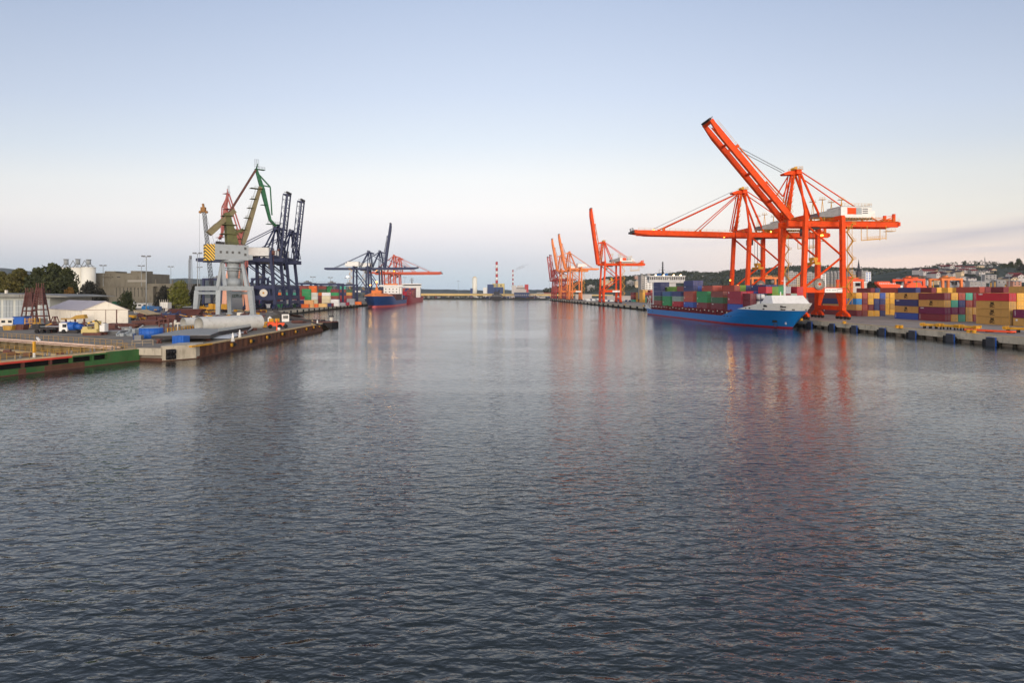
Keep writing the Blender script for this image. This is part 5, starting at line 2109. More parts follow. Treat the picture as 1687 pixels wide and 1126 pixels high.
def rtg(loc, rz, label, m, span=22.0, h=19.0, group='gantry cranes in the right hand yard', wb=6.5):
    t = thing('gantry_crane', label, 'gantry crane', loc, rz, group)
    for sx in (-1, 1):
        for sy in (-1, 1):
            MB().bar((sx * span / 2, sy * wb, 1.6), (sx * span / 2, sy * (wb - .6), h), 1.3, 1.5, up=(1, 0, 0)).obj('leg', M[m], t)
        MB().bar((sx * span / 2, -wb - 1.5, 1.9), (sx * span / 2, wb + 1.5, 1.9), 1.4, 1.2).obj('sill_beam', M[m], t)
        b = MB()
        for y_ in (-wb - .6, -wb + 1.4, wb - 1.4, wb + .6):
            b.tube((sx * span / 2 - .35, y_, .75), (sx * span / 2 + .35, y_, .75), .75, 12)
        b.pieces('wheel', M['black'], t)
    for sy in (-1, 1):
        MB().bar((-span / 2 - 1, sy * (wb - .7), h + .6), (span / 2 + 1, sy * (wb - .7), h + .6), 1.1, 1.4).obj('main_beam', M[m], t)
    b = MB()
    b.box((span * .1, 0, h + 1.9), (3.6, wb * 1.6, .8))
    b.box((span * .1 - .6, 1, h + 2.8), (1.8, 3, 1.0))
    tr = b.obj('trolley', M['steel'] if m == 'navy' else M[m], t)
    MB().box((span * .1 + 3, -wb * .4, h - 2.2), (2.2, 2.2, 2.4)).obj('cab', M['glass'], tr)
    b = MB()
    b.rail([(-span / 2, -wb, h + 1.5), (span / 2, -wb, h + 1.5)], 1.1, 2.2, .05)
    b.obj('railing', M['yellow'] if m != 'navy' else M['steel'], t)
    return t


def gpx(pxl, pxr, ytop, Y, label, m, group='gantry cranes in the right hand yard'):
    x0, x1 = (pxl - CX) / F * Y, (pxr - CX) / F * Y
    z = CZ - (ytop - HY) / F * Y - Q
    return rtg(((x0 + x1) / 2, Y + 6, Q), RTH * .3, label, m, x1 - x0 - 1.2, z - 1.4, group)


gpx(1395, 1422, 460, 390, 'salmon orange gantry crane seen just right of the near crane stairs', 'rtg')
gpx(1490, 1523, 459.5, 400, 'orange gantry crane right of the long orange machine boom', 'rtg')
gpx(1551, 1585, 458.5, 410, 'yellow orange gantry crane rightmost in the yard, in front of the houses', 'orange_far')
gpx(1238, 1290, 456.5, 470, 'pale orange gantry beam seen between the legs of the two orange cranes', 'orange_far')
gpx(935.5, 958, 479, 790, 'small orange gantry crane on the quay under the far faded cranes', 'orange_far')
gl_ = 'dark blue gantry cranes in the left hand yard'
gpx(520, 559, 467, 470, 'dark blue gantry crane over the coloured containers, lights under its beam', 'navy', gl_)
gpx(488, 513, 466, 500, 'dark blue gantry crane just right of the tall blue crane legs', 'navy', gl_)
gpx(556, 584, 468.5, 540, 'dark blue gantry crane left of the flat boomed blue crane', 'navy', gl_)
gpx(334, 366, 458.5, 430, 'dark blue gantry crane seen behind the grey crane with two orange cabs', 'navy', gl_)
gpx(414, 432, 458, 450, 'dark blue gantry crane seen through the legs of the near blue crane', 'navy', gl_)

# long orange machine boom (stored crane boom) on the yard
Y = 395
t = thing('stored_boom', 'long orange crane boom stored above the containers between two gantry cranes', 'crane boom', ((1477 - CX) / F * Y, Y, Q))
k = Y / F
b = MB()
b.hprism([(-34 * k, 16.2), (-34 * k, 17.8), (-14 * k, 17.8), (-12 * k, 16.6), (4 * k, 15.6), (4 * k, 13.2), (-26 * k, 13.2)], -1.6, 1.6)
b.obj('boom', M['rtg'], t)
b = MB()
for i in range(10):
    b.box((-30 * k + i * 1.15, -1.66, 16.4), (.7, .1, .55))
b.obj('lettering', M['mark'], t)
b = MB()
b.box2((4.1 * k, -1.4, 13.2), (8 * k, 1.4, 15.2))
b.obj('cab', M['white'], t)
b = MB()
for x_ in (-20 * k, 0):
    b.box((x_, 0, 6.5), (1.6, 2.4, 13.2))
b.obj('support', M['brownsteel'], t)
t = thing('reach_stacker', 'orange reach stacker with rounded body under the middle gantry crane', 'stacker', ((1507 - CX) / F * 396, 396, Q))
b = MB()
b.hprism([(-6.5, 11), (-6.5, 15.2), (-3, 17.2), (2.5, 17.2), (4.2, 14.6), (7, 14.6), (7, 11)], -1.6, 1.6)
b.obj('body', M['rtg'], t)
b = MB()
b.box((0, 0, 5.6), (12, 3, 10.6))
b.obj('support', M['brownsteel'], t)

# lighting masts
mast_proto = None


def light_mast(px, ytop, Y, label, group, zb=Q, hw=2.2):
    h = CZ - (ytop - HY) / F * Y - zb
    t = thing('light_mast', label, 'light mast', ((px - CX) / F * Y, Y, zb), 0, group)
    MB().tube((0, 0, 0), (0, 0, h - .4), .32, 8, .16).obj('pole', M['grey'], t)
    b = MB()
    b.bar((-hw, 0, h - .6), (hw, 0, h - .6), .22)
    for x_ in (-1, -.45, .45, 1):
        b.box((x_ * hw, -.2, h - .25), (.75, .7, .7))
    b.obj('lamp_head', M['steel'], t)
    return t


gm_ = 'light masts over the harbour'
for a in ((241, 421.5, 330, 'tall grey light mast in front of the long concrete building'), (325.5, 416.5, 330, 'tall grey light mast just left of the grey shipyard crane'),
          (281.5, 439, 520, 'thin light mast over the distant ridge above the willow'), (329, 440, 540, 'small light mast behind the tall mast by the grey crane'),
          (170, 437, 440, 'short mast on the left end of the concrete building roof line'), (233, 437.5, 440, 'short mast on the right end of the concrete building roof line'),
          (1616.5, 446, 420, 'grey light mast before the hillside houses, leftmost of three'), (1630, 460, 430, 'short grey light mast before the hillside houses, middle of three'), (1662.5, 452, 420, 'grey light mast before the dark roofed house, rightmost of three'),
          (515.5, 456, 560, 'thin light mast above the right hand blue gantry'), (544.5, 457, 600, 'thin light mast above the coloured container stacks'), (572.5, 457.5, 560, 'light mast with a bright white lamp left of the flat boomed blue crane'),
          (667, 457, 900, 'thin light mast left of the red ship bridge'), (755, 463, 1200, 'thin mast left of the white round silo'), (905, 463, 1300, 'thin mast beside the far cranes')):
    light_mast(*a, gm_)
o = MB().tube((0, 0, 0), (0, 0, .9), 1.2, 12).obj('floodlight', M['lampwhite'], None, P(572.5, 457.0, 559))
tag(o, 'glowing white floodlight at the top of the mast by the blue crane', 'floodlight')
yp = None
for i, (px, yt) in enumerate(((1510, 465), (1537.5, 463.5), (1639, 465), (1656.5, 470), (1632.5, 466))):
    Y = 330
    h = CZ - (yt - HY) / F * Y - Q
    o = thing('yellow_post', 'yellow post with dark cap rising among the containers, %s from the left' % ORD[i], 'post', ((px - CX) / F * Y, Y, Q), 0, 'yellow posts among the containers')
    MB().tube((0, 0, 0), (0, 0, h), .3, 8, .24).obj('pole', M['yellow'], o)
    MB().box((0, 0, h + .3), (.6, .6, .6)).obj('cap', M['dark'], o)
t = thing('lattice_mast', 'slim grey lattice radio mast left of the tall light mast by the grey crane', 'radio mast', ((313.8 - CX) / F * 400, 400, Q))
h = CZ - (420 - HY) / F * 400 - Q
b = MB()
for a in ((-1, -1), (1, -1), (1, 1), (-1, 1)):
    b.bar((a[0], a[1], 0), (a[0] * .6, a[1] * .6, h - 3), .2)
for i in range(20):
    z = i * (h - 3) / 20
    for s_ in (-1, 1):
        b.bar((-1 * s_, -1, z), (.9 * s_, -.9, z + (h - 3) / 20), .14)
        b.bar((-1, -1 * s_, z), (-.9, .9 * s_, z + (h - 3) / 20), .14)
b.obj('lattice', M['steel'], t)
MB().tube((0, 0, h - 2.9), (0, 0, h - .6), .8, 10).obj('lamp_head', M['steel'], t)

# ------------------------------------------------------------------ left yard container stacks
gl2 = 'containers stacked on the left quay'


def lc(px0, px1, ybot, Y, tiers, what, door=False):
    x0, x1 = (px0 - CX) / F * Y, (px1 - CX) / F * Y
    w = x1 - x0
    n = max(1, round(w / 6.2))
    for i in range(n):
        for k, c in enumerate(tiers):
            cont((x0 + 6.12 * (i + .5), Y, Q + .01 + k * HC), math.pi / 2 + LTH, 6.06, c, '%s container, %s tier, %s' % (c, TIER[k], what if n == 1 else what + ', %s from left' % ORD[i]), gl2, door)


lc(494.5, 509, 0, 399, ['orange'], 'bottom row nearest the tall blue crane', True)
lc(502, 509, 0, 404, ['pale orange', 'pale orange'], 'just behind the orange one by the blue crane')
lc(509.6, 523.8, 0, 409, ['orange'], 'bottom row in front of the white stack')
lc(524.5, 531, 0, 420, ['pale orange'], 'bottom row right of the orange one')
lc(531.5, 535.5, 0, 430, ['navy blue'], 'bottom row, end one beside the maroon one')
lc(535.6, 545, 0, 436, ['maroon'], 'bottom row under the cream stack')
lc(545.3, 555, 0, 445, ['white', 'white'], 'white pair at the right end of the cream stack')
lc(556, 562, 0, 455, ['grey'], 'bottom row right of the white pair')
lc(562.4, 568.5, 0, 470, ['crimson'], 'bottom row right of the grey one')
lc(572, 582, 0, 490, ['grey', 'grey'], 'bottom row behind the quay')
lc(583.5, 587.5, 0, 500, ['orange'], 'bottom row at the foot of the flat boomed crane')
lc(498.3, 509, 0, 430, ['dark green', 'green', 'green', 'green', 'green'], 'green stack behind the pale orange ones')
lc(492, 498, 0, 436, ['maroon', 'navy blue', 'teal', 'brick red', 'brown'], 'stack between the green stack and the blue crane')
lc(509.3, 529.5, 0, 436, ['cream', 'cream', 'white', 'white'], 'white stack behind the orange bottom one')
lc(531, 545, 0, 446, ['cream', 'cream', 'cream', 'white'], 'cream stack behind the maroon bottom one')
lc(545.3, 551.5, 0, 462, ['navy blue', 'navy blue', 'brown', 'green', 'maroon'], 'mixed stack behind the white pair')
lc(494, 509, 0, 462, ['brown', 'brown', 'maroon', 'orange', 'brown', 'brown'], 'tall brown stack in the back')
lc(509.3, 518.8, 0, 466, ['maroon', 'maroon', 'brown', 'brown', 'orange', 'orange'], 'tall stack topped with orange')
lc(525, 534, 0, 472, ['brown', 'maroon', 'brown', 'orange', 'dark green', 'brown'], 'tall stack left of the green topped one')
lc(534.5, 543, 0, 476, ['green', 'brown', 'maroon', 'green', 'green', 'green'], 'tall green topped stack under the gantry')
lc(558, 566.5, 0, 500, ['maroon', 'crimson', 'brick red', 'navy blue', 'brown', 'teal'], 'stack right of the gantry leg')
lc(568.5, 581, 0, 520, ['navy blue', 'brown', 'brown', 'tan', 'dark green'], 'stack below the flat boomed crane')
for k in range(150):
    px = rnd.uniform(430, 590)
    Y = rnd.choice([400, 430, 480, 520, 560, 600, 640]) if px > 590 else rnd.choice([485, 515, 530, 560, 600, 640])
    x = (px - CX) / F * Y
    if x > -128 - LSH * Y - 30:
        continue
    for tn in range(rnd.randrange(2, 5)):
        stuffc((x, Y, Q + tn * HC), math.pi / 2 + LTH, 12.1, rnd.choice(['maroon', 'brown', 'navy blue', 'brick red', 'dark green', 'orange', 'grey', 'teal', 'tan']))
for k in range(46):
    px = rnd.uniform(416, 494)
    Y = rnd.choice([402, 414, 426])
    x = (px - CX) / F * Y
    for tn in range(rnd.randrange(2, 4)):
        stuffc((x, Y, Q + tn * HC), math.pi / 2 + LTH, 6.1, rnd.choice(['maroon', 'brown', 'navy blue', 'white', 'dark green', 'green', 'crimson']))
cms = []
for c in PAL:
    cms.append(mat('stacked container ' + c, tuple(min(240, v * 1.12) for v in PAL[c]), .55, .12, .4, (70, 52, 46), .2))
tag(SB.obj('container_stacks', cms), 'distant mass of mixed coloured container stacks filling both terminals', 'containers', kind='stuff')
# ------------------------------------------------------------------ shipyard on the left
def gp(px, py):
    return G(px, py)


def along(p, q):
    d = q - p
    return (p + q) / 2, math.atan2(d.y, d.x), d.length


# green floating dock
t = thing('floating_dock', 'green floating dock with dark openings in its side and yellow railings', 'dock')
pA, pB = Vector((-71.6, 113.2, 0)), Vector((-94.0, 52.0, 0))
d = (pB - pA).normalized()
nrm = Vector((d.y, -d.x, 0))            # towards the water?
if nrm.x < 0:
    nrm = -nrm
L0 = (pB - pA).length
ang = math.atan2(d.y, d.x)


def dk(a, w, z):
    return pA + d * a - nrm * w + Vector((0, 0, z))


b = MB()
b.bar(dk(0, 5.0, .1), dk(L0, 5.0, .1), 7.6, 1.2)                        # body behind the recess
b.bar(dk(0, .35, .52), dk(L0, .35, .52), .7, .95)                       # lower green strake
b.bar(dk(0, .4, 1.3), dk(6.2, .4, 1.3), .78, 1.9)                       # closed end
for a in (8.6, 12.2):
    b.bar(dk(a, .4, 1.0), dk(a + .35, .4, 1.0), .6, 2.2)
b.obj('hull', M['greenhull'], t)
b = MB()
b.bar(dk(0, .3, -.25), dk(L0, .3, -.25), .75, .75)
b.obj('waterline', M['brownsteel'], t)
b = MB()
b.bar(dk(10.3, .345, .56), dk(16.8, .345, .56), .72, .8)
b.bar(dk(19.5, .345, .5), dk(20.6, .345, .5), .72, .8)
b.obj('bare_patch', M['sheet'], t)
b = MB()
b.bar(dk(0, 2.0, 1.35), dk(L0, 2.0, 1.35), .3, 1.7)
b.obj('recess', M['black'], t)
b = MB()
a = 15.5
while a < L0:
    b.bar(dk(a, .42, 1.35), dk(a + .3, .42, 1.35), .5, 1.55)
    a += 4.1
b.obj('post', M['brownsteel'], t)
b = MB()
b.bar(dk(12.4, .34, 2.02), dk(L0, .34, 2.02), .74, .3)
b.obj('red_rim', M['redrim'], t)
b = MB()
b.bar(dk(0, .34, 2.02), dk(12.3, .34, 2.02), .72, .26)
b.obj('green_rim', M['greenhull'], t)
b = MB()
b.bar(dk(0, 1.6, 2.2), dk(L0, 1.6, 2.2), 2.4, .2)
b.obj('deck', M['deckbeige'], t)
b = MB()
b.rail([dk(.5, .6, 2.3), dk(L0, .6, 2.3)], 1.1, 2.0, .035)
b.rail([dk(.5, 2.7, 2.3), dk(L0, 2.7, 2.3)], 1.1, 2.0, .035)
b.obj('railing', M['railyellow'], t)
b = MB()
for a in (3, 7, 11, 14.6, 19, 24):
    b.tube(dk(a, 2.3, 2.3), dk(a, 2.3, 2.9), .16, 8)
    b.tube(dk(a + .7, 2.3, 2.3), dk(a + .7, 2.3, 2.9), .16, 8)
b.pieces('bitt', M['steel'], t)
c = dk(17.2, 1.9, 2.3)
o = thing('capstan_post', 'yellow post with white base on the green dock deck', 'post', c)
MB().tube((0, 0, 0), (0, 0, .8), .22, 10, .15).obj('base', M['white'], o)
MB().bar((0, 0, .8), (0, 0, 2.7), .3).obj('post', M['yellow'], o)
# dock basin floor and inner walkways
b = MB()
b.prism([(-73, 113.5), (-77.5, 115.8), (-120, 137.4), (-320, 237.4), (-320, 60), (-95, 50)], -3, .35)
tag(b.obj('basin_floor', M['soil']), kind='structure')
t = thing('basin_wall', 'stained brown concrete wall of the dock basin with pipes, behind the green dock', 'wall')
e0, e1 = Vector((-76.6, 115.7, 0)), Vector((-170, 162.4, 0))
ed = (e1 - e0).normalized()
en = Vector((ed.y, -ed.x, 0))
if en.y > 0:
    en = -en
b = MB()
EL = (e1 - e0).length
b.bar(e0 + en * .12 + Vector((0, 0, 1.1)), e1 + en * .12 + Vector((0, 0, 1.1)), .3, 2.6)
a = 2
while a < EL:
    b.bar(e0 + ed * a + en * .5 + Vector((0, 0, 1.0)), e0 + ed * (a + .7) + en * .5 + Vector((0, 0, 1.0)), .6, 2.2)
    a += 3.7
b.obj('wall', M['soil'], t)
b = MB()
b.tube(e0 + en * .5 + Vector((0, 0, 2.35)), e1 + en * .5 + Vector((0, 0, 2.35)), .2, 8)
b.tube(e0 + en * .9 + Vector((0, 0, 2.0)), e1 + en * .9 + Vector((0, 0, 2.0)), .1, 6)
b.obj('pipe', M['pipe'], t)
b = MB()
for f in (.28, .62):
    c = e0.lerp(e1, f) + en * .5 + Vector((0, 0, 2.6))
    b.bar(c, c + ed * 1.0 + Vector((0, 0, .6)), .35)
b.obj('valve', M['white'], t)
o = MB().rail([e0 + Vector((-.2, .5, Q)), e1 + Vector((-.2, .5, Q))], 1.15, 1.9, .035).obj('railing', M['railyellow'])
tag(o, 'long yellow and orange railing along the quay above the dock basin pipes', 'railing')
t = thing('walkway', 'yellow railed steel walkway along the foot of the basin wall', 'walkway')
f0, f1 = e0 + en * 4.2 + ed * 6, e1 + en * 4.2
MB().bar(f0 + Vector((0, 0, .55)), f1 + Vector((0, 0, .55)), 1.6, .3).obj('deck', M['deckbeige'], t)
MB().rail([f0 + en * .7 + Vector((0, 0, .7)), f1 + en * .7 + Vector((0, 0, .7))], 1.1, 2.1, .035).obj('railing', M['railyellow'], t)
b = MB()
for k in range(9):
    c = e0 + ed * (8 + k * 5.5) + en * rnd.uniform(1.5, 7)
    if k % 3 == 0:
        b.bar(c + Vector((0, 0, .4)), c + ed * 3.2 + Vector((0, 0, .5)), .5, .4)
    b.box(tuple(c + en * 1.2 + Vector((0, 0, .7))), (1.2, .8, .7), rnd.random())
tag(b.obj('dock_clutter', M['brownsteel']), 'scattered rusty steel pieces on the floor of the dock basin', 'scrap', kind='stuff')
o = MB().rail([G(212, 571.5) + Vector((0, 1, 0)), G(252, 569.5)], 1.1, 1.2, .035).obj('railing', M['deckbeige'])
tag(o, 'short pale railing by the end of the green dock', 'railing')

# big white tower tubes
def tower_tube(pl, pr, r, label, nring=5):
    t = thing('tower_section', label, 'steel tube', ((pl + pr) / 2)[:2] + (Q,), 0, 'white tubes lying on the pier')
    c = (pl + pr) / 2
    a, e = pl - c, pr - c
    zc = r + .2
    A, E = Vector((a.x, a.y, zc)), Vector((e.x, e.y, zc))
    b = MB()
    b.tube(A, E, r, 40, caps=False)
    b.tube(A + (E - A).normalized() * .02, E, r - .12, 40, caps=False)
    b.f[-40:] = [list(reversed(f)) for f in b.f[-40:]]
    n = 40
    dd = (E - A).normalized()
    u = Vector((0, 0, 1))
    aa = dd.cross(u).normalized()
    bb = aa.cross(dd)
    vs = []
    for rr in (r + .02, r - .2):
        for i in range(n):
            th = 2 * math.pi * i / n
            vs.append(A - dd * .02 + aa * rr * math.cos(th) + bb * rr * math.sin(th))
    b.obj('shell', M['tubewhite'], t)
    f = MB().add(vs, [(i, n + i, n + (i + 1) % n, (i + 1) % n) for i in range(n)])
    f.obj('flange', M['grey'], t)
    MB().tube(E - dd * .3, E - dd * .02, r - .14, 32).obj('end_cover', M['offwhite'], t)
    b = MB()
    for k in (.15, .5, .85):
        c_ = A.lerp(E, k)
        b.box((c_.x, c_.y, .35), (1.2, r * 1.7, .7), math.atan2(dd.y, dd.x))
    b.obj('cradle', M['brownsteel'], t)
    return t


tower_tube(Vector((-80.6, 151.5, Q)), Vector((-71.6, 167, Q)), 2.05, 'large white steel tube with an open left end lying on the pier')
tower_tube(Vector((-95.5, 171, Q)), Vector((-88.5, 183, Q)), 1.5, 'second white steel tube partly behind the big open ended one')

# grey deck section on trestles with pointed end
t = thing('deck_section', 'long grey ship deck section with dark edge propped on trestles near the pier corner', 'deck section', (0, 0, 0))
z = 4.0


def gz(px, py, zz=4.0):
    Y = (CZ - zz) * F / (py - HY)
    return ((px - CX) / F * Y, Y)


topo = [gz(249, 553.2), gz(346, 552.6), gz(361, 546.5), gz(410, 538.6), gz(414, 535.8), gz(352, 542.5), gz(330, 540.6), gz(288, 545.2)]
MB().prism(topo, z - .06, z).obj('plating', M['plate'], t)
MB().prism([(x * .9995, y) for x, y in topo], z - .75, z - .07).obj('edge_girder', M['bluedk'] if False else M['dark'], t)
b = MB()
p, q = Vector(gz(361, 546.5) + (z,)), Vector(gz(412, 538.2) + (z,))
for k in range(26):
    c = p.lerp(q, k / 25)
    b.bar(c, c + Vector((0, 0, .75)), .16, .1)
b.bar(p + Vector((0, 0, .4)), q + Vector((0, 0, .4)), .08)
b.obj('stanchion', M['grey'], t)
b = MB()
kx = [gz(330, 556, 3.1), gz(362, 549, 3.2), gz(413, 540.4, 3.3)]
kb = [gz(330, 560, 2.7), gz(378, 557.5, 2.7), gz(404, 549, 2.7)]
b.add([kx[0] + (3.2,), kx[1] + (3.24,), kx[2] + (3.24,), kb[0] + (2.9,), kb[1] + (2.62,), kb[2] + (2.7,)], [(0, 3, 4, 1), (1, 4, 5, 2)])
b.add([kx[0] + (3.2,), (kx[0][0], kx[0][1] + 3, 3.2), (kx[2][0] + 0, kx[2][1] + 2, 3.2), kx[2] + (3.24,), kb[0] + (2.9,), kb[1] + (2.62,), kb[2] + (2.7,)], [(0, 1, 4), (1, 2, 6, 5, 4), (2, 3, 6)])
b.obj('white_keel', M['white'], t)
b = MB()
for px, py in ((262, 566), (343, 562), (404, 551), (395, 556)):
    g = gp(px, py)
    for s_ in (-.5, .5):
        b.bar((g.x + s_, g.y, Q), (g.x, g.y, 3.4), .22)
        b.bar((g.x, g.y + s_, Q), (g.x, g.y, 3.4), .22)
    b.box((g.x, g.y, 3.3), (1.0, 1.0, .2))
b.obj('trestle', M['brownsteel'], t)
o = MB().rail([gp(276, 549.5), gp(322, 543.5)], 1.3, 1.4, .1).obj('yellow_railing', M['yellow'])
tag(o, 'thick yellow railing standing behind the grey deck section', 'railing')
o = MB().bar(gp(311, 573.2) + Vector((0, .6, .15)), gp(345, 568.5) + Vector((0, .6, .15)), .7, .3).obj('yellow_beam', M['yellow'])
tag(o, 'yellow beam lying along the pier edge above the sheet piling', 'beam')
for px, py, lb in ((383.5, 563, 'small white cone marker on the pier edge below the deck section'), (395, 557, 'white post on the pier edge right of the cone marker')):
    g = gp(px, py)
    o = MB().tube((0, 0, 0), (0, 0, 1.9), .42, 10, .1).obj('edge_marker', M['white'], None, g)
    tag(o, lb, 'marker')
# blue tank and boxes
g = gp(239, 558.4)
t = thing('round_tank', 'round open blue tank standing on the yard left of the grey deck section', 'tank', (g.x, g.y + 2.3, Q))
b = MB()
b.tube((0, 0, 0), (0, 0, 2.35), 2.4, 32)
b.obj('tank', M['blue'], t)
b = MB()
for k in range(16):
    a = k * math.pi / 8
    b.bar((2.42 * math.cos(a), 2.42 * math.sin(a), .1), (2.42 * math.cos(a), 2.42 * math.sin(a), 2.3), .1)
b.obj('rib', M['blue'], t)
MB().tube((0, 0, 2.36), (0, 0, 2.4), 2.3, 32).obj('cover', M['lightgrey'], t)
g = gp(231, 560)
t = thing('tool_box', 'small blue box standing against the round blue tank', 'box', (g.x + .3, g.y - .9, Q))
MB().box((0, 0, .55), (1.5, 1.0, 1.1)).obj('box', M['steel'], t)
MB().box((-.95, 0, .7), (.35, .6, 1.4)).obj('cabinet', M['bluedk'], t)
g = gp(294.5, 567.6)
t = thing('open_skip', 'bright blue open skip near the concrete pier corner', 'skip', (g.x, g.y + .8, Q), R(-14))
b = MB()
b.box((0, -.8, .85), (2.75, .1, 1.7))
b.box((0, .8, .85), (2.75, .1, 1.7))
b.box((-1.32, 0, .85), (.1, 1.5, 1.68))
b.box((1.32, 0, .85), (.1, 1.5, 1.68))
b.box((0, 0, .1), (2.5, 1.5, .1))
for x_ in (-.9, 0, .9):
    b.box((x_, -.9, .8), (.1, .1, 1.5))
b.obj('shell', M['blue'], t)
MB().box((0, 0, 1.5), (2.5, 1.45, .1)).obj('load', M['lightgrey'], t)

# white hall with gable
pc = G(135, 534.3)
pr = G(211, 533.2)
pl = G(74, 528)
wdir = (pr - pc)
ldir = (pl - pc)
wl_, ll_ = wdir.length, 39.0
wu, lu = wdir.normalized(), Vector((-wdir.y, wdir.x, 0)).normalized()
lu = ldir.normalized()
t = thing('storage_hall', 'dirty cream storage hall with low gable and grey ribbed roof', 'hall', pc)
he, hr = 4.7, 7.6


def hp(a, l, z):
    v = wu * (a * wl_) + lu * l
    return Vector((v.x, v.y, z))


b = MB()
b.add([hp(0, 0, 0), hp(1, 0, 0), hp(1, 0, he), hp(.5, 0, hr), hp(0, 0, he), hp(0, ll_, 0), hp(1, ll_, 0), hp(1, ll_, he), hp(.5, ll_, hr), hp(0, ll_, he)],
      [(0, 1, 2, 3, 4), (9, 8, 7, 6, 5), (5, 0, 4, 9), (1, 6, 7, 2)])
for k in range(20):
    c = hp(0, 1.5 + k * 1.9, 0) - wu * .05
    b.bar(c, c + Vector((0, 0, he)), .12)
b.obj('wall', M['tent'], t)
b = MB()
for s_, (a0, a1) in enumerate(((-.03, .5), (1.03, .5))):
    o4 = [hp(a0, -.35, he - .12), hp(a1, -.35, hr + .1), hp(a1, ll_ + .3, hr + .1), hp(a0, ll_ + .3, he - .12)]
    b.add(o4 + [v - Vector((0, 0, .14)) for v in o4], [(0, 1, 2, 3), (7, 6, 5, 4), (0, 4, 5, 1), (1, 5, 6, 2), (2, 6, 7, 3), (3, 7, 4, 0)])
b.obj('roof', M['roofgrey'], t)
b = MB()
nn = -lu
for a0, a1 in ((.02, .27), (.285, .5), (.515, .73), (.76, .98)):
    c = hp((a0 + a1) / 2, -.06, he * .47)
    b.bar(hp(a0, -.06, he * .48), hp(a1, -.06, he * .48), .1, he * .92)
b.pieces('door_panel', M['offwhite'], t)
b = MB()
b.bar(hp(0, -.12, he + .02), hp(1, -.12, he + .02), .08, .12)
b.bar(hp(.507, -.12, .1), hp(.507, -.12, he), .1)
b.bar(hp(.745, -.12, .1), hp(.745, -.12, he), .3, .1)
b.obj('door_edge', M['brownsteel'], t)
t = thing('lean_to_shed', 'low brown lean to shelter at the right side of the cream hall', 'shed', G(211, 531) + Vector((.5, 2, 0)))
b = MB()
b.add([(0, 0, 4.2), (5, 0, 2.6), (5, 8, 2.6), (0, 8, 4.2), (0, 0, 4.0), (5, 0, 2.4), (5, 8, 2.4), (0, 8, 4.0)], [(0, 1, 2, 3), (7, 6, 5, 4), (0, 4, 5, 1), (1, 5, 6, 2), (2, 6, 7, 3)])
b.obj('roof', M['deckbeige'], t)
b = MB()
for y_ in (0.2, 4, 7.8):
    b.bar((4.8, y_, 0), (4.8, y_, 2.4), .2)
b.box((2, 7.9, 1.2), (4, .15, 2.3))
b.obj('post', M['brownsteel'], t)

# big grey shed with tall doors
Yg = 240
t = thing('workshop_shed', 'long grey workshop shed with tall glazed doors and flat roof at the left edge', 'shed', ((-40 - CX) / F * Yg, Yg, Q))
w = (82 + 40) / F * Yg
b = MB()
b.box2((-6, .2, 0), (w, 24, 8.6))
b.obj('wall', M['sheddoor'], t)
b = MB()
b.hprism([(-9, 8.65), (w + 9, 8.65), (w + 9, 8.95), (w - 1, 9.7), (-9, 10.3)], -3, 26)
b.obj('roof', M['roofold'], t)
x = 1.0
k = 0
while x < w - 3:
    b = MB()
    for i in range(3):
        for j in range(3):
            b.box((x + .8 + i * 1.35, .1, 1.3 + j * 2.5), (1.2, .16, 2.35))
    b.obj('door', M['lightgrey'], t)
    x += 5.0
b = MB()
b.box((w - 6, 4, 10.8), (.9, .9, 1.8))
b.box((w - 22, 5, 10.8), (.8, .8, 1.4))
b.pieces('chimney', M['offwhite'], t)
t = thing('shed_annex', 'low annex with overhanging grey roof right of the workshop shed', 'shed', ((84 - CX) / F * 262, 262, Q))
MB().box2((0, 0, 0), (9, 8, 8.0)).obj('wall', M['oldconcrete'], t)
MB().box2((-2, -1.4, 8.02), (9.6, 10, 8.5)).obj('roof', M['roofold'], t)
MB().box2((1, -1.5, 6.6), (6, -.9, 7.5)).obj('parapet', M['white'], t)

# red-brown trestle towers
def trestle(px, py, Y, h, wb, label):
    t = thing('trestle_tower', label, 'trestle', ((px - CX) / F * Y, Y, Q), R(18), 'rust red lattice trestle towers')
    b = MB()
    tops = .75
    cs = ((-1, -1), (1, -1), (1, 1), (-1, 1))

    def pt(i, z):
        k = wb * (1 - z / h) + tops * (z / h)
        return Vector((cs[i][0] * k, cs[i][1] * k, z))
    for i in range(4):
        b.bar(pt(i, 0), pt(i, h), .34)
    for z in (h * .2, h * .38):
        for i in range(4):
            b.bar(pt(i, z), pt((i + 1) % 4, z), .3, .36)
            m_ = pt(i, z).lerp(pt((i + 1) % 4, z), .5)
    zs = [h * (.52 + .48 * k / 7) for k in range(8)]
    for z0, z1 in zip(zs[:-1], zs[1:]):
        for i in range(4):
            b.bar(pt(i, z0), pt((i + 1) % 4, z1), .17)
            b.bar(pt((i + 1) % 4, z0), pt(i, z1), .17)
            b.bar(pt(i, z0), pt((i + 1) % 4, z0), .2)
    b.obj('frame', M['maroonsteel'], t)
    b = MB()
    for i in range(4):
        b.bar(pt(i, h), pt(i, h) + Vector((0, 0, 1.6)), .2)
    z = h * .83
    b.rail([(-2.1, -2.1, z), (2.1, -2.1, z), (2.1, 2.1, z), (-2.1, 2.1, z), (-2.1, -2.1, z)], 1.1, 1.5, .05)
    b.obj('top_railing', M['brownsteel'], t)
    return t


trestle(48.5, 0, 208, 10.6, 1.9, 'left one of two rust red lattice trestle towers before the workshop shed')
trestle(66, 0, 203, 12.2, 2.2, 'right and taller one of two rust red lattice trestle towers')

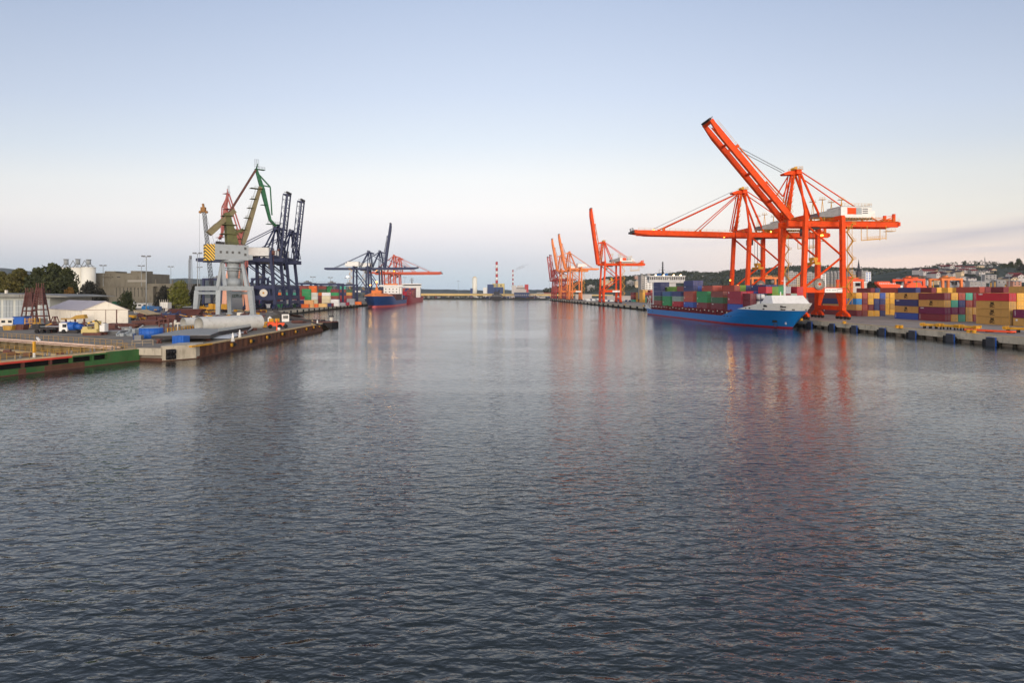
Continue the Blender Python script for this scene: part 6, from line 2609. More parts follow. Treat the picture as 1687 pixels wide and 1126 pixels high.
# silos
Ys = 430
sg = 'white silos behind the trees'
for i, (px, yt, yh) in enumerate(((109, 442.5, 428), (125, 442, 427.5), (146, 441.5, 428.5))):
    h = CZ - (yt - HY) / F * Ys - Q
    t = thing('silo', ('left white silo mostly hidden by the tall green trees', 'middle white silo half hidden by the tall green trees', 'right white silo standing clear of the trees')[i], 'silo', ((px - CX) / F * Ys, Ys + (2 if i == 1 else 0), Q), 0, sg)
    MB().tube((0, 0, 0), (0, 0, h), 4.45, 36).obj('barrel', M['silo'], t)
    MB().tube((0, 0, h), (0, 0, h + .35), 4.6, 36).obj('rim', M['offwhite'], t)
    b = MB()
    hh = (yt - yh) / F * Ys
    for a in range(6):
        a_ = a * math.pi / 3
        b.bar((3.6 * math.cos(a_), 3.6 * math.sin(a_), h), (1.5 * math.cos(a_), 1.5 * math.sin(a_), h + hh * .45), .22)
        b.bar((3.6 * math.cos(a_ + .5), 3.6 * math.sin(a_ + .5), h + 1.2), (3.6 * math.cos(a_ - .5), 3.6 * math.sin(a_ - .5), h + 1.2), .18)
    if i < 2:
        b.bar((2, 0, h + .5), (5, 0, h + hh * .9), .3)
        b.bar((5, 0, h + hh * .9), (8, 0, h + .5), .3)
    b.obj('support_frame', M['steel'], t)
    MB().tube((0, 0, h + hh * .4), (0, 0, h + hh), 1.45, 16).obj('filter_house', M['grey'], t)
    MB().tube((0, 0, h + hh), (0, 0, h + hh + .35), 1.8, 16).obj('cap', M['steel'], t)

# old concrete works building
Yb = 440


def bx(px):
    return (px - CX) / F * Yb


def bz(py):
    return CZ - (py - HY) / F * Yb - Q


t = thing('concrete_works', 'long weathered grey brown concrete works building behind the yard', 'building', (0, Yb, Q))
b = MB()
b.box2((bx(157), 0, 0), (bx(241), 30, bz(451)))
b.box2((bx(160), -3, 0), (bx(256), -.02, bz(473)))
b.box2((bx(241.1), 1, 0), (bx(300), 26, bz(467.5)))
b.box2((bx(156), .5, 0), (bx(163), -6, bz(466)))
b.obj('wall', M['oldconcrete'], t)
b = MB()
b.box2((bx(171), 1, bz(450.9)), (bx(189), 14, bz(447)))
b.box2((bx(214), 1, bz(450.9)), (bx(233), 14, bz(446.5)))
b.box2((bx(186), .6, bz(457)), (bx(168), -.9, bz(455.5)))
b.obj('roof_house', M['oldconcrete'], t)
b = MB()
b.box2((bx(211), -.6, bz(465)), (bx(242), -.03, bz(461.5)))
b.obj('pale_band', M['pier'], t)
b = MB()
b.box2((bx(159), -3.5, bz(473.0)), (bx(258), .5, bz(472)))
b.box2((bx(156), -.5, bz(451)), (bx(241.5), .5, bz(450.2)))
b.obj('cornice', M['oldconcrete'], t)
b = MB()
for i in range(7):
    b.box2((bx(214 + i * 5.5), -3.25, bz(476.6)), (bx(215.2 + i * 5.5), -2.9, bz(475.4)))
for i in range(9):
    b.box2((bx(196 + i * 6), -3.2, bz(489)), (bx(196.5 + i * 6), -2.95, bz(474)))
b.box2((bx(193), -.2, bz(457.5)), (bx(198), .1, bz(456)))
b.pieces('window', M['dark'], t)
b = MB()
for px in (249, 277, 210):
    b.box2((bx(px), 5, bz(467.4)), (bx(px + 1.2), 6, bz(461 if px != 210 else 446)))
b.pieces('vent_stack', M['oldconcrete'], t)


# small things in the yard; each on its own ground point
def shed(px0, px1, ytop, ybase, depth, wall, roof, label, win=0, cat='shed', pitch=0.0, name='yard_shed'):
    a, c = G(px0, ybase), G(px1, ybase)
    Y = a.y
    w = (px1 - px0) / F * Y
    h = (ybase - ytop) / F * Y
    t = thing(name, label, cat, (a.x, Y, Q))
    MB().box2((0, 0, 0), (w, depth, h - .25)).obj('wall', M[wall], t)
    if pitch:
        MB().hprism([(-.3, h - .24), (w + .3, h - .24), (w / 2, h + pitch)], -.3, depth + .3).obj('roof', M[roof], t)
    else:
        MB().box2((-.3, -.3, h - .24), (w + .3, depth + .3, h)).obj('roof', M[roof], t)
    if win:
        b = MB()
        for i in range(win):
            b.box(((i + .5) * w / win, -.03, h * .58), (w / win * .55, .1, h * .3))
        b.pieces('window', M['glass'], t)
    return t


shed(223.5, 235.5, 491, 499.5, 8, 'white', 'roofold', 'small white house with dark windows before the concrete building', 3, 'house')
shed(200, 213, 496, 508, 6, 'white', 'white', 'plain white cabin behind the peak of the cream hall', 1, 'cabin')
shed(217, 243, 500, 508, 5, 'white', 'white', 'long low white cabin left of the blue containers', 3, 'cabin')
shed(249, 262, 497, 502, 8, 'offwhite', 'roofold', 'low white shed behind the white scaffolding box', 0)
shed(278, 304, 503, 510.5, 8, 'dark', 'grey', 'low dark shed with pale grey roof before the willow', 0)
shed(302, 316, 505.5, 511.5, 6, 'dark', 'lightgrey', 'small dark shed with pale roof left of the grey crane leg', 0)
shed(0, 22, 524.5, 538, 4, 'offwhite', 'white', 'small pale cabin with white roof at the left edge of the yard', 2, 'cabin')
shed(110, 117, 501, 509, 6, 'pier', 'roofold', 'small grey brick hut behind the annex roof', 0)
gl3 = 'blue containers among the yard clutter'
for (px, py, cl, rz, lb) in ((244, 511.5, 'sky blue', 1.57, 'left one of two bright blue containers in the yard before the concrete building'), (256, 512.5, 'steel blue', 1.5, 'right one of two bright blue containers in the yard before the concrete building')):
    g = G(px, py)
    cont((g.x, g.y, Q + .02), rz, 6.06, cl, lb, gl3)
g = G(30, 538)
t = thing('blue_cabin', 'blue steel cabin beside the pale cabin at the left edge', 'cabin', g)
MB().box((0, 1.5, 1.45), (3.4, 3, 2.9)).obj('shell', M['blue'], t)
MB().box((0, 1.5, 2.98), (3.6, 3.2, .12)).obj('roof', M['bluedk'], t)


def skip(px0, px1, py, h, m, label, rim=None):
    a, c = G(px0, py), G(px1, py)
    w = c.x - a.x
    t = thing('skip', label, 'skip', ((a.x + c.x) / 2, a.y + 1, Q))
    b = MB()
    b.hprism([(-w / 2, h), (-w / 2 + .3, 0), (w / 2 - .3, 0), (w / 2, h)], -1, 1)
    for x_ in (-.3, .3):
        b.box((x_ * w, -1.04, h * .5), (.12, .1, h * .9))
    b.obj('body', M[m], t)
    MB().box((0, 0, h + .06), (w + .1, 2.1, .12)).obj('rim', M[rim or m], t)
    return t


skip(4, 20, 544.5, 1.3, 'railyellow', 'yellow skip with pale rim in front of the pale cabin', 'lightgrey')
skip(20.5, 39, 544, 1.4, 'brownsteel', 'brown skip right of the yellow one')
# yellow stair platform
g = G(49, 541)
t = thing('stair_platform', 'yellow steel stair platform at the foot of the trestle towers', 'platform', g)
b = MB()
b.box((0, 1, 1.6), (3.2, 2, .14))
for x_ in (-1.5, 1.5):
    for y_ in (.1, 1.9):
        b.bar((x_, y_, 0), (x_, y_, 3.0), .18)
b.rail([(-1.5, .1, 1.7), (1.5, .1, 1.7)], 1.1, 1, .06)
b.bar((1.6, 1, 1.5), (4.6, 1, .2), 1.0, .16)
b.bar((-1.5, .1, 0), (1.5, .1, 1.5), .12)
b.obj('frame', M['yellow'], t)
# flatbed truck with blue drums
p, q = G(54, 549.5), G(101, 549.5)
t = thing('flatbed_truck', 'dark flatbed truck with white and blue cab parked before the cream hall', 'truck', (p + q) / 2)
w = (q - p).length
b = MB()
b.box((-1, .9, 1.15), (w - .5, 2.4, .3))
b.box((-1, .9, 1.36), (w - .7, 2.3, .1))
b.box((-w / 2 + .8, .9, 1.9), (1.8, 2.2, .9))
b.obj('flatbed', M['dark'], t)
b = MB()
b.box((w / 2 - 2.5, .9, 1.75), (6, 2.0, .12))
b.obj('deck_plate', M['lightgrey'], t)
cb = MB()
cb.hprism([(w / 2 - .4, .5), (w / 2 + 1.7, .5), (w / 2 + 1.7, 1.7), (w / 2 + 1.4, 2.7), (w / 2 - .4, 2.7)], -.25, 2.05)
cbo = cb.obj('cab', M['white'], t)
b = MB()
b.box((w / 2 + 1.0, -.27, 1.95), (1.0, .06, .8))
b.box((w / 2 + 1.6, .9, 2.15), (.2, 1.8, .8))
b.obj('windscreen', M['glass'], cbo)
b = MB()
for x_ in (-w / 2 + 1.2, -w / 2 + 2.5, w / 2 - 3.2, w / 2 + .8):
    for y_ in (-.2, 1.9):
        b.tube((x_, y_ - .15, .52), (x_, y_ + .15, .52), .52, 14)
b.pieces('wheel', M['black'], t)
g = G(106, 549.5)
t = thing('road_tanker', 'blue cylindrical tank trailer behind the white truck cab', 'tank', (g.x + .4, g.y + 1, Q))
b = MB()
b.tube((-1.6, 0, 1.75), (1.9, 0, 1.75), 1.15, 20)
b.tube((1.9, 0, 1.75), (3.4, 0, 1.55), .8, 16, .7)
b.obj('tank', M['blue'], t)
MB().box((.6, 0, .4), (4.6, 2, .8)).obj('chassis', M['dark'], t)
# pale yellow crawler machine with black and white boom
g = G(152, 553)
t = thing('yellow_machine', 'pale yellow crawler machine with striped boom and white cab before the cream hall', 'machine', g)
b = MB()
b.box((-.8, 1, 1.0), (3.8, 2.2, 1.1))
b.box((.7, 1, 2.2), (.9, 1.2, 2.6))
b.box((-2, 1, 1.8), (1.2, 1.6, .6))
b.obj('body', M['ylwcl'], t)
b = MB()
b.box((2.2, 1, 1.9), (1.2, 1.4, 2.0))
b.obj('cab', M['white'], t)
b = MB()
b.bar((-1.4, .2, 2.9), (.9, .2, 3.7), .3)
b.bar((.9, .2, 3.7), (2, .2, 2.6), .25)
b.obj('boom', M['hazard'], t)
b = MB()
for y_ in (.0, 2.0):
    b.box((0, y_, .35), (4.4, .6, .7))
b.pieces('crawler_track', M['brownsteel'], t)
# material handler and orange carrier on the pier
g = G(455, 541.5)
t = thing('material_handler', 'orange wheeled machine with two yellow drums and white cab on the pier', 'machine', g, R(25))
b = MB()
b.box((0, 1.2, 1.15), (4.6, 2.4, .9))
b.box((-1.4, 1.2, 1.75), (1.6, 2.2, .3))
b.obj('chassis', M['rtg'], t)
b = MB()
for x_ in (-1.3, .3):
    b.tube((x_ - .65, 1.2, 2.3), (x_ + .65, 1.2, 2.3), .62, 14)
b.pieces('drum', M['yellow'], t)
b = MB()
b.box((2.6, 1.4, 3.0), (2.0, 2.2, 2.2))
b.obj('cab', M['white'], t)
MB().box((2.6, .27, 3.3), (1.4, .08, .9)).pieces('window', M['glass'], t)
b = MB()
for x_ in (-1.6, 1.0, 2.6):
    for y_ in (.1, 2.3):
        b.tube((x_, y_ - .2, .6), (x_, y_ + .2, .6), .6, 14)
b.pieces('wheel', M['black'], t)
b = MB()
b.bar((2.6, 2, 3.6), (-.6, 2.4, 5.2), .7, .9)
b.bar((3.2, 1.2, 3.4), (9, 1.0, 2.0), .5, .7)
b.bar((9, 1.0, 2.0), (12.5, 1, .6), .4, .5)
b.box((2.3, 2.3, 3.4), (2.2, 1.8, 2.6))
b.obj('boom', M['dark'], t)
g = G(456.2, 545)
t = thing('hose_post', 'orange post with white box at the pier edge below the orange machine', 'post', g)
MB().bar((0, 0, -1.2), (0, 0, 3.0), .3).obj('post', M['rtg'], t)
MB().box((.5, .2, .5), (.6, .5, .7)).obj('box', M['white'], t)
g = G(434, 530)
t = thing('yellow_float', 'bright yellow steel piece lying behind the right end of the white tube', 'steel piece', G(433, 540.5))
b = MB()
b.box((0, 0, .55), (2.2, 1.6, .8), .3)
b.bar((-.6, 0, .9), (1.3, .3, 1.7), .6)
b.obj('body', M['yellow'], t)
o = MB().box((0, 0, .9), (1.1, .8, 1.8)).tube((0, 0, 1.8), (0, 0, 2.1), .3, 8).obj('white_cabinet', M['white'], None, G(444.5, 531.5))
tag(o, 'small white cabinet on the pier left of the orange machine', 'cabinet')
for px, py, m, lb in ((514.5, 534.8, 'deckbeige', 'pale post by the far end of the pier'), (522.8, 534.5, 'white', 'white marker with thin rod at the far tip of the pier')):
    t = thing('pier_post', lb, 'post', G(px, py))
    MB().tube((0, 0, 0), (0, 0, 1.4), .32, 10, .2).obj('post', M[m], t)
    MB().bar((0, 0, 1.4), (0, 0, 3.8 if m == 'white' else 1.8), .07).obj('rod', M['dark'], t)
# dark barge beyond the pier
wY = 13.2 * F / (541.5 - HY)
bx0, bx1 = (487 - CX) / F * 226, (553 - CX) / F * 219
t = thing('barge', 'low black and rusty barge moored behind the far tip of the pier', 'barge', ((bx0 + bx1) / 2, 222, 0), R(-16))
Lb = (bx1 - bx0)
b = MB()
b.prism([(-Lb / 2, -3.5), (Lb / 2 - 1.5, -3.5), (Lb / 2, -2.2), (Lb / 2, 2.2), (Lb / 2 - 1.5, 3.5), (-Lb / 2, 3.5)], -.6, 1.9)
b.obj('hull', M['black'], t)
b = MB()
b.prism([(-Lb / 2 + .2, -3.3), (Lb / 2 - 1.6, -3.3), (Lb / 2 - .2, -2.1), (Lb / 2 - .2, 2.1), (Lb / 2 - 1.6, 3.3), (-Lb / 2 + .2, 3.3)], 1.9, 2.25)
b.obj('deck', M['brownsteel'], t)
b = MB()
b.rail([(-Lb / 2 + .3, 3.1, 2.2), (Lb / 2 - 1.6, 3.1, 2.2)], 1.1, 1.6, .04)
b.rail([(-Lb / 2 + 1, -2.9, 2.2), (-Lb / 2 + 5, -2.9, 2.2)], 2.2, 1.6, .06)
b.obj('railing', M['brownsteel'], t)
b = MB()
b.tube((Lb / 2 - 1.6, 0, 2.2), (Lb / 2 - 1.6, 0, 4.0), .35, 8)
b.box((Lb / 2 - 1.6, 0, 3.2), (.9, .9, 1.2))
b.obj('light_post', M['offwhite'], t)
MB().box((Lb / 2 - 1.6, 0, 4.1), (1.3, 1.1, .5)).obj('lamp', M['dark'], t)
b = MB()
for x_ in (-8, -4, 0, 3):
    b.box((x_, rnd.uniform(-1, 1.5), 2.5), (1.4, 1, .6), rnd.random())
b.bar((-10, 1, 2.4), (2, 0, 2.7), .4)
b.pieces('deck_gear', M['dark'], t)


# steel plate stacks, frames and scrap scattered over the yard: each pile a thing
def pile(px0, px1, py, h, m, label, kind=0):
    a, c = G(px0, py), G(px1, py)
    w = c.x - a.x
    t = thing('steel_pile', label, 'steel pile', ((a.x + c.x) / 2, a.y, Q))
    b = MB()
    r2 = random.Random(int(px0 * 7 + py * 13))
    if kind == 0:
        z = 0
        while z < h:
            hh = r2.uniform(.2, .5)
            b.box((r2.uniform(-.3, .3), 2 + r2.uniform(-.3, .3), z + hh / 2), (w * r2.uniform(.82, 1), 4 * r2.uniform(.8, 1), hh - .04), r2.uniform(-.04, .04))
            z += hh
    elif kind == 1:
        n = max(3, int(w / 2.2))
        for i in range(n):
            x_ = -w / 2 + w * (i + .5) / n
            b.box((x_, 2 + r2.uniform(-1, 1), h * r2.uniform(.25, .42)), (w / n * r2.uniform(.6, 1.05), r2.uniform(1.5, 4), h * r2.uniform(.5, .85)), r2.uniform(-.2, .2))
            if r2.random() < .6:
                b.bar((x_, 1, h * .4), (x_ + r2.uniform(-1.5, 1.5), 2.4, h * r2.uniform(.9, 1.2)), .25)
    elif kind == 2:
        n = max(4, int(w / 1.2))
        for i in range(n):
            x_ = -w / 2 + w * i / n
            b.bar((x_, r2.uniform(0, 3), r2.uniform(.1, h)), (x_ + w * r2.uniform(.1, .4), r2.uniform(0, 3), r2.uniform(.1, h)), .24)
    b.obj('stack', M[m], t)
    return t


for a in ((243, 284, 532, 3.6, 'maroonsteel', 'large red brown steel block stack behind the blue tank', 1), (276, 332, 521.5, 3.0, 'maroonsteel', 'long red brown steel stack under the left leg of the grey crane', 0),
          (262, 300, 523, 2.2, 'bluedk', 'dark blue steel sections behind the red brown stacks', 1), (228, 262, 522, 1.9, 'dark', 'dark grey steel clutter left of the dark blue sections', 1),
          (216, 258, 536, 1.3, 'brownsteel', 'low brown plate stack in front of the lean to shelter', 0), (165, 226, 541, 1.3, 'brownsteel', 'low rusty bar stack along the foot of the cream hall', 0),
          (258, 282, 529, 2.0, 'steel', 'tangle of grey brown frames left of the second white tube', 2), (205, 222, 549, 1.6, 'lightgrey', 'pale grey boxes left of the round blue tank', 1),
          (228, 246, 530, 2.4, 'brownsteel', 'brown scrap frames beside the lean to shelter', 2), (66, 100, 543.5, 1.3, 'brownsteel', 'rusty steel pile behind the flatbed truck', 1),
          (98, 126, 540.5, 1.6, 'brownsteel', 'rusty pipe pile with yellow chute before the cream hall', 1), (116, 134, 547, 2.0, 'lightgrey', 'pale crates right of the blue tank trailer', 1),
          (166, 198, 551.5, .7, 'steel', 'low grey slabs on the yard right of the yellow machine', 0), (183, 208, 555, .9, 'lightgrey', 'low pale slabs on the yard left of the blue tank', 1),
          (335, 358, 516.5, 1.5, 'yellow', 'yellow steel frames between the left legs of the grey crane', 1), (338, 366, 522.5, .8, 'steel', 'flat grey steel between the grey crane legs', 0),
          (290, 336, 509.5, 2.6, 'yellow', 'ochre machinery frames right of the willow', 1), (332, 364, 511.5, 2.4, 'yellow', 'ochre and orange machinery seen through the left portal of the grey crane', 1),
          (390, 412, 516, 1.7, 'ylwcl', 'pale yellow frames between the right legs of the grey crane', 2), (358, 386, 514, 1.4, 'lightgrey', 'pale clutter between the middle legs of the grey crane', 1),
          (474, 492, 529, 1.3, 'dark', 'dark steel beams on the pier right of the orange machine', 2), (480, 500, 533, .5, 'brownsteel', 'rusty flat plates near the far end of the pier', 0)):
    pile(*a)
g = G(270, 549)
t = thing('brown_gantry', 'rusty brown steel portal frame beside the round blue tank', 'frame', g)
b = MB()
for x_ in (-1.2, 1.2):
    b.bar((x_, 0, 0), (x_, 0, 3.8), .3)
    b.bar((x_, 2, 0), (x_, 2, 3.4), .26)
    b.bar((x_, 0, 3.6), (x_, 2, 3.4), .2)
for z_ in (3.7, 2.6, 1.4):
    b.bar((-1.4, 0, z_), (1.4, 0, z_), .26)
b.obj('frame', M['brownsteel'], t)
g = G(285, 548)
t = thing('pipe_piece', 'cream steel pipe pieces on a stand beside the rusty portal frame', 'pipe', g)
b = MB()
b.tube((-1.6, .5, 2.2), (1.6, .8, 2.4), .3, 10)
b.tube((-.4, .6, 1.0), (.3, .7, 3.2), .3, 10)
b.bar((-.6, .6, 0), (-.4, .6, 1.2), .3)
b.bar((.9, .6, 0), (.9, .6, 2.2), .22)
b.obj('pipe', M['offwhite'], t)
g = G(270, 512)
t = thing('white_scaffold', 'white scaffolded box with thin poles right of the blue containers', 'scaffold', g)
b = MB()
b.box((0, 2, 3.0), (4.2, 4, 3.4))
b.obj('box', M['white'], t)
b = MB()
for x_ in (-2.3, -1.1, 0, 1.1, 2.3):
    b.bar((x_, -.2, 0), (x_, -.2, 6.4), .14)
b.bar((-2.4, -.2, 4.8), (2.4, -.2, 4.8), .12)
b.bar((-2.4, -.2, 1.4), (2.4, -.2, 1.4), .12)
b.obj('pole', M['offwhite'], t)
g = G(120, 536)
t = thing('yellow_chute', 'pale yellow steel chute raised on rusty pipes before the cream hall', 'chute', g)
b = MB()
b.hprism([(-4, 2.2), (-1, 2.2), (1.0, 3.2), (3.4, 3.4), (3.8, 2.2), (1, 1.9), (-4, 1.8)], .2, 1.6)
b.obj('chute', M['railyellow'], t)
b = MB()
for x_ in (-3, 0, 3):
    b.bar((x_, 1, 0), (x_, 1, 2.0), .4)
b.obj('support', M['brownsteel'], t)
for px, py, h in ((90.5, 538, 3.0),):
    t = thing('small_trestle', 'small rust red pyramid trestle before the long wall of the cream hall', 'trestle', G(px, py))
    b = MB()
    for sx in (-1, 1):
        for sy in (-1, 1):
            b.bar((sx * 1.2, sy * 1.0, 0), (sx * .4, sy * .3, h), .24)
    b.box((0, 0, h), (1.1, .9, .2))
    b.bar((-.8, -.7, h * .5), (.8, -.7, h * .5), .2)
    b.obj('frame', M['maroonsteel'], t)
b = MB()
for k in range(420):
    if k < 290:
        px, py = rnd.uniform(120, 335), rnd.uniform(505, 533)
    elif k < 350:
        px, py = rnd.uniform(335, 440), rnd.uniform(511, 526)
    else:
        px, py = rnd.uniform(60, 215), rnd.uniform(537, 549)
    g = G(px, py)
    if 76 < px < 216 and g.y > 193:
        continue
    b.c = rnd.choice([0, 0, 0, 1, 1, 2, 3, 4, 5, 6])
    if rnd.random() < .35:
        e = Vector((rnd.uniform(-3, 3), rnd.uniform(-1, 1), rnd.uniform(-.2, 1.2)))
        b.bar(g + Vector((0, 0, .5)), g + e + Vector((0, 0, .6)), rnd.uniform(.12, .3))
    else:
        h = rnd.uniform(.3, 1.5)
        b.box((g.x, g.y, Q + h / 2 + .005), (rnd.uniform(.5, 3.2), rnd.uniform(.5, 2), h), rnd.random() * 3)
tag(b.obj('yard_clutter', [M['brownsteel'], M['maroonsteel'], M['steel'], M['offwhite'], M['bluedk'], M['yellow'], M['dark']]), 'countless small steel pieces, crates and scrap strewn over the shipyard', 'clutter', kind='stuff')
# orange cars under gantry lights
t = thing('green_tent', 'dark green pitched cover behind the peak of the cream hall', 'tent', G(187, 508))
MB().hprism([(-3, 0), (3, 0), (.6, 4.4), (-.8, 4.4)], 0, 6).obj('cover', M['green'], t)

# ------------------------------------------------------------------ far bank
def fx(px, Y):
    return (px - CX) / F * Y


def fz(py, Y):
    return CZ - (py - HY) / F * Y


Yr = 1075
t = thing('road_bridge', 'long yellowish concrete road bridge on piers crossing behind the far bank', 'bridge', (0, Yr, 0))
b = MB()
b.hprism([(fx(660, Yr), fz(487.4, Yr)), (fx(1010, Yr), fz(487.8, Yr)), (fx(1010, Yr), fz(486.2, Yr)), (fx(850, Yr), fz(484.8, Yr)), (fx(660, Yr), fz(484.0, Yr))], 0, 12)
b.obj('deck', M['bridge'], t)
b = MB()
b.hprism([(fx(660, Yr), fz(483.98, Yr)), (fx(850, Yr), fz(484.78, Yr)), (fx(1010, Yr), fz(486.18, Yr)), (fx(1010, Yr), fz(485.4, Yr)), (fx(850, Yr), fz(484.0, Yr)), (fx(660, Yr), fz(483.2, Yr))], -.4, .2)
b.obj('parapet', M['pier'], t)
b = MB()
for i in range(10):
    px = 705.6 + i * 32.8
    for y_ in (3, 9):
        b.box((fx(px, Yr), y_, 3.5), (2.6, 2.2, 7.6))
b.obj('pier', M['pier'], t)
# parked cars and low sheds under the bridge
b = MB()
for k in range(170):
    Y = rnd.uniform(1100, 1180)
    px = rnd.uniform(660, 905)
    b.c = rnd.choice([0, 0, 1, 2, 3])
    x = fx(px, Y)
    b.box((x, Y, 2.7), (4.2, 1.8, .9), rnd.choice([0, 1.57]))
    b.box((x, Y, 3.4), (2.4, 1.6, .6), 0)
tag(b.obj('parked_vehicles', [M['white'], M['grey'], M['bluedk'], M['redband']]), 'distant rows of parked cars under the road bridge', 'cars', kind='stuff')
# white round silo tower
Yw = 1300
t = thing('round_silo', 'white round silo tower with blue annex on the far shore', 'silo', (fx(782, Yw), Yw, 1.6))
MB().tube((0, 0, 0), (0, 0, fz(458.6, Yw)), 5.4, 24).obj('barrel', M['silo'], t)
MB().tube((0, 0, fz(458.6, Yw)), (0, 0, fz(457.4, Yw)), 3.0, 16).obj('cap', M['bridge'], t)
MB().box((-6.5, -1, 8), (6, 5, fz(468, Yw) - 8)).obj('annex', M['bluedk'], t)


def chimney(px, ytop, ybase, Y, w, n, label):
    x = fx(px, Y)
    zt, zb = fz(ytop, Y), fz(ybase, Y)
    t = thing('striped_chimney', label, 'chimney', (x, Y, 1.6), 0, 'red and white chimneys on the far shore')
    r0 = w / F * Y / 2
    MB().tube((0, 0, 0), (0, 0, zb), r0 * 1.15, 20, r0 * 1.1).obj('shaft', M['pier'], t)
    for i in range(n):
        a, c = zb + (zt - zb) * i / n, zb + (zt - zb) * (i + 1) / n
        MB().tube((0, 0, a), (0, 0, c), r0 * (1.1 - .1 * i / n), 20, r0 * (1.1 - .1 * (i + 1) / n)).obj('band', M['redband'] if i % 2 == (0 if n % 2 else 1) else M['white'], t)
    MB().tube((0, 0, zt), (0, 0, zt + .8), r0 * .8, 16).obj('rim', M['dark'], t)
    return t


chimney(818.3, 433, 468.2, 1400, 3.7, 7, 'thick red and white striped chimney rising from the yellow plant')
chimney(845, 446.2, 470.5, 1500, 2.0, 7, 'thin red and white striped chimney with a drifting smoke plume')
Yp = 1400
t = thing('power_plant', 'yellow and blue power plant building at the foot of the thick striped chimney', 'building', (0, Yp, 1.6))
b = MB()
b.box2((fx(811, Yp), 0, 0), (fx(831, Yp), 40, fz(468.6, Yp)))
b.obj('wall', M['ylwcl'], t)
b = MB()
b.box2((fx(803, Yp), -4, 0), (fx(813, Yp), 30, fz(470, Yp)))
b.box2((fx(813.2, Yp), -6, 0), (fx(829, Yp), -.1, fz(474.5, Yp)))
b.box2((fx(817, Yp), -1, fz(474.2, Yp)), (fx(820, Yp), -.1, fz(469.5, Yp)))
b.obj('blue_block', M['bluedk'], t)
b = MB()
b.box2((fx(796, Yp), 0, 0), (fx(803, Yp), 20, fz(475, Yp)))
b.obj('annex', M['white'], t)
b = MB()
for i in range(3):
    for j in range(2):
        b.box2((fx(812 + i * 6, Yp), -.4, fz(473.4 - j * 2.2, Yp)), (fx(814.6 + i * 6, Yp), .1, fz(472.2 - j * 2.2, Yp)))
b.pieces('window', M['glass'], t)
Yq = 1350
t = thing('factory', 'pale factory with red stair tower at the foot of the thin chimney', 'building', (0, Yq, 1.6))
b = MB()
b.box2((fx(843, Yq), 0, 0), (fx(850, Yq), 20, fz(471.5, Yq)))
b.box2((fx(850.2, Yq), 2, 0), (fx(869, Yq), 26, fz(474, Yq)))
b.box2((fx(852, Yq), 6, fz(473.9, Yq)), (fx(862, Yq), 16, fz(471.6, Yq)))
b.obj('wall', M['render_w'], t)
MB().box2((fx(864.5, Yq), -1, 0), (fx(870.5, Yq), 12, fz(470, Yq))).obj('stair_tower', M['redband'], t)
b = MB()
for i in range(8):
    b.box2((fx(851 + i * 1.7, Yq), 1.7, fz(477.4, Yq)), (fx(852.1 + i * 1.7, Yq), 2.1, fz(475.4, Yq)))
b.pieces('window', M['glass'], t)
# dark boats and blue halls at the water
Yd = 1025
t = thing('dark_vessel', 'dark blue grey vessel with superstructure lying at the far bank', 'ship', (fx(819, Yd), Yd - 14, 0))
hw = 11 / F * Yd
b = MB()
b.hprism([(-hw, 3.4), (-hw * .86, -.4), (hw * .9, -.4), (hw * 1.1, 3.8)], -5, 5)
b.obj('hull', M['dark'], t)
b = MB()
b.box2((-hw * .7, -3, 3.6), (hw * .7, 3, 9.5))
b.box2((-hw * .45, -3, 9.5), (hw * .4, 3, 14))
b.tube((-2, 0, 14), (-2, 0, 20), .7, 6)
b.tube((4, 0, 14), (4, 0, 17), 1.4, 8)
b.obj('superstructure', M['fender'], t)
b = MB()
for i in range(6):
    b.box((-hw * .55 + i * hw * .22, -3.05, 7), (1.3, .2, 1.6))
b.pieces('window', M['render_g'], t)


def hall(px0, px1, ytop, Y, depth, wall, roof, label, win=True, cat='hall', zb=1.6, name='quay_hall'):
    t = thing(name, label, cat, (0, Y, zb))
    h = fz(ytop, Y) - zb
    x0, x1 = fx(px0, Y), fx(px1, Y)
    MB().box2((x0, 0, -3), (x1, depth, h)).obj('wall', M[wall], t)
    MB().box2((x0 - .6, -.6, h + .01), (x1 + .6, depth + .6, h + .9)).obj('roof', M[roof], t)
    if win:
        b = MB()
        n = max(2, int((px1 - px0) / 3))
        for i in range(n):
            xa = x0 + (x1 - x0) * (i + .25) / n
            b.box2((xa, -.15, h * .45), (xa + (x1 - x0) / n * .5, .1, h * .72))
        b.pieces('window', M['glass'] if wall != 'bluedk' else M['render_g'], t)
    return t


hall(847, 872, 482.5, 1040, 14, 'bluedk', 'render_g', 'dark blue quay hall on the far bank below the pale factory')
hall(855, 867, 478.0, 1046, 10, 'render_w', 'render_w', 'white block on top of the dark blue quay hall', False)
hall(833, 846, 488.5, 1038, 10, 'render_g', 'render_w', 'low pale shed left of the dark blue quay hall')
hall(872.5, 884, 484.5, 1050, 12, 'render_c', 'roofold', 'cream shed right of the dark blue quay hall')
hall(884.5, 896, 482, 1110, 12, 'render_g', 'roofdark', 'grey hall with dark roof left of the far faded cranes')
hall(874, 903, 488.5, 1040, 8, 'steel', 'lightgrey', 'long low grey shed at the far right end of the far bank', True)
hall(896, 909, 483, 1130, 12, 'render_p', 'roofred', 'reddish hall partly behind the far faded cranes')
hall(800, 812, 489.2, 1042, 8, 'bluedk', 'white', 'low blue and white kiosk left of the dark vessel', False)
b = MB()
for k in range(120):
    px = rnd.uniform(796, 912)
    Y = rnd.uniform(1026, 1046)
    b.c = rnd.choice([0, 0, 1, 1, 2, 3, 4])
    h = rnd.uniform(1, 4.5)
    b.box((fx(px, Y), Y, 1.8 + h / 2), (rnd.uniform(1.5, 6), 2.5, h), rnd.uniform(-.3, .3))
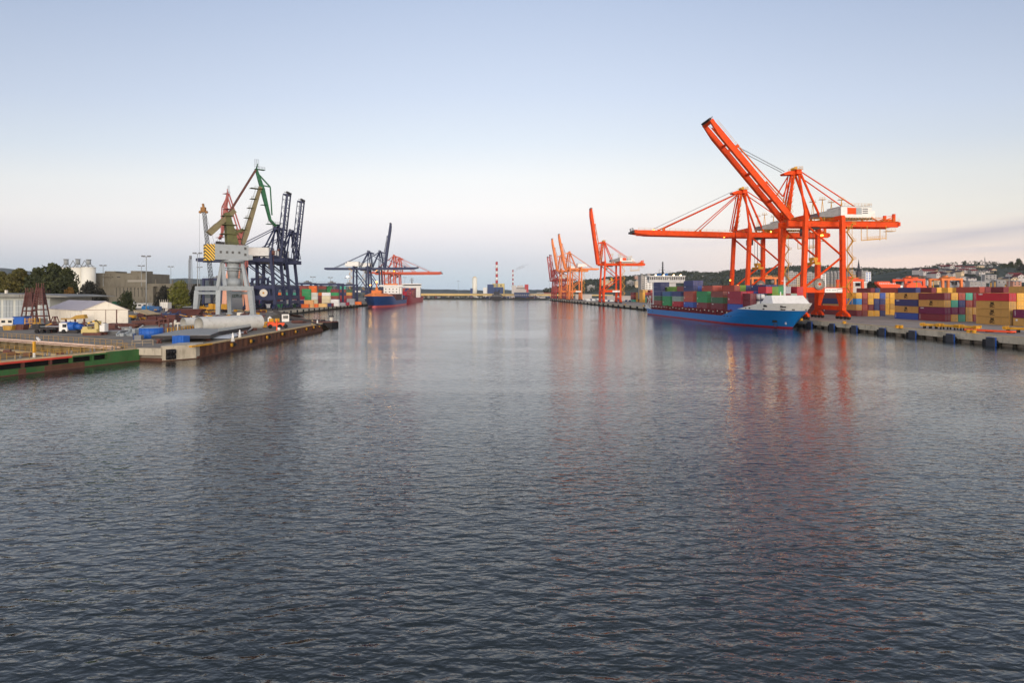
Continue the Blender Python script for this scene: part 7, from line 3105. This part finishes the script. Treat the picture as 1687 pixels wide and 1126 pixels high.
tag(b.obj('shore_clutter', [M['dark'], M['fender'], M['render_w'], M['bluedk'], M['brownsteel']]), 'jumble of small sheds, boats and crates along the far bank', 'clutter', kind='stuff')
# smoke plume from the thin chimney
def smoke_mat():
    m = bpy.data.materials.new('smoke')
    m.use_nodes = True
    nt = m.node_tree
    N, L = nt.nodes, nt.links
    N.clear()
    o_ = N.new('ShaderNodeOutputMaterial')
    v = N.new('ShaderNodeVolumePrincipled')
    v.inputs['Color'].default_value = (.93, .93, .95, 1)
    v.inputs['Anisotropy'].default_value = .1
    tc_ = N.new('ShaderNodeTexCoord')
    n_ = N.new('ShaderNodeTexNoise')
    n_.inputs['Scale'].default_value = .11
    n_.inputs['Detail'].default_value = 4
    L.new(tc_.outputs['Object'], n_.inputs[0])
    r_ = N.new('ShaderNodeMapRange')
    r_.inputs[1].default_value, r_.inputs[2].default_value, r_.inputs[3].default_value, r_.inputs[4].default_value = .35, .6, 0, .09
    L.new(n_.outputs[0], r_.inputs[0])
    L.new(r_.outputs[0], v.inputs['Density'])
    L.new(v.outputs[0], o_.inputs['Volume'])
    return m


b = MB()
Yv = 1500
ctl = [(845.2, 446.0, .9), (847.5, 444.5, 2.2), (850.5, 443.4, 3.4), (854, 442.2, 4.6), (858, 441.0, 4.9), (862, 439.6, 4.4), (866, 438.0, 3.4), (870, 436.2, 2.0), (874, 434.8, .6)]
rows = []
for px, py, r_ in ctl:
    c = Vector((fx(px, Yv), Yv, fz(py, Yv)))
    rows.append([c + Vector((.25 * r_ * math.sin(a), r_ * math.cos(a), r_ * math.sin(a))) for a in [i * 2 * math.pi / 12 for i in range(13)]])
b.loft(rows, True, True)
tag(b.obj('smoke_plume', smoke_mat()), 'pale smoke drifting right from the thin striped chimney', 'smoke', kind='stuff')

# ------------------------------------------------------------------ town on the right
def block(px0, px1, ytop, ybase, Y, wall, label, floors=8, cols=4, roof='render_g', name='tower_block', grp=None, wm='glass'):
    z0 = fz(ybase, Y)
    h = fz(ytop, Y) - z0
    w = (px1 - px0) / F * Y
    t = thing(name, label, 'building', (fx((px0 + px1) / 2, Y), Y, z0), 0, grp)
    MB().box2((-w / 2, 0, -6), (w / 2, 14, h)).obj('wall', M[wall], t)
    MB().box2((-w / 2 - .3, -.3, h + .01), (w / 2 + .3, 14.3, h + .8)).obj('roof', M[roof], t)
    MB().box2((-w * .2, 3, h + .81), (w * .15, 9, h + 3)).obj('roof_house', M[roof], t)
    b = MB()
    for i in range(cols):
        for j in range(floors):
            b.box(((i + .5) * w / cols - w / 2, -.04, h * (j + .55) / floors), (w / cols * .6, .16, h / floors * .5))
    b.pieces('window', M[wm], t)
    return t


gt = 'apartment towers of the town'
block(1056, 1062.5, 455.5, 484, 620, 'render_g', 'narrow grey side of the striped white office block by the ship bridge', 8, 1, grp=gt)
block(1062.6, 1078, 455.5, 484, 619, 'white', 'white office block with dark window bands left of the ship bridge', 9, 3, grp=gt)
block(1299, 1313, 449.5, 474, 900, 'render_g', 'grey tower block between the near crane seaside legs', 9, 5, grp=gt)
block(1313.2, 1317.5, 451, 474, 899, 'render_c', 'narrow cream block beside the grey tower between the crane legs', 8, 1, grp=gt)
block(1329, 1345, 451, 474, 920, 'render_g', 'dark grey tower block behind the second near crane leg', 9, 6, grp=gt)
block(1353, 1361, 451.5, 474, 880, 'white', 'plain white tower block above the crane cable reel', 7, 1, grp=gt)
for i in range(4):
    block(1363 + i * 6.1, 1368.6 + i * 6.1, 450.5 - i * .4, 474, 905 - i * 3, 'render_g', 'striped grey tower block in the row above the crane sign, %s from the left' % ORD[i], 9, 2, grp=gt)
block(1399, 1413, 447.5, 470, 950, 'render_g', 'broad pale grey tower block just right of the near crane stairs', 9, 6, grp=gt)
block(1419.5, 1426, 448, 470, 950, 'render_g', 'grey tower block right of the church spire', 9, 3, grp=gt)
block(1426.2, 1435, 448.5, 468, 951, 'white', 'pale tower block with blue painted upper end right of the church', 7, 2, grp=gt, wm='blue')
block(1046, 1053, 455, 462, 1500, 'render_p', 'small pinkish building on the ridge left of the office block', 3, 3)
block(1033, 1046, 464, 469, 1350, 'render_g', 'pale flats on the slope left of the office block', 3, 5)
block(1046.5, 1055, 463.5, 470, 1320, 'render_c', 'cream flats on the slope next to the office block', 4, 4)
block(990, 1010, 462, 467, 1400, 'render_c', 'long cream building on the slope right of the single orange crane', 3, 7)
block(968, 980, 471.5, 476, 1300, 'render_g', 'long grey flats below the wooded slope behind the faded cranes', 3, 6)
block(1135, 1150, 458.2, 460.4, 1480, 'white', 'long low white building half way up the wooded hill', 1, 8)
block(1152, 1164, 456.6, 458.6, 1500, 'white', 'short low white building upper right on the wooded hill', 1, 5)
# church
Yc_ = 900
t = thing('church', 'dark church with a tall pointed green grey spire right of the near crane', 'church', (fx(1416.5, Yc_), Yc_, fz(474, Yc_)))
zt, zs = fz(427, Yc_) - fz(474, Yc_), fz(447, Yc_) - fz(474, Yc_)
b = MB()
b.box2((-2.8, 0, -5), (2.8, 6, zs))
b.box2((-2.6, 6.1, -5), (3, 28, zs * .5))
b.obj('tower', M['roofdark'], t)
b = MB()
b.tube((0, 3, zs), (0, 3, zs + (zt - zs) * .55), 2.8, 8, 1.1)
b.tube((0, 3, zs + (zt - zs) * .55), (0, 3, zt), 1.1, 8, .08)
b.obj('spire', M['fender'], t)
b = MB()
for sx in (-2.4, 2.4):
    b.tube((sx, .6, zs), (sx, .6, zs + 6), .8, 6, .05)
b.obj('pinnacle', M['fender'], t)
hall(1404, 1428, 466, 560, 20, 'render_w', 'white', 'white curved warehouse roofs behind the salmon gantry crane', False, 'warehouse', Q)
hall(1448, 1470, 469.5, 640, 14, 'render_c', 'render_g', 'row of low cream sheds left of the wooded slope foot', True, 'shed', Q)
hall(1470, 1486, 472, 600, 14, 'render_w', 'roofdark', 'low white sheds behind the long orange boom', True, 'shed', Q)
hall(1000, 1060, 489, 700, 14, 'render_w', 'render_w', 'long white low terminal shed behind the single orange crane', False, 'shed', Q)
hall(948, 975, 486, 900, 14, 'render_w', 'render_w', 'white low shed on the quay right of the far faded cranes', False, 'shed', Q)
# vehicles parked on the far quay: small
b = MB()
for k in range(60):
    px = rnd.uniform(958, 1046)
    Y = rnd.uniform(640, 800)
    x = fx(px, Y)
    if x < 142 - RSH * Y:
        continue
    b.c = rnd.choice([0, 0, 0, 1, 2])
    b.box((x, Y, Q + .8), (4.4, 1.9, 1.1), rnd.choice([0, .4, 1.57]))
    b.box((x, Y, Q + 1.6), (2.6, 1.7, .7))
tag(b.obj('quay_vehicles', [M['white'], M['grey'], M['bluedk']]), 'distant white vehicles parked on the right quay below the faded cranes', 'vehicles', kind='stuff')


# houses
def house_proto(w, d, h, rh, wall, roof, gable_front):
    t = bpy.data.objects.new('hill_house', None)
    COL.objects.link(t)
    b = MB()
    if gable_front:
        b.add([(-w / 2, 0, -4), (w / 2, 0, -4), (w / 2, 0, h), (0, 0, h + rh), (-w / 2, 0, h), (-w / 2, d, -4), (w / 2, d, -4), (w / 2, d, h), (0, d, h + rh), (-w / 2, d, h)], [(0, 1, 2, 3, 4), (9, 8, 7, 6, 5), (5, 0, 4, 9), (1, 6, 7, 2)])
    else:
        b.box2((-w / 2, 0, -4), (w / 2, d, h))
        b.add([(w / 2, 0, h), (w / 2, d, h), (w / 2, d / 2, h + rh), (-w / 2, 0, h), (-w / 2, d, h), (-w / 2, d / 2, h + rh)], [(0, 1, 2), (5, 4, 3)])
    b.obj('wall', M[wall], t)
    b = MB()
    if gable_front:
        for s_ in (-1, 1):
            o4 = [Vector((s_ * (w / 2 + .4), -.5, h - .3)), Vector((0, -.5, h + rh + .15)), Vector((0, d + .5, h + rh + .15)), Vector((s_ * (w / 2 + .4), d + .5, h - .3))]
            b.add(o4 + [v + Vector((0, 0, .3)) for v in o4], [(0, 1, 2, 3), (7, 6, 5, 4), (0, 4, 5, 1), (2, 6, 7, 3), (3, 7, 4, 0)])
    else:
        for y0, y1 in ((-.5, d / 2), (d + .5, d / 2)):
            o4 = [Vector((-w / 2 - .4, y0, h - .3)), Vector((w / 2 + .4, y0, h - .3)), Vector((w / 2 + .4, y1, h + rh + .15)), Vector((-w / 2 - .4, y1, h + rh + .15))]
            b.add(o4 + [v + Vector((0, 0, .3)) for v in o4], [(0, 1, 2, 3), (7, 6, 5, 4), (0, 4, 5, 1), (2, 6, 7, 3), (3, 7, 4, 0), (1, 5, 6, 2)])
    b.obj('roof', M[roof], t)
    b = MB()
    n = max(2, int(w / 3.2))
    for i in range(n):
        for z in ((h * .3, h * .75) if h > 4.5 else (h * .55,)):
            b.box(((i + .5) * w / n - w / 2, -.04, z), (1.5, .14, 1.4))
    if gable_front:
        b.box((0, -.04, h + rh * .35), (1.2, .14, 1.2))
    b.pieces('window', M['glass'], t)
    return t


gh = 'houses on the hillside at the right'
cache = {}
HS = [(1517, 442, 449, 'w', 10, 'tiles', 1, 950, 'white house with dark red roof at the left end of the hilltop row'), (1530, 444, 450.5, 'w', 20, 'red', 0, 945, 'long white terrace with dark red roof, left on the hilltop'),
      (1545, 443.5, 449, 'c', 8, 'red', 1, 940, 'cream gabled end house right of the long white terrace'),
      (1556, 437, 441.5, 'w', 14, 'red', 0, 1000, 'white block with red roof on the very top left of the crest'), (1569, 436.5, 442.5, 'w', 9, 'red', 1, 990, 'bright white gabled house on the crest'),
      (1582, 438, 441.5, 'w', 16, 'red', 0, 1000, 'long house with red roof on the crest right of the white gable'), (1599, 439, 443, 'g', 20, 'red', 0, 990, 'long red roofed terrace on the crest, right of centre'),
      (1560, 443, 448, 'g', 16, 'dark', 0, 940, 'dark roofed terrace just below the crest'), (1575, 443.5, 449.5, 'c', 9, 'dark', 1, 930, 'cream gabled house below the white crest gable'),
      (1590, 443, 447, 'w', 18, 'red', 0, 945, 'second row red roofed terrace below the crest'), (1606, 444, 448, 'g', 12, 'red', 0, 940, 'grey red roofed house in the second row, right end'),
      (1616, 437.5, 441.5, 'c', 12, 'flat', 0, 1000, 'flat roofed cream building on the crest under the pylon'), (1628, 438.5, 442, 'g', 14, 'flat', 0, 1000, 'flat roofed grey building on the crest right of the pylon'),
      (1538, 448.5, 454.5, 'w', 7, 'dark', 1, 860, 'small white gabled house, first of the row below the terrace'), (1546, 448, 455, 'w', 7.5, 'red', 1, 855, 'small white gabled house with red roof, second of the row below the terrace'),
      (1555, 448, 453, 'w', 7, 'red', 1, 865, 'small white gabled house with red roof, third of the row below the terrace'), (1563, 449, 454.5, 'g', 7, 'dark', 1, 860, 'small grey gabled house in the middle of the lower row'),
      (1572, 449, 454.5, 'w', 7, 'dark', 1, 850, 'bright small white house at the right of the lower row'), (1586, 446, 451, 'c', 8, 'dark', 1, 880, 'cream house standing right of the lower row'),
      (1578, 446.5, 450.5, 'g', 7, 'dark', 0, 890, 'grey house tucked between the two rows'),
      (1618, 446, 451, 'w', 9, 'dark', 0, 860, 'white stepped house on the slope left of the trees'), (1626, 444.5, 448.5, 'w', 8, 'dark', 0, 880, 'white flat topped house above the stepped one'),
      (1638, 443, 447.5, 'c', 8, 'red', 1, 880, 'cream house with orange roof on the right slope'), (1655, 443, 447, 'g', 10, 'flat', 0, 860, 'grey flat house among trees on the right slope'),
      (1637, 446.5, 450, 'c', 8, 'dark', 0, 840, 'low cream house below the orange roofed one'), (1654, 448.5, 452, 'c', 9, 'dark', 0, 820, 'low cream house in the trees above the dark roofed villa'),
      (1676, 450, 458, 'w', 16, 'red', 0, 700, 'large red roofed house cut by the right edge'), (1683, 452, 460, 'w', 9, 'red', 1, 690, 'white gabled wing of the red roofed house at the right edge'),
      (1672, 456.5, 463, 'c', 9, 'dark', 1, 640, 'cream villa with dark roof before the red roofed house'), (1660, 457, 463, 'c', 9, 'flat', 0, 660, 'flat cream villa left of the dark roofed villa'),
      (1676, 463, 471, 'p', 9, 'flat', 0, 600, 'brick pink flat house below the dark roofed villa'), (1650, 462, 469, 'g', 10, 'flat', 0, 620, 'grey brown flat house left of the brick pink house'),
      (1632, 453, 461, 'g', 13, 'flat', 0, 690, 'big grey cubic house in the middle of the slope'), (1611, 463.5, 471, 'g', 17, 'flat', 0, 620, 'long grey flats with window rows above the containers'),
      (1590, 456.5, 459, 'w', 12, 'flat', 0, 730, 'long low white roof right of the yellow orange gantry top'), (1572, 455.5, 458.5, 'w', 12, 'flat', 0, 740, 'pale green white low building behind the yellow orange gantry'),
      (1585, 462, 467.5, 'w', 11, 'dark', 0, 640, 'white sheds just right of the yellow orange gantry'), (1565, 463, 468, 'g', 10, 'dark', 0, 640, 'grey house framed by the yellow orange gantry'),
      (1533, 458.5, 465, 'w', 9, 'dark', 0, 660, 'white and blue house right of the orange gantry crane'), (1524, 456, 462, 'g', 7, 'dark', 1, 690, 'dark gabled house above the orange gantry crane'),
      (1517, 455.5, 459, 'p', 7, 'red', 1, 700, 'pink roofed house right behind the orange gantry crane'), (1602, 457, 460, 'w', 9, 'dark', 0, 700, 'low white house left of the big grey cubic house'),
      (1645, 458, 461, 'g', 9, 'dark', 0, 690, 'dark grey house right of the big grey cubic house'), (1486, 457, 460, 'g', 8, 'dark', 0, 900, 'grey house at the foot of the wooded slope'),
      (1500, 464, 468, 'w', 9, 'dark', 0, 700, 'white house behind the beam of the orange gantry crane'), (1548, 459.5, 464, 'c', 8, 'dark', 1, 690, 'cream gabled house left of the yellow orange gantry')]
for px, yt, yb, wl2, w, rf, gf, Y, lb in HS:
    Y0 = Y
    Y = (hill_hit(px, yb) or Y) if Y >= 780 else Y
    w = w * Y / Y0 * .88
    wall = {'w': 'render_w', 'c': 'render_c', 'g': 'render_g', 'p': 'render_p'}[wl2]
    roof = {'tiles': 'roofdark', 'red': 'roofred', 'dark': 'roofdark', 'flat': 'render_g'}[rf]
    ht = (yb - yt) / F * Y
    rh = ht * (.42 if gf else .45) if rf != 'flat' else .2
    h = ht - rh
    t = house_proto(w, 9 if not gf else 12, h, rh, wall, roof, bool(gf))
    t.location = (fx(px, Y), Y, fz(yb, Y))
    t.rotation_euler = (0, 0, rnd.uniform(-.25, .25) - .25 * (px > 1600) + (.2 if gf else 0))
    tag(t, lb, 'house', gh)
# hill trees on the skyline, pylon
for a in (('round', 1678, 428, 1000, 13, 'single round tree standing out on the skyline near the right edge'), ('round', 1666, 432.5, 1000, 11, 'smaller skyline tree left of the tall round one'), ('poplar', 1655, 434.5, 1000, 13, 'bushy skyline tree, third from the right edge'),
          ('dark', 1684, 437, 950, 14, 'dark bush under the tall round skyline tree'), ('poplar', 1440, 466, 600, 16, 'grey green tree right of the church warehouse roofs'), ('dark', 1433, 465, 600, 12, 'dark tree beside the grey green one near the church')):
    kind, px, yt, Y, w, lb = a
    z0 = fz(yt + (14 if Y > 900 else 13), Y)
    tree(kind, (fx(px, Y), Y, z0), fz(yt, Y) - z0, w / F * Y, lb, 'trees on the right skyline')
t = thing('pylon', 'thin lattice pylon on the crest of the house covered hill', 'pylon', (fx(1622.5, 1050), 1050, fz(440, 1050)))
h = fz(424, 1050) - fz(440, 1050)
b = MB()
for a in ((-1, -1), (1, -1), (1, 1), (-1, 1)):
    b.bar((a[0] * 1.5, a[1] * 1.5, 0), (0, 0, h), .3)
for z_, w_ in ((h * .45, 2.2), (h * .62, 1.6)):
    b.bar((-w_, 0, z_), (w_, 0, z_), .35)
b.obj('frame', M['steel'], t)

# ------------------------------------------------------------------ lit lamps the photograph shows
S.cycles.volume_bounces = 3


def lamp(loc, e, col, label, r=.28, m='lampor', glow=True):
    t = thing('lit_lamp', label, 'lamp', loc)
    MB().tube((0, 0, -.3), (0, 0, .3), r, 10).obj('bulb', M[m], t)
    MB().tube((0, 0, .31), (0, 0, .5), r * 1.2, 10).obj('hood', M['dark'], t)
    if glow:
        l = bpy.data.lights.new('lamp_light', 'POINT')
        l.energy = e * .10
        l.color = col
        l.shadow_soft_size = 1.2
        o = bpy.data.objects.new('lamp_light', l)
        COL.objects.link(o)
        o.parent = t
        o.location = (0, -.9, -.2)
    return t


OR = (1, .55, .16)
lamp(P(1215.5, 471, 262), 9000, OR, 'orange sodium lamp glowing at the foot of the flat boomed crane legs')
lamp(P(1203, 462, 268), 6000, OR, 'orange lamp beside the leftmost leg of the flat boomed crane')
lamp(P(1270, 382, 275), 5000, OR, 'orange lamp under the girder of the flat boomed crane near the slanted boom foot')
lamp(P(1193, 390.5, 281), 1500, OR, 'small orange lamp under the flat boom near its hinge', .3)
lamp(P(1354, 388, 243), 4000, OR, 'amber lamp under the nearest crane girder between its legs', .5)
lamp(P(1077, 379.5, 286), 800, OR, 'small orange lamp on top of the flat boom near its tip', .3)
lamp(P(610, 470, 520), 9000, OR, 'bright orange lamp above the foredeck of the blue coaster', .6)
lamp(P(649.5, 447, 780), 20000, OR, 'orange lamp under the brick orange crane boom beside its legs', .7)
lamp(P(620, 446, 700), 12000, OR, 'orange lamp under the girder behind the blue crane legs', .7)

# ------------------------------------------------------------------ the dawn haze over the whole harbour
hm = bpy.data.materials.new('dawn haze')
hm.use_nodes = True
hn = hm.node_tree
hn.nodes.clear()
ho_ = hn.nodes.new('ShaderNodeOutputMaterial')
hv = hn.nodes.new('ShaderNodeVolumePrincipled')
hv.inputs['Color'].default_value = (.86, .92, 1, 1)
hv.inputs['Density'].default_value = .00004
hn.links.new(hv.outputs[0], ho_.inputs['Volume'])
b = MB()
b.box2((-4600, -950, -6), (4600, 4400, 210))
tag(b.obj('haze', hm), 'thin bluish dawn haze filling the air over the harbour', 'haze', kind='stuff')
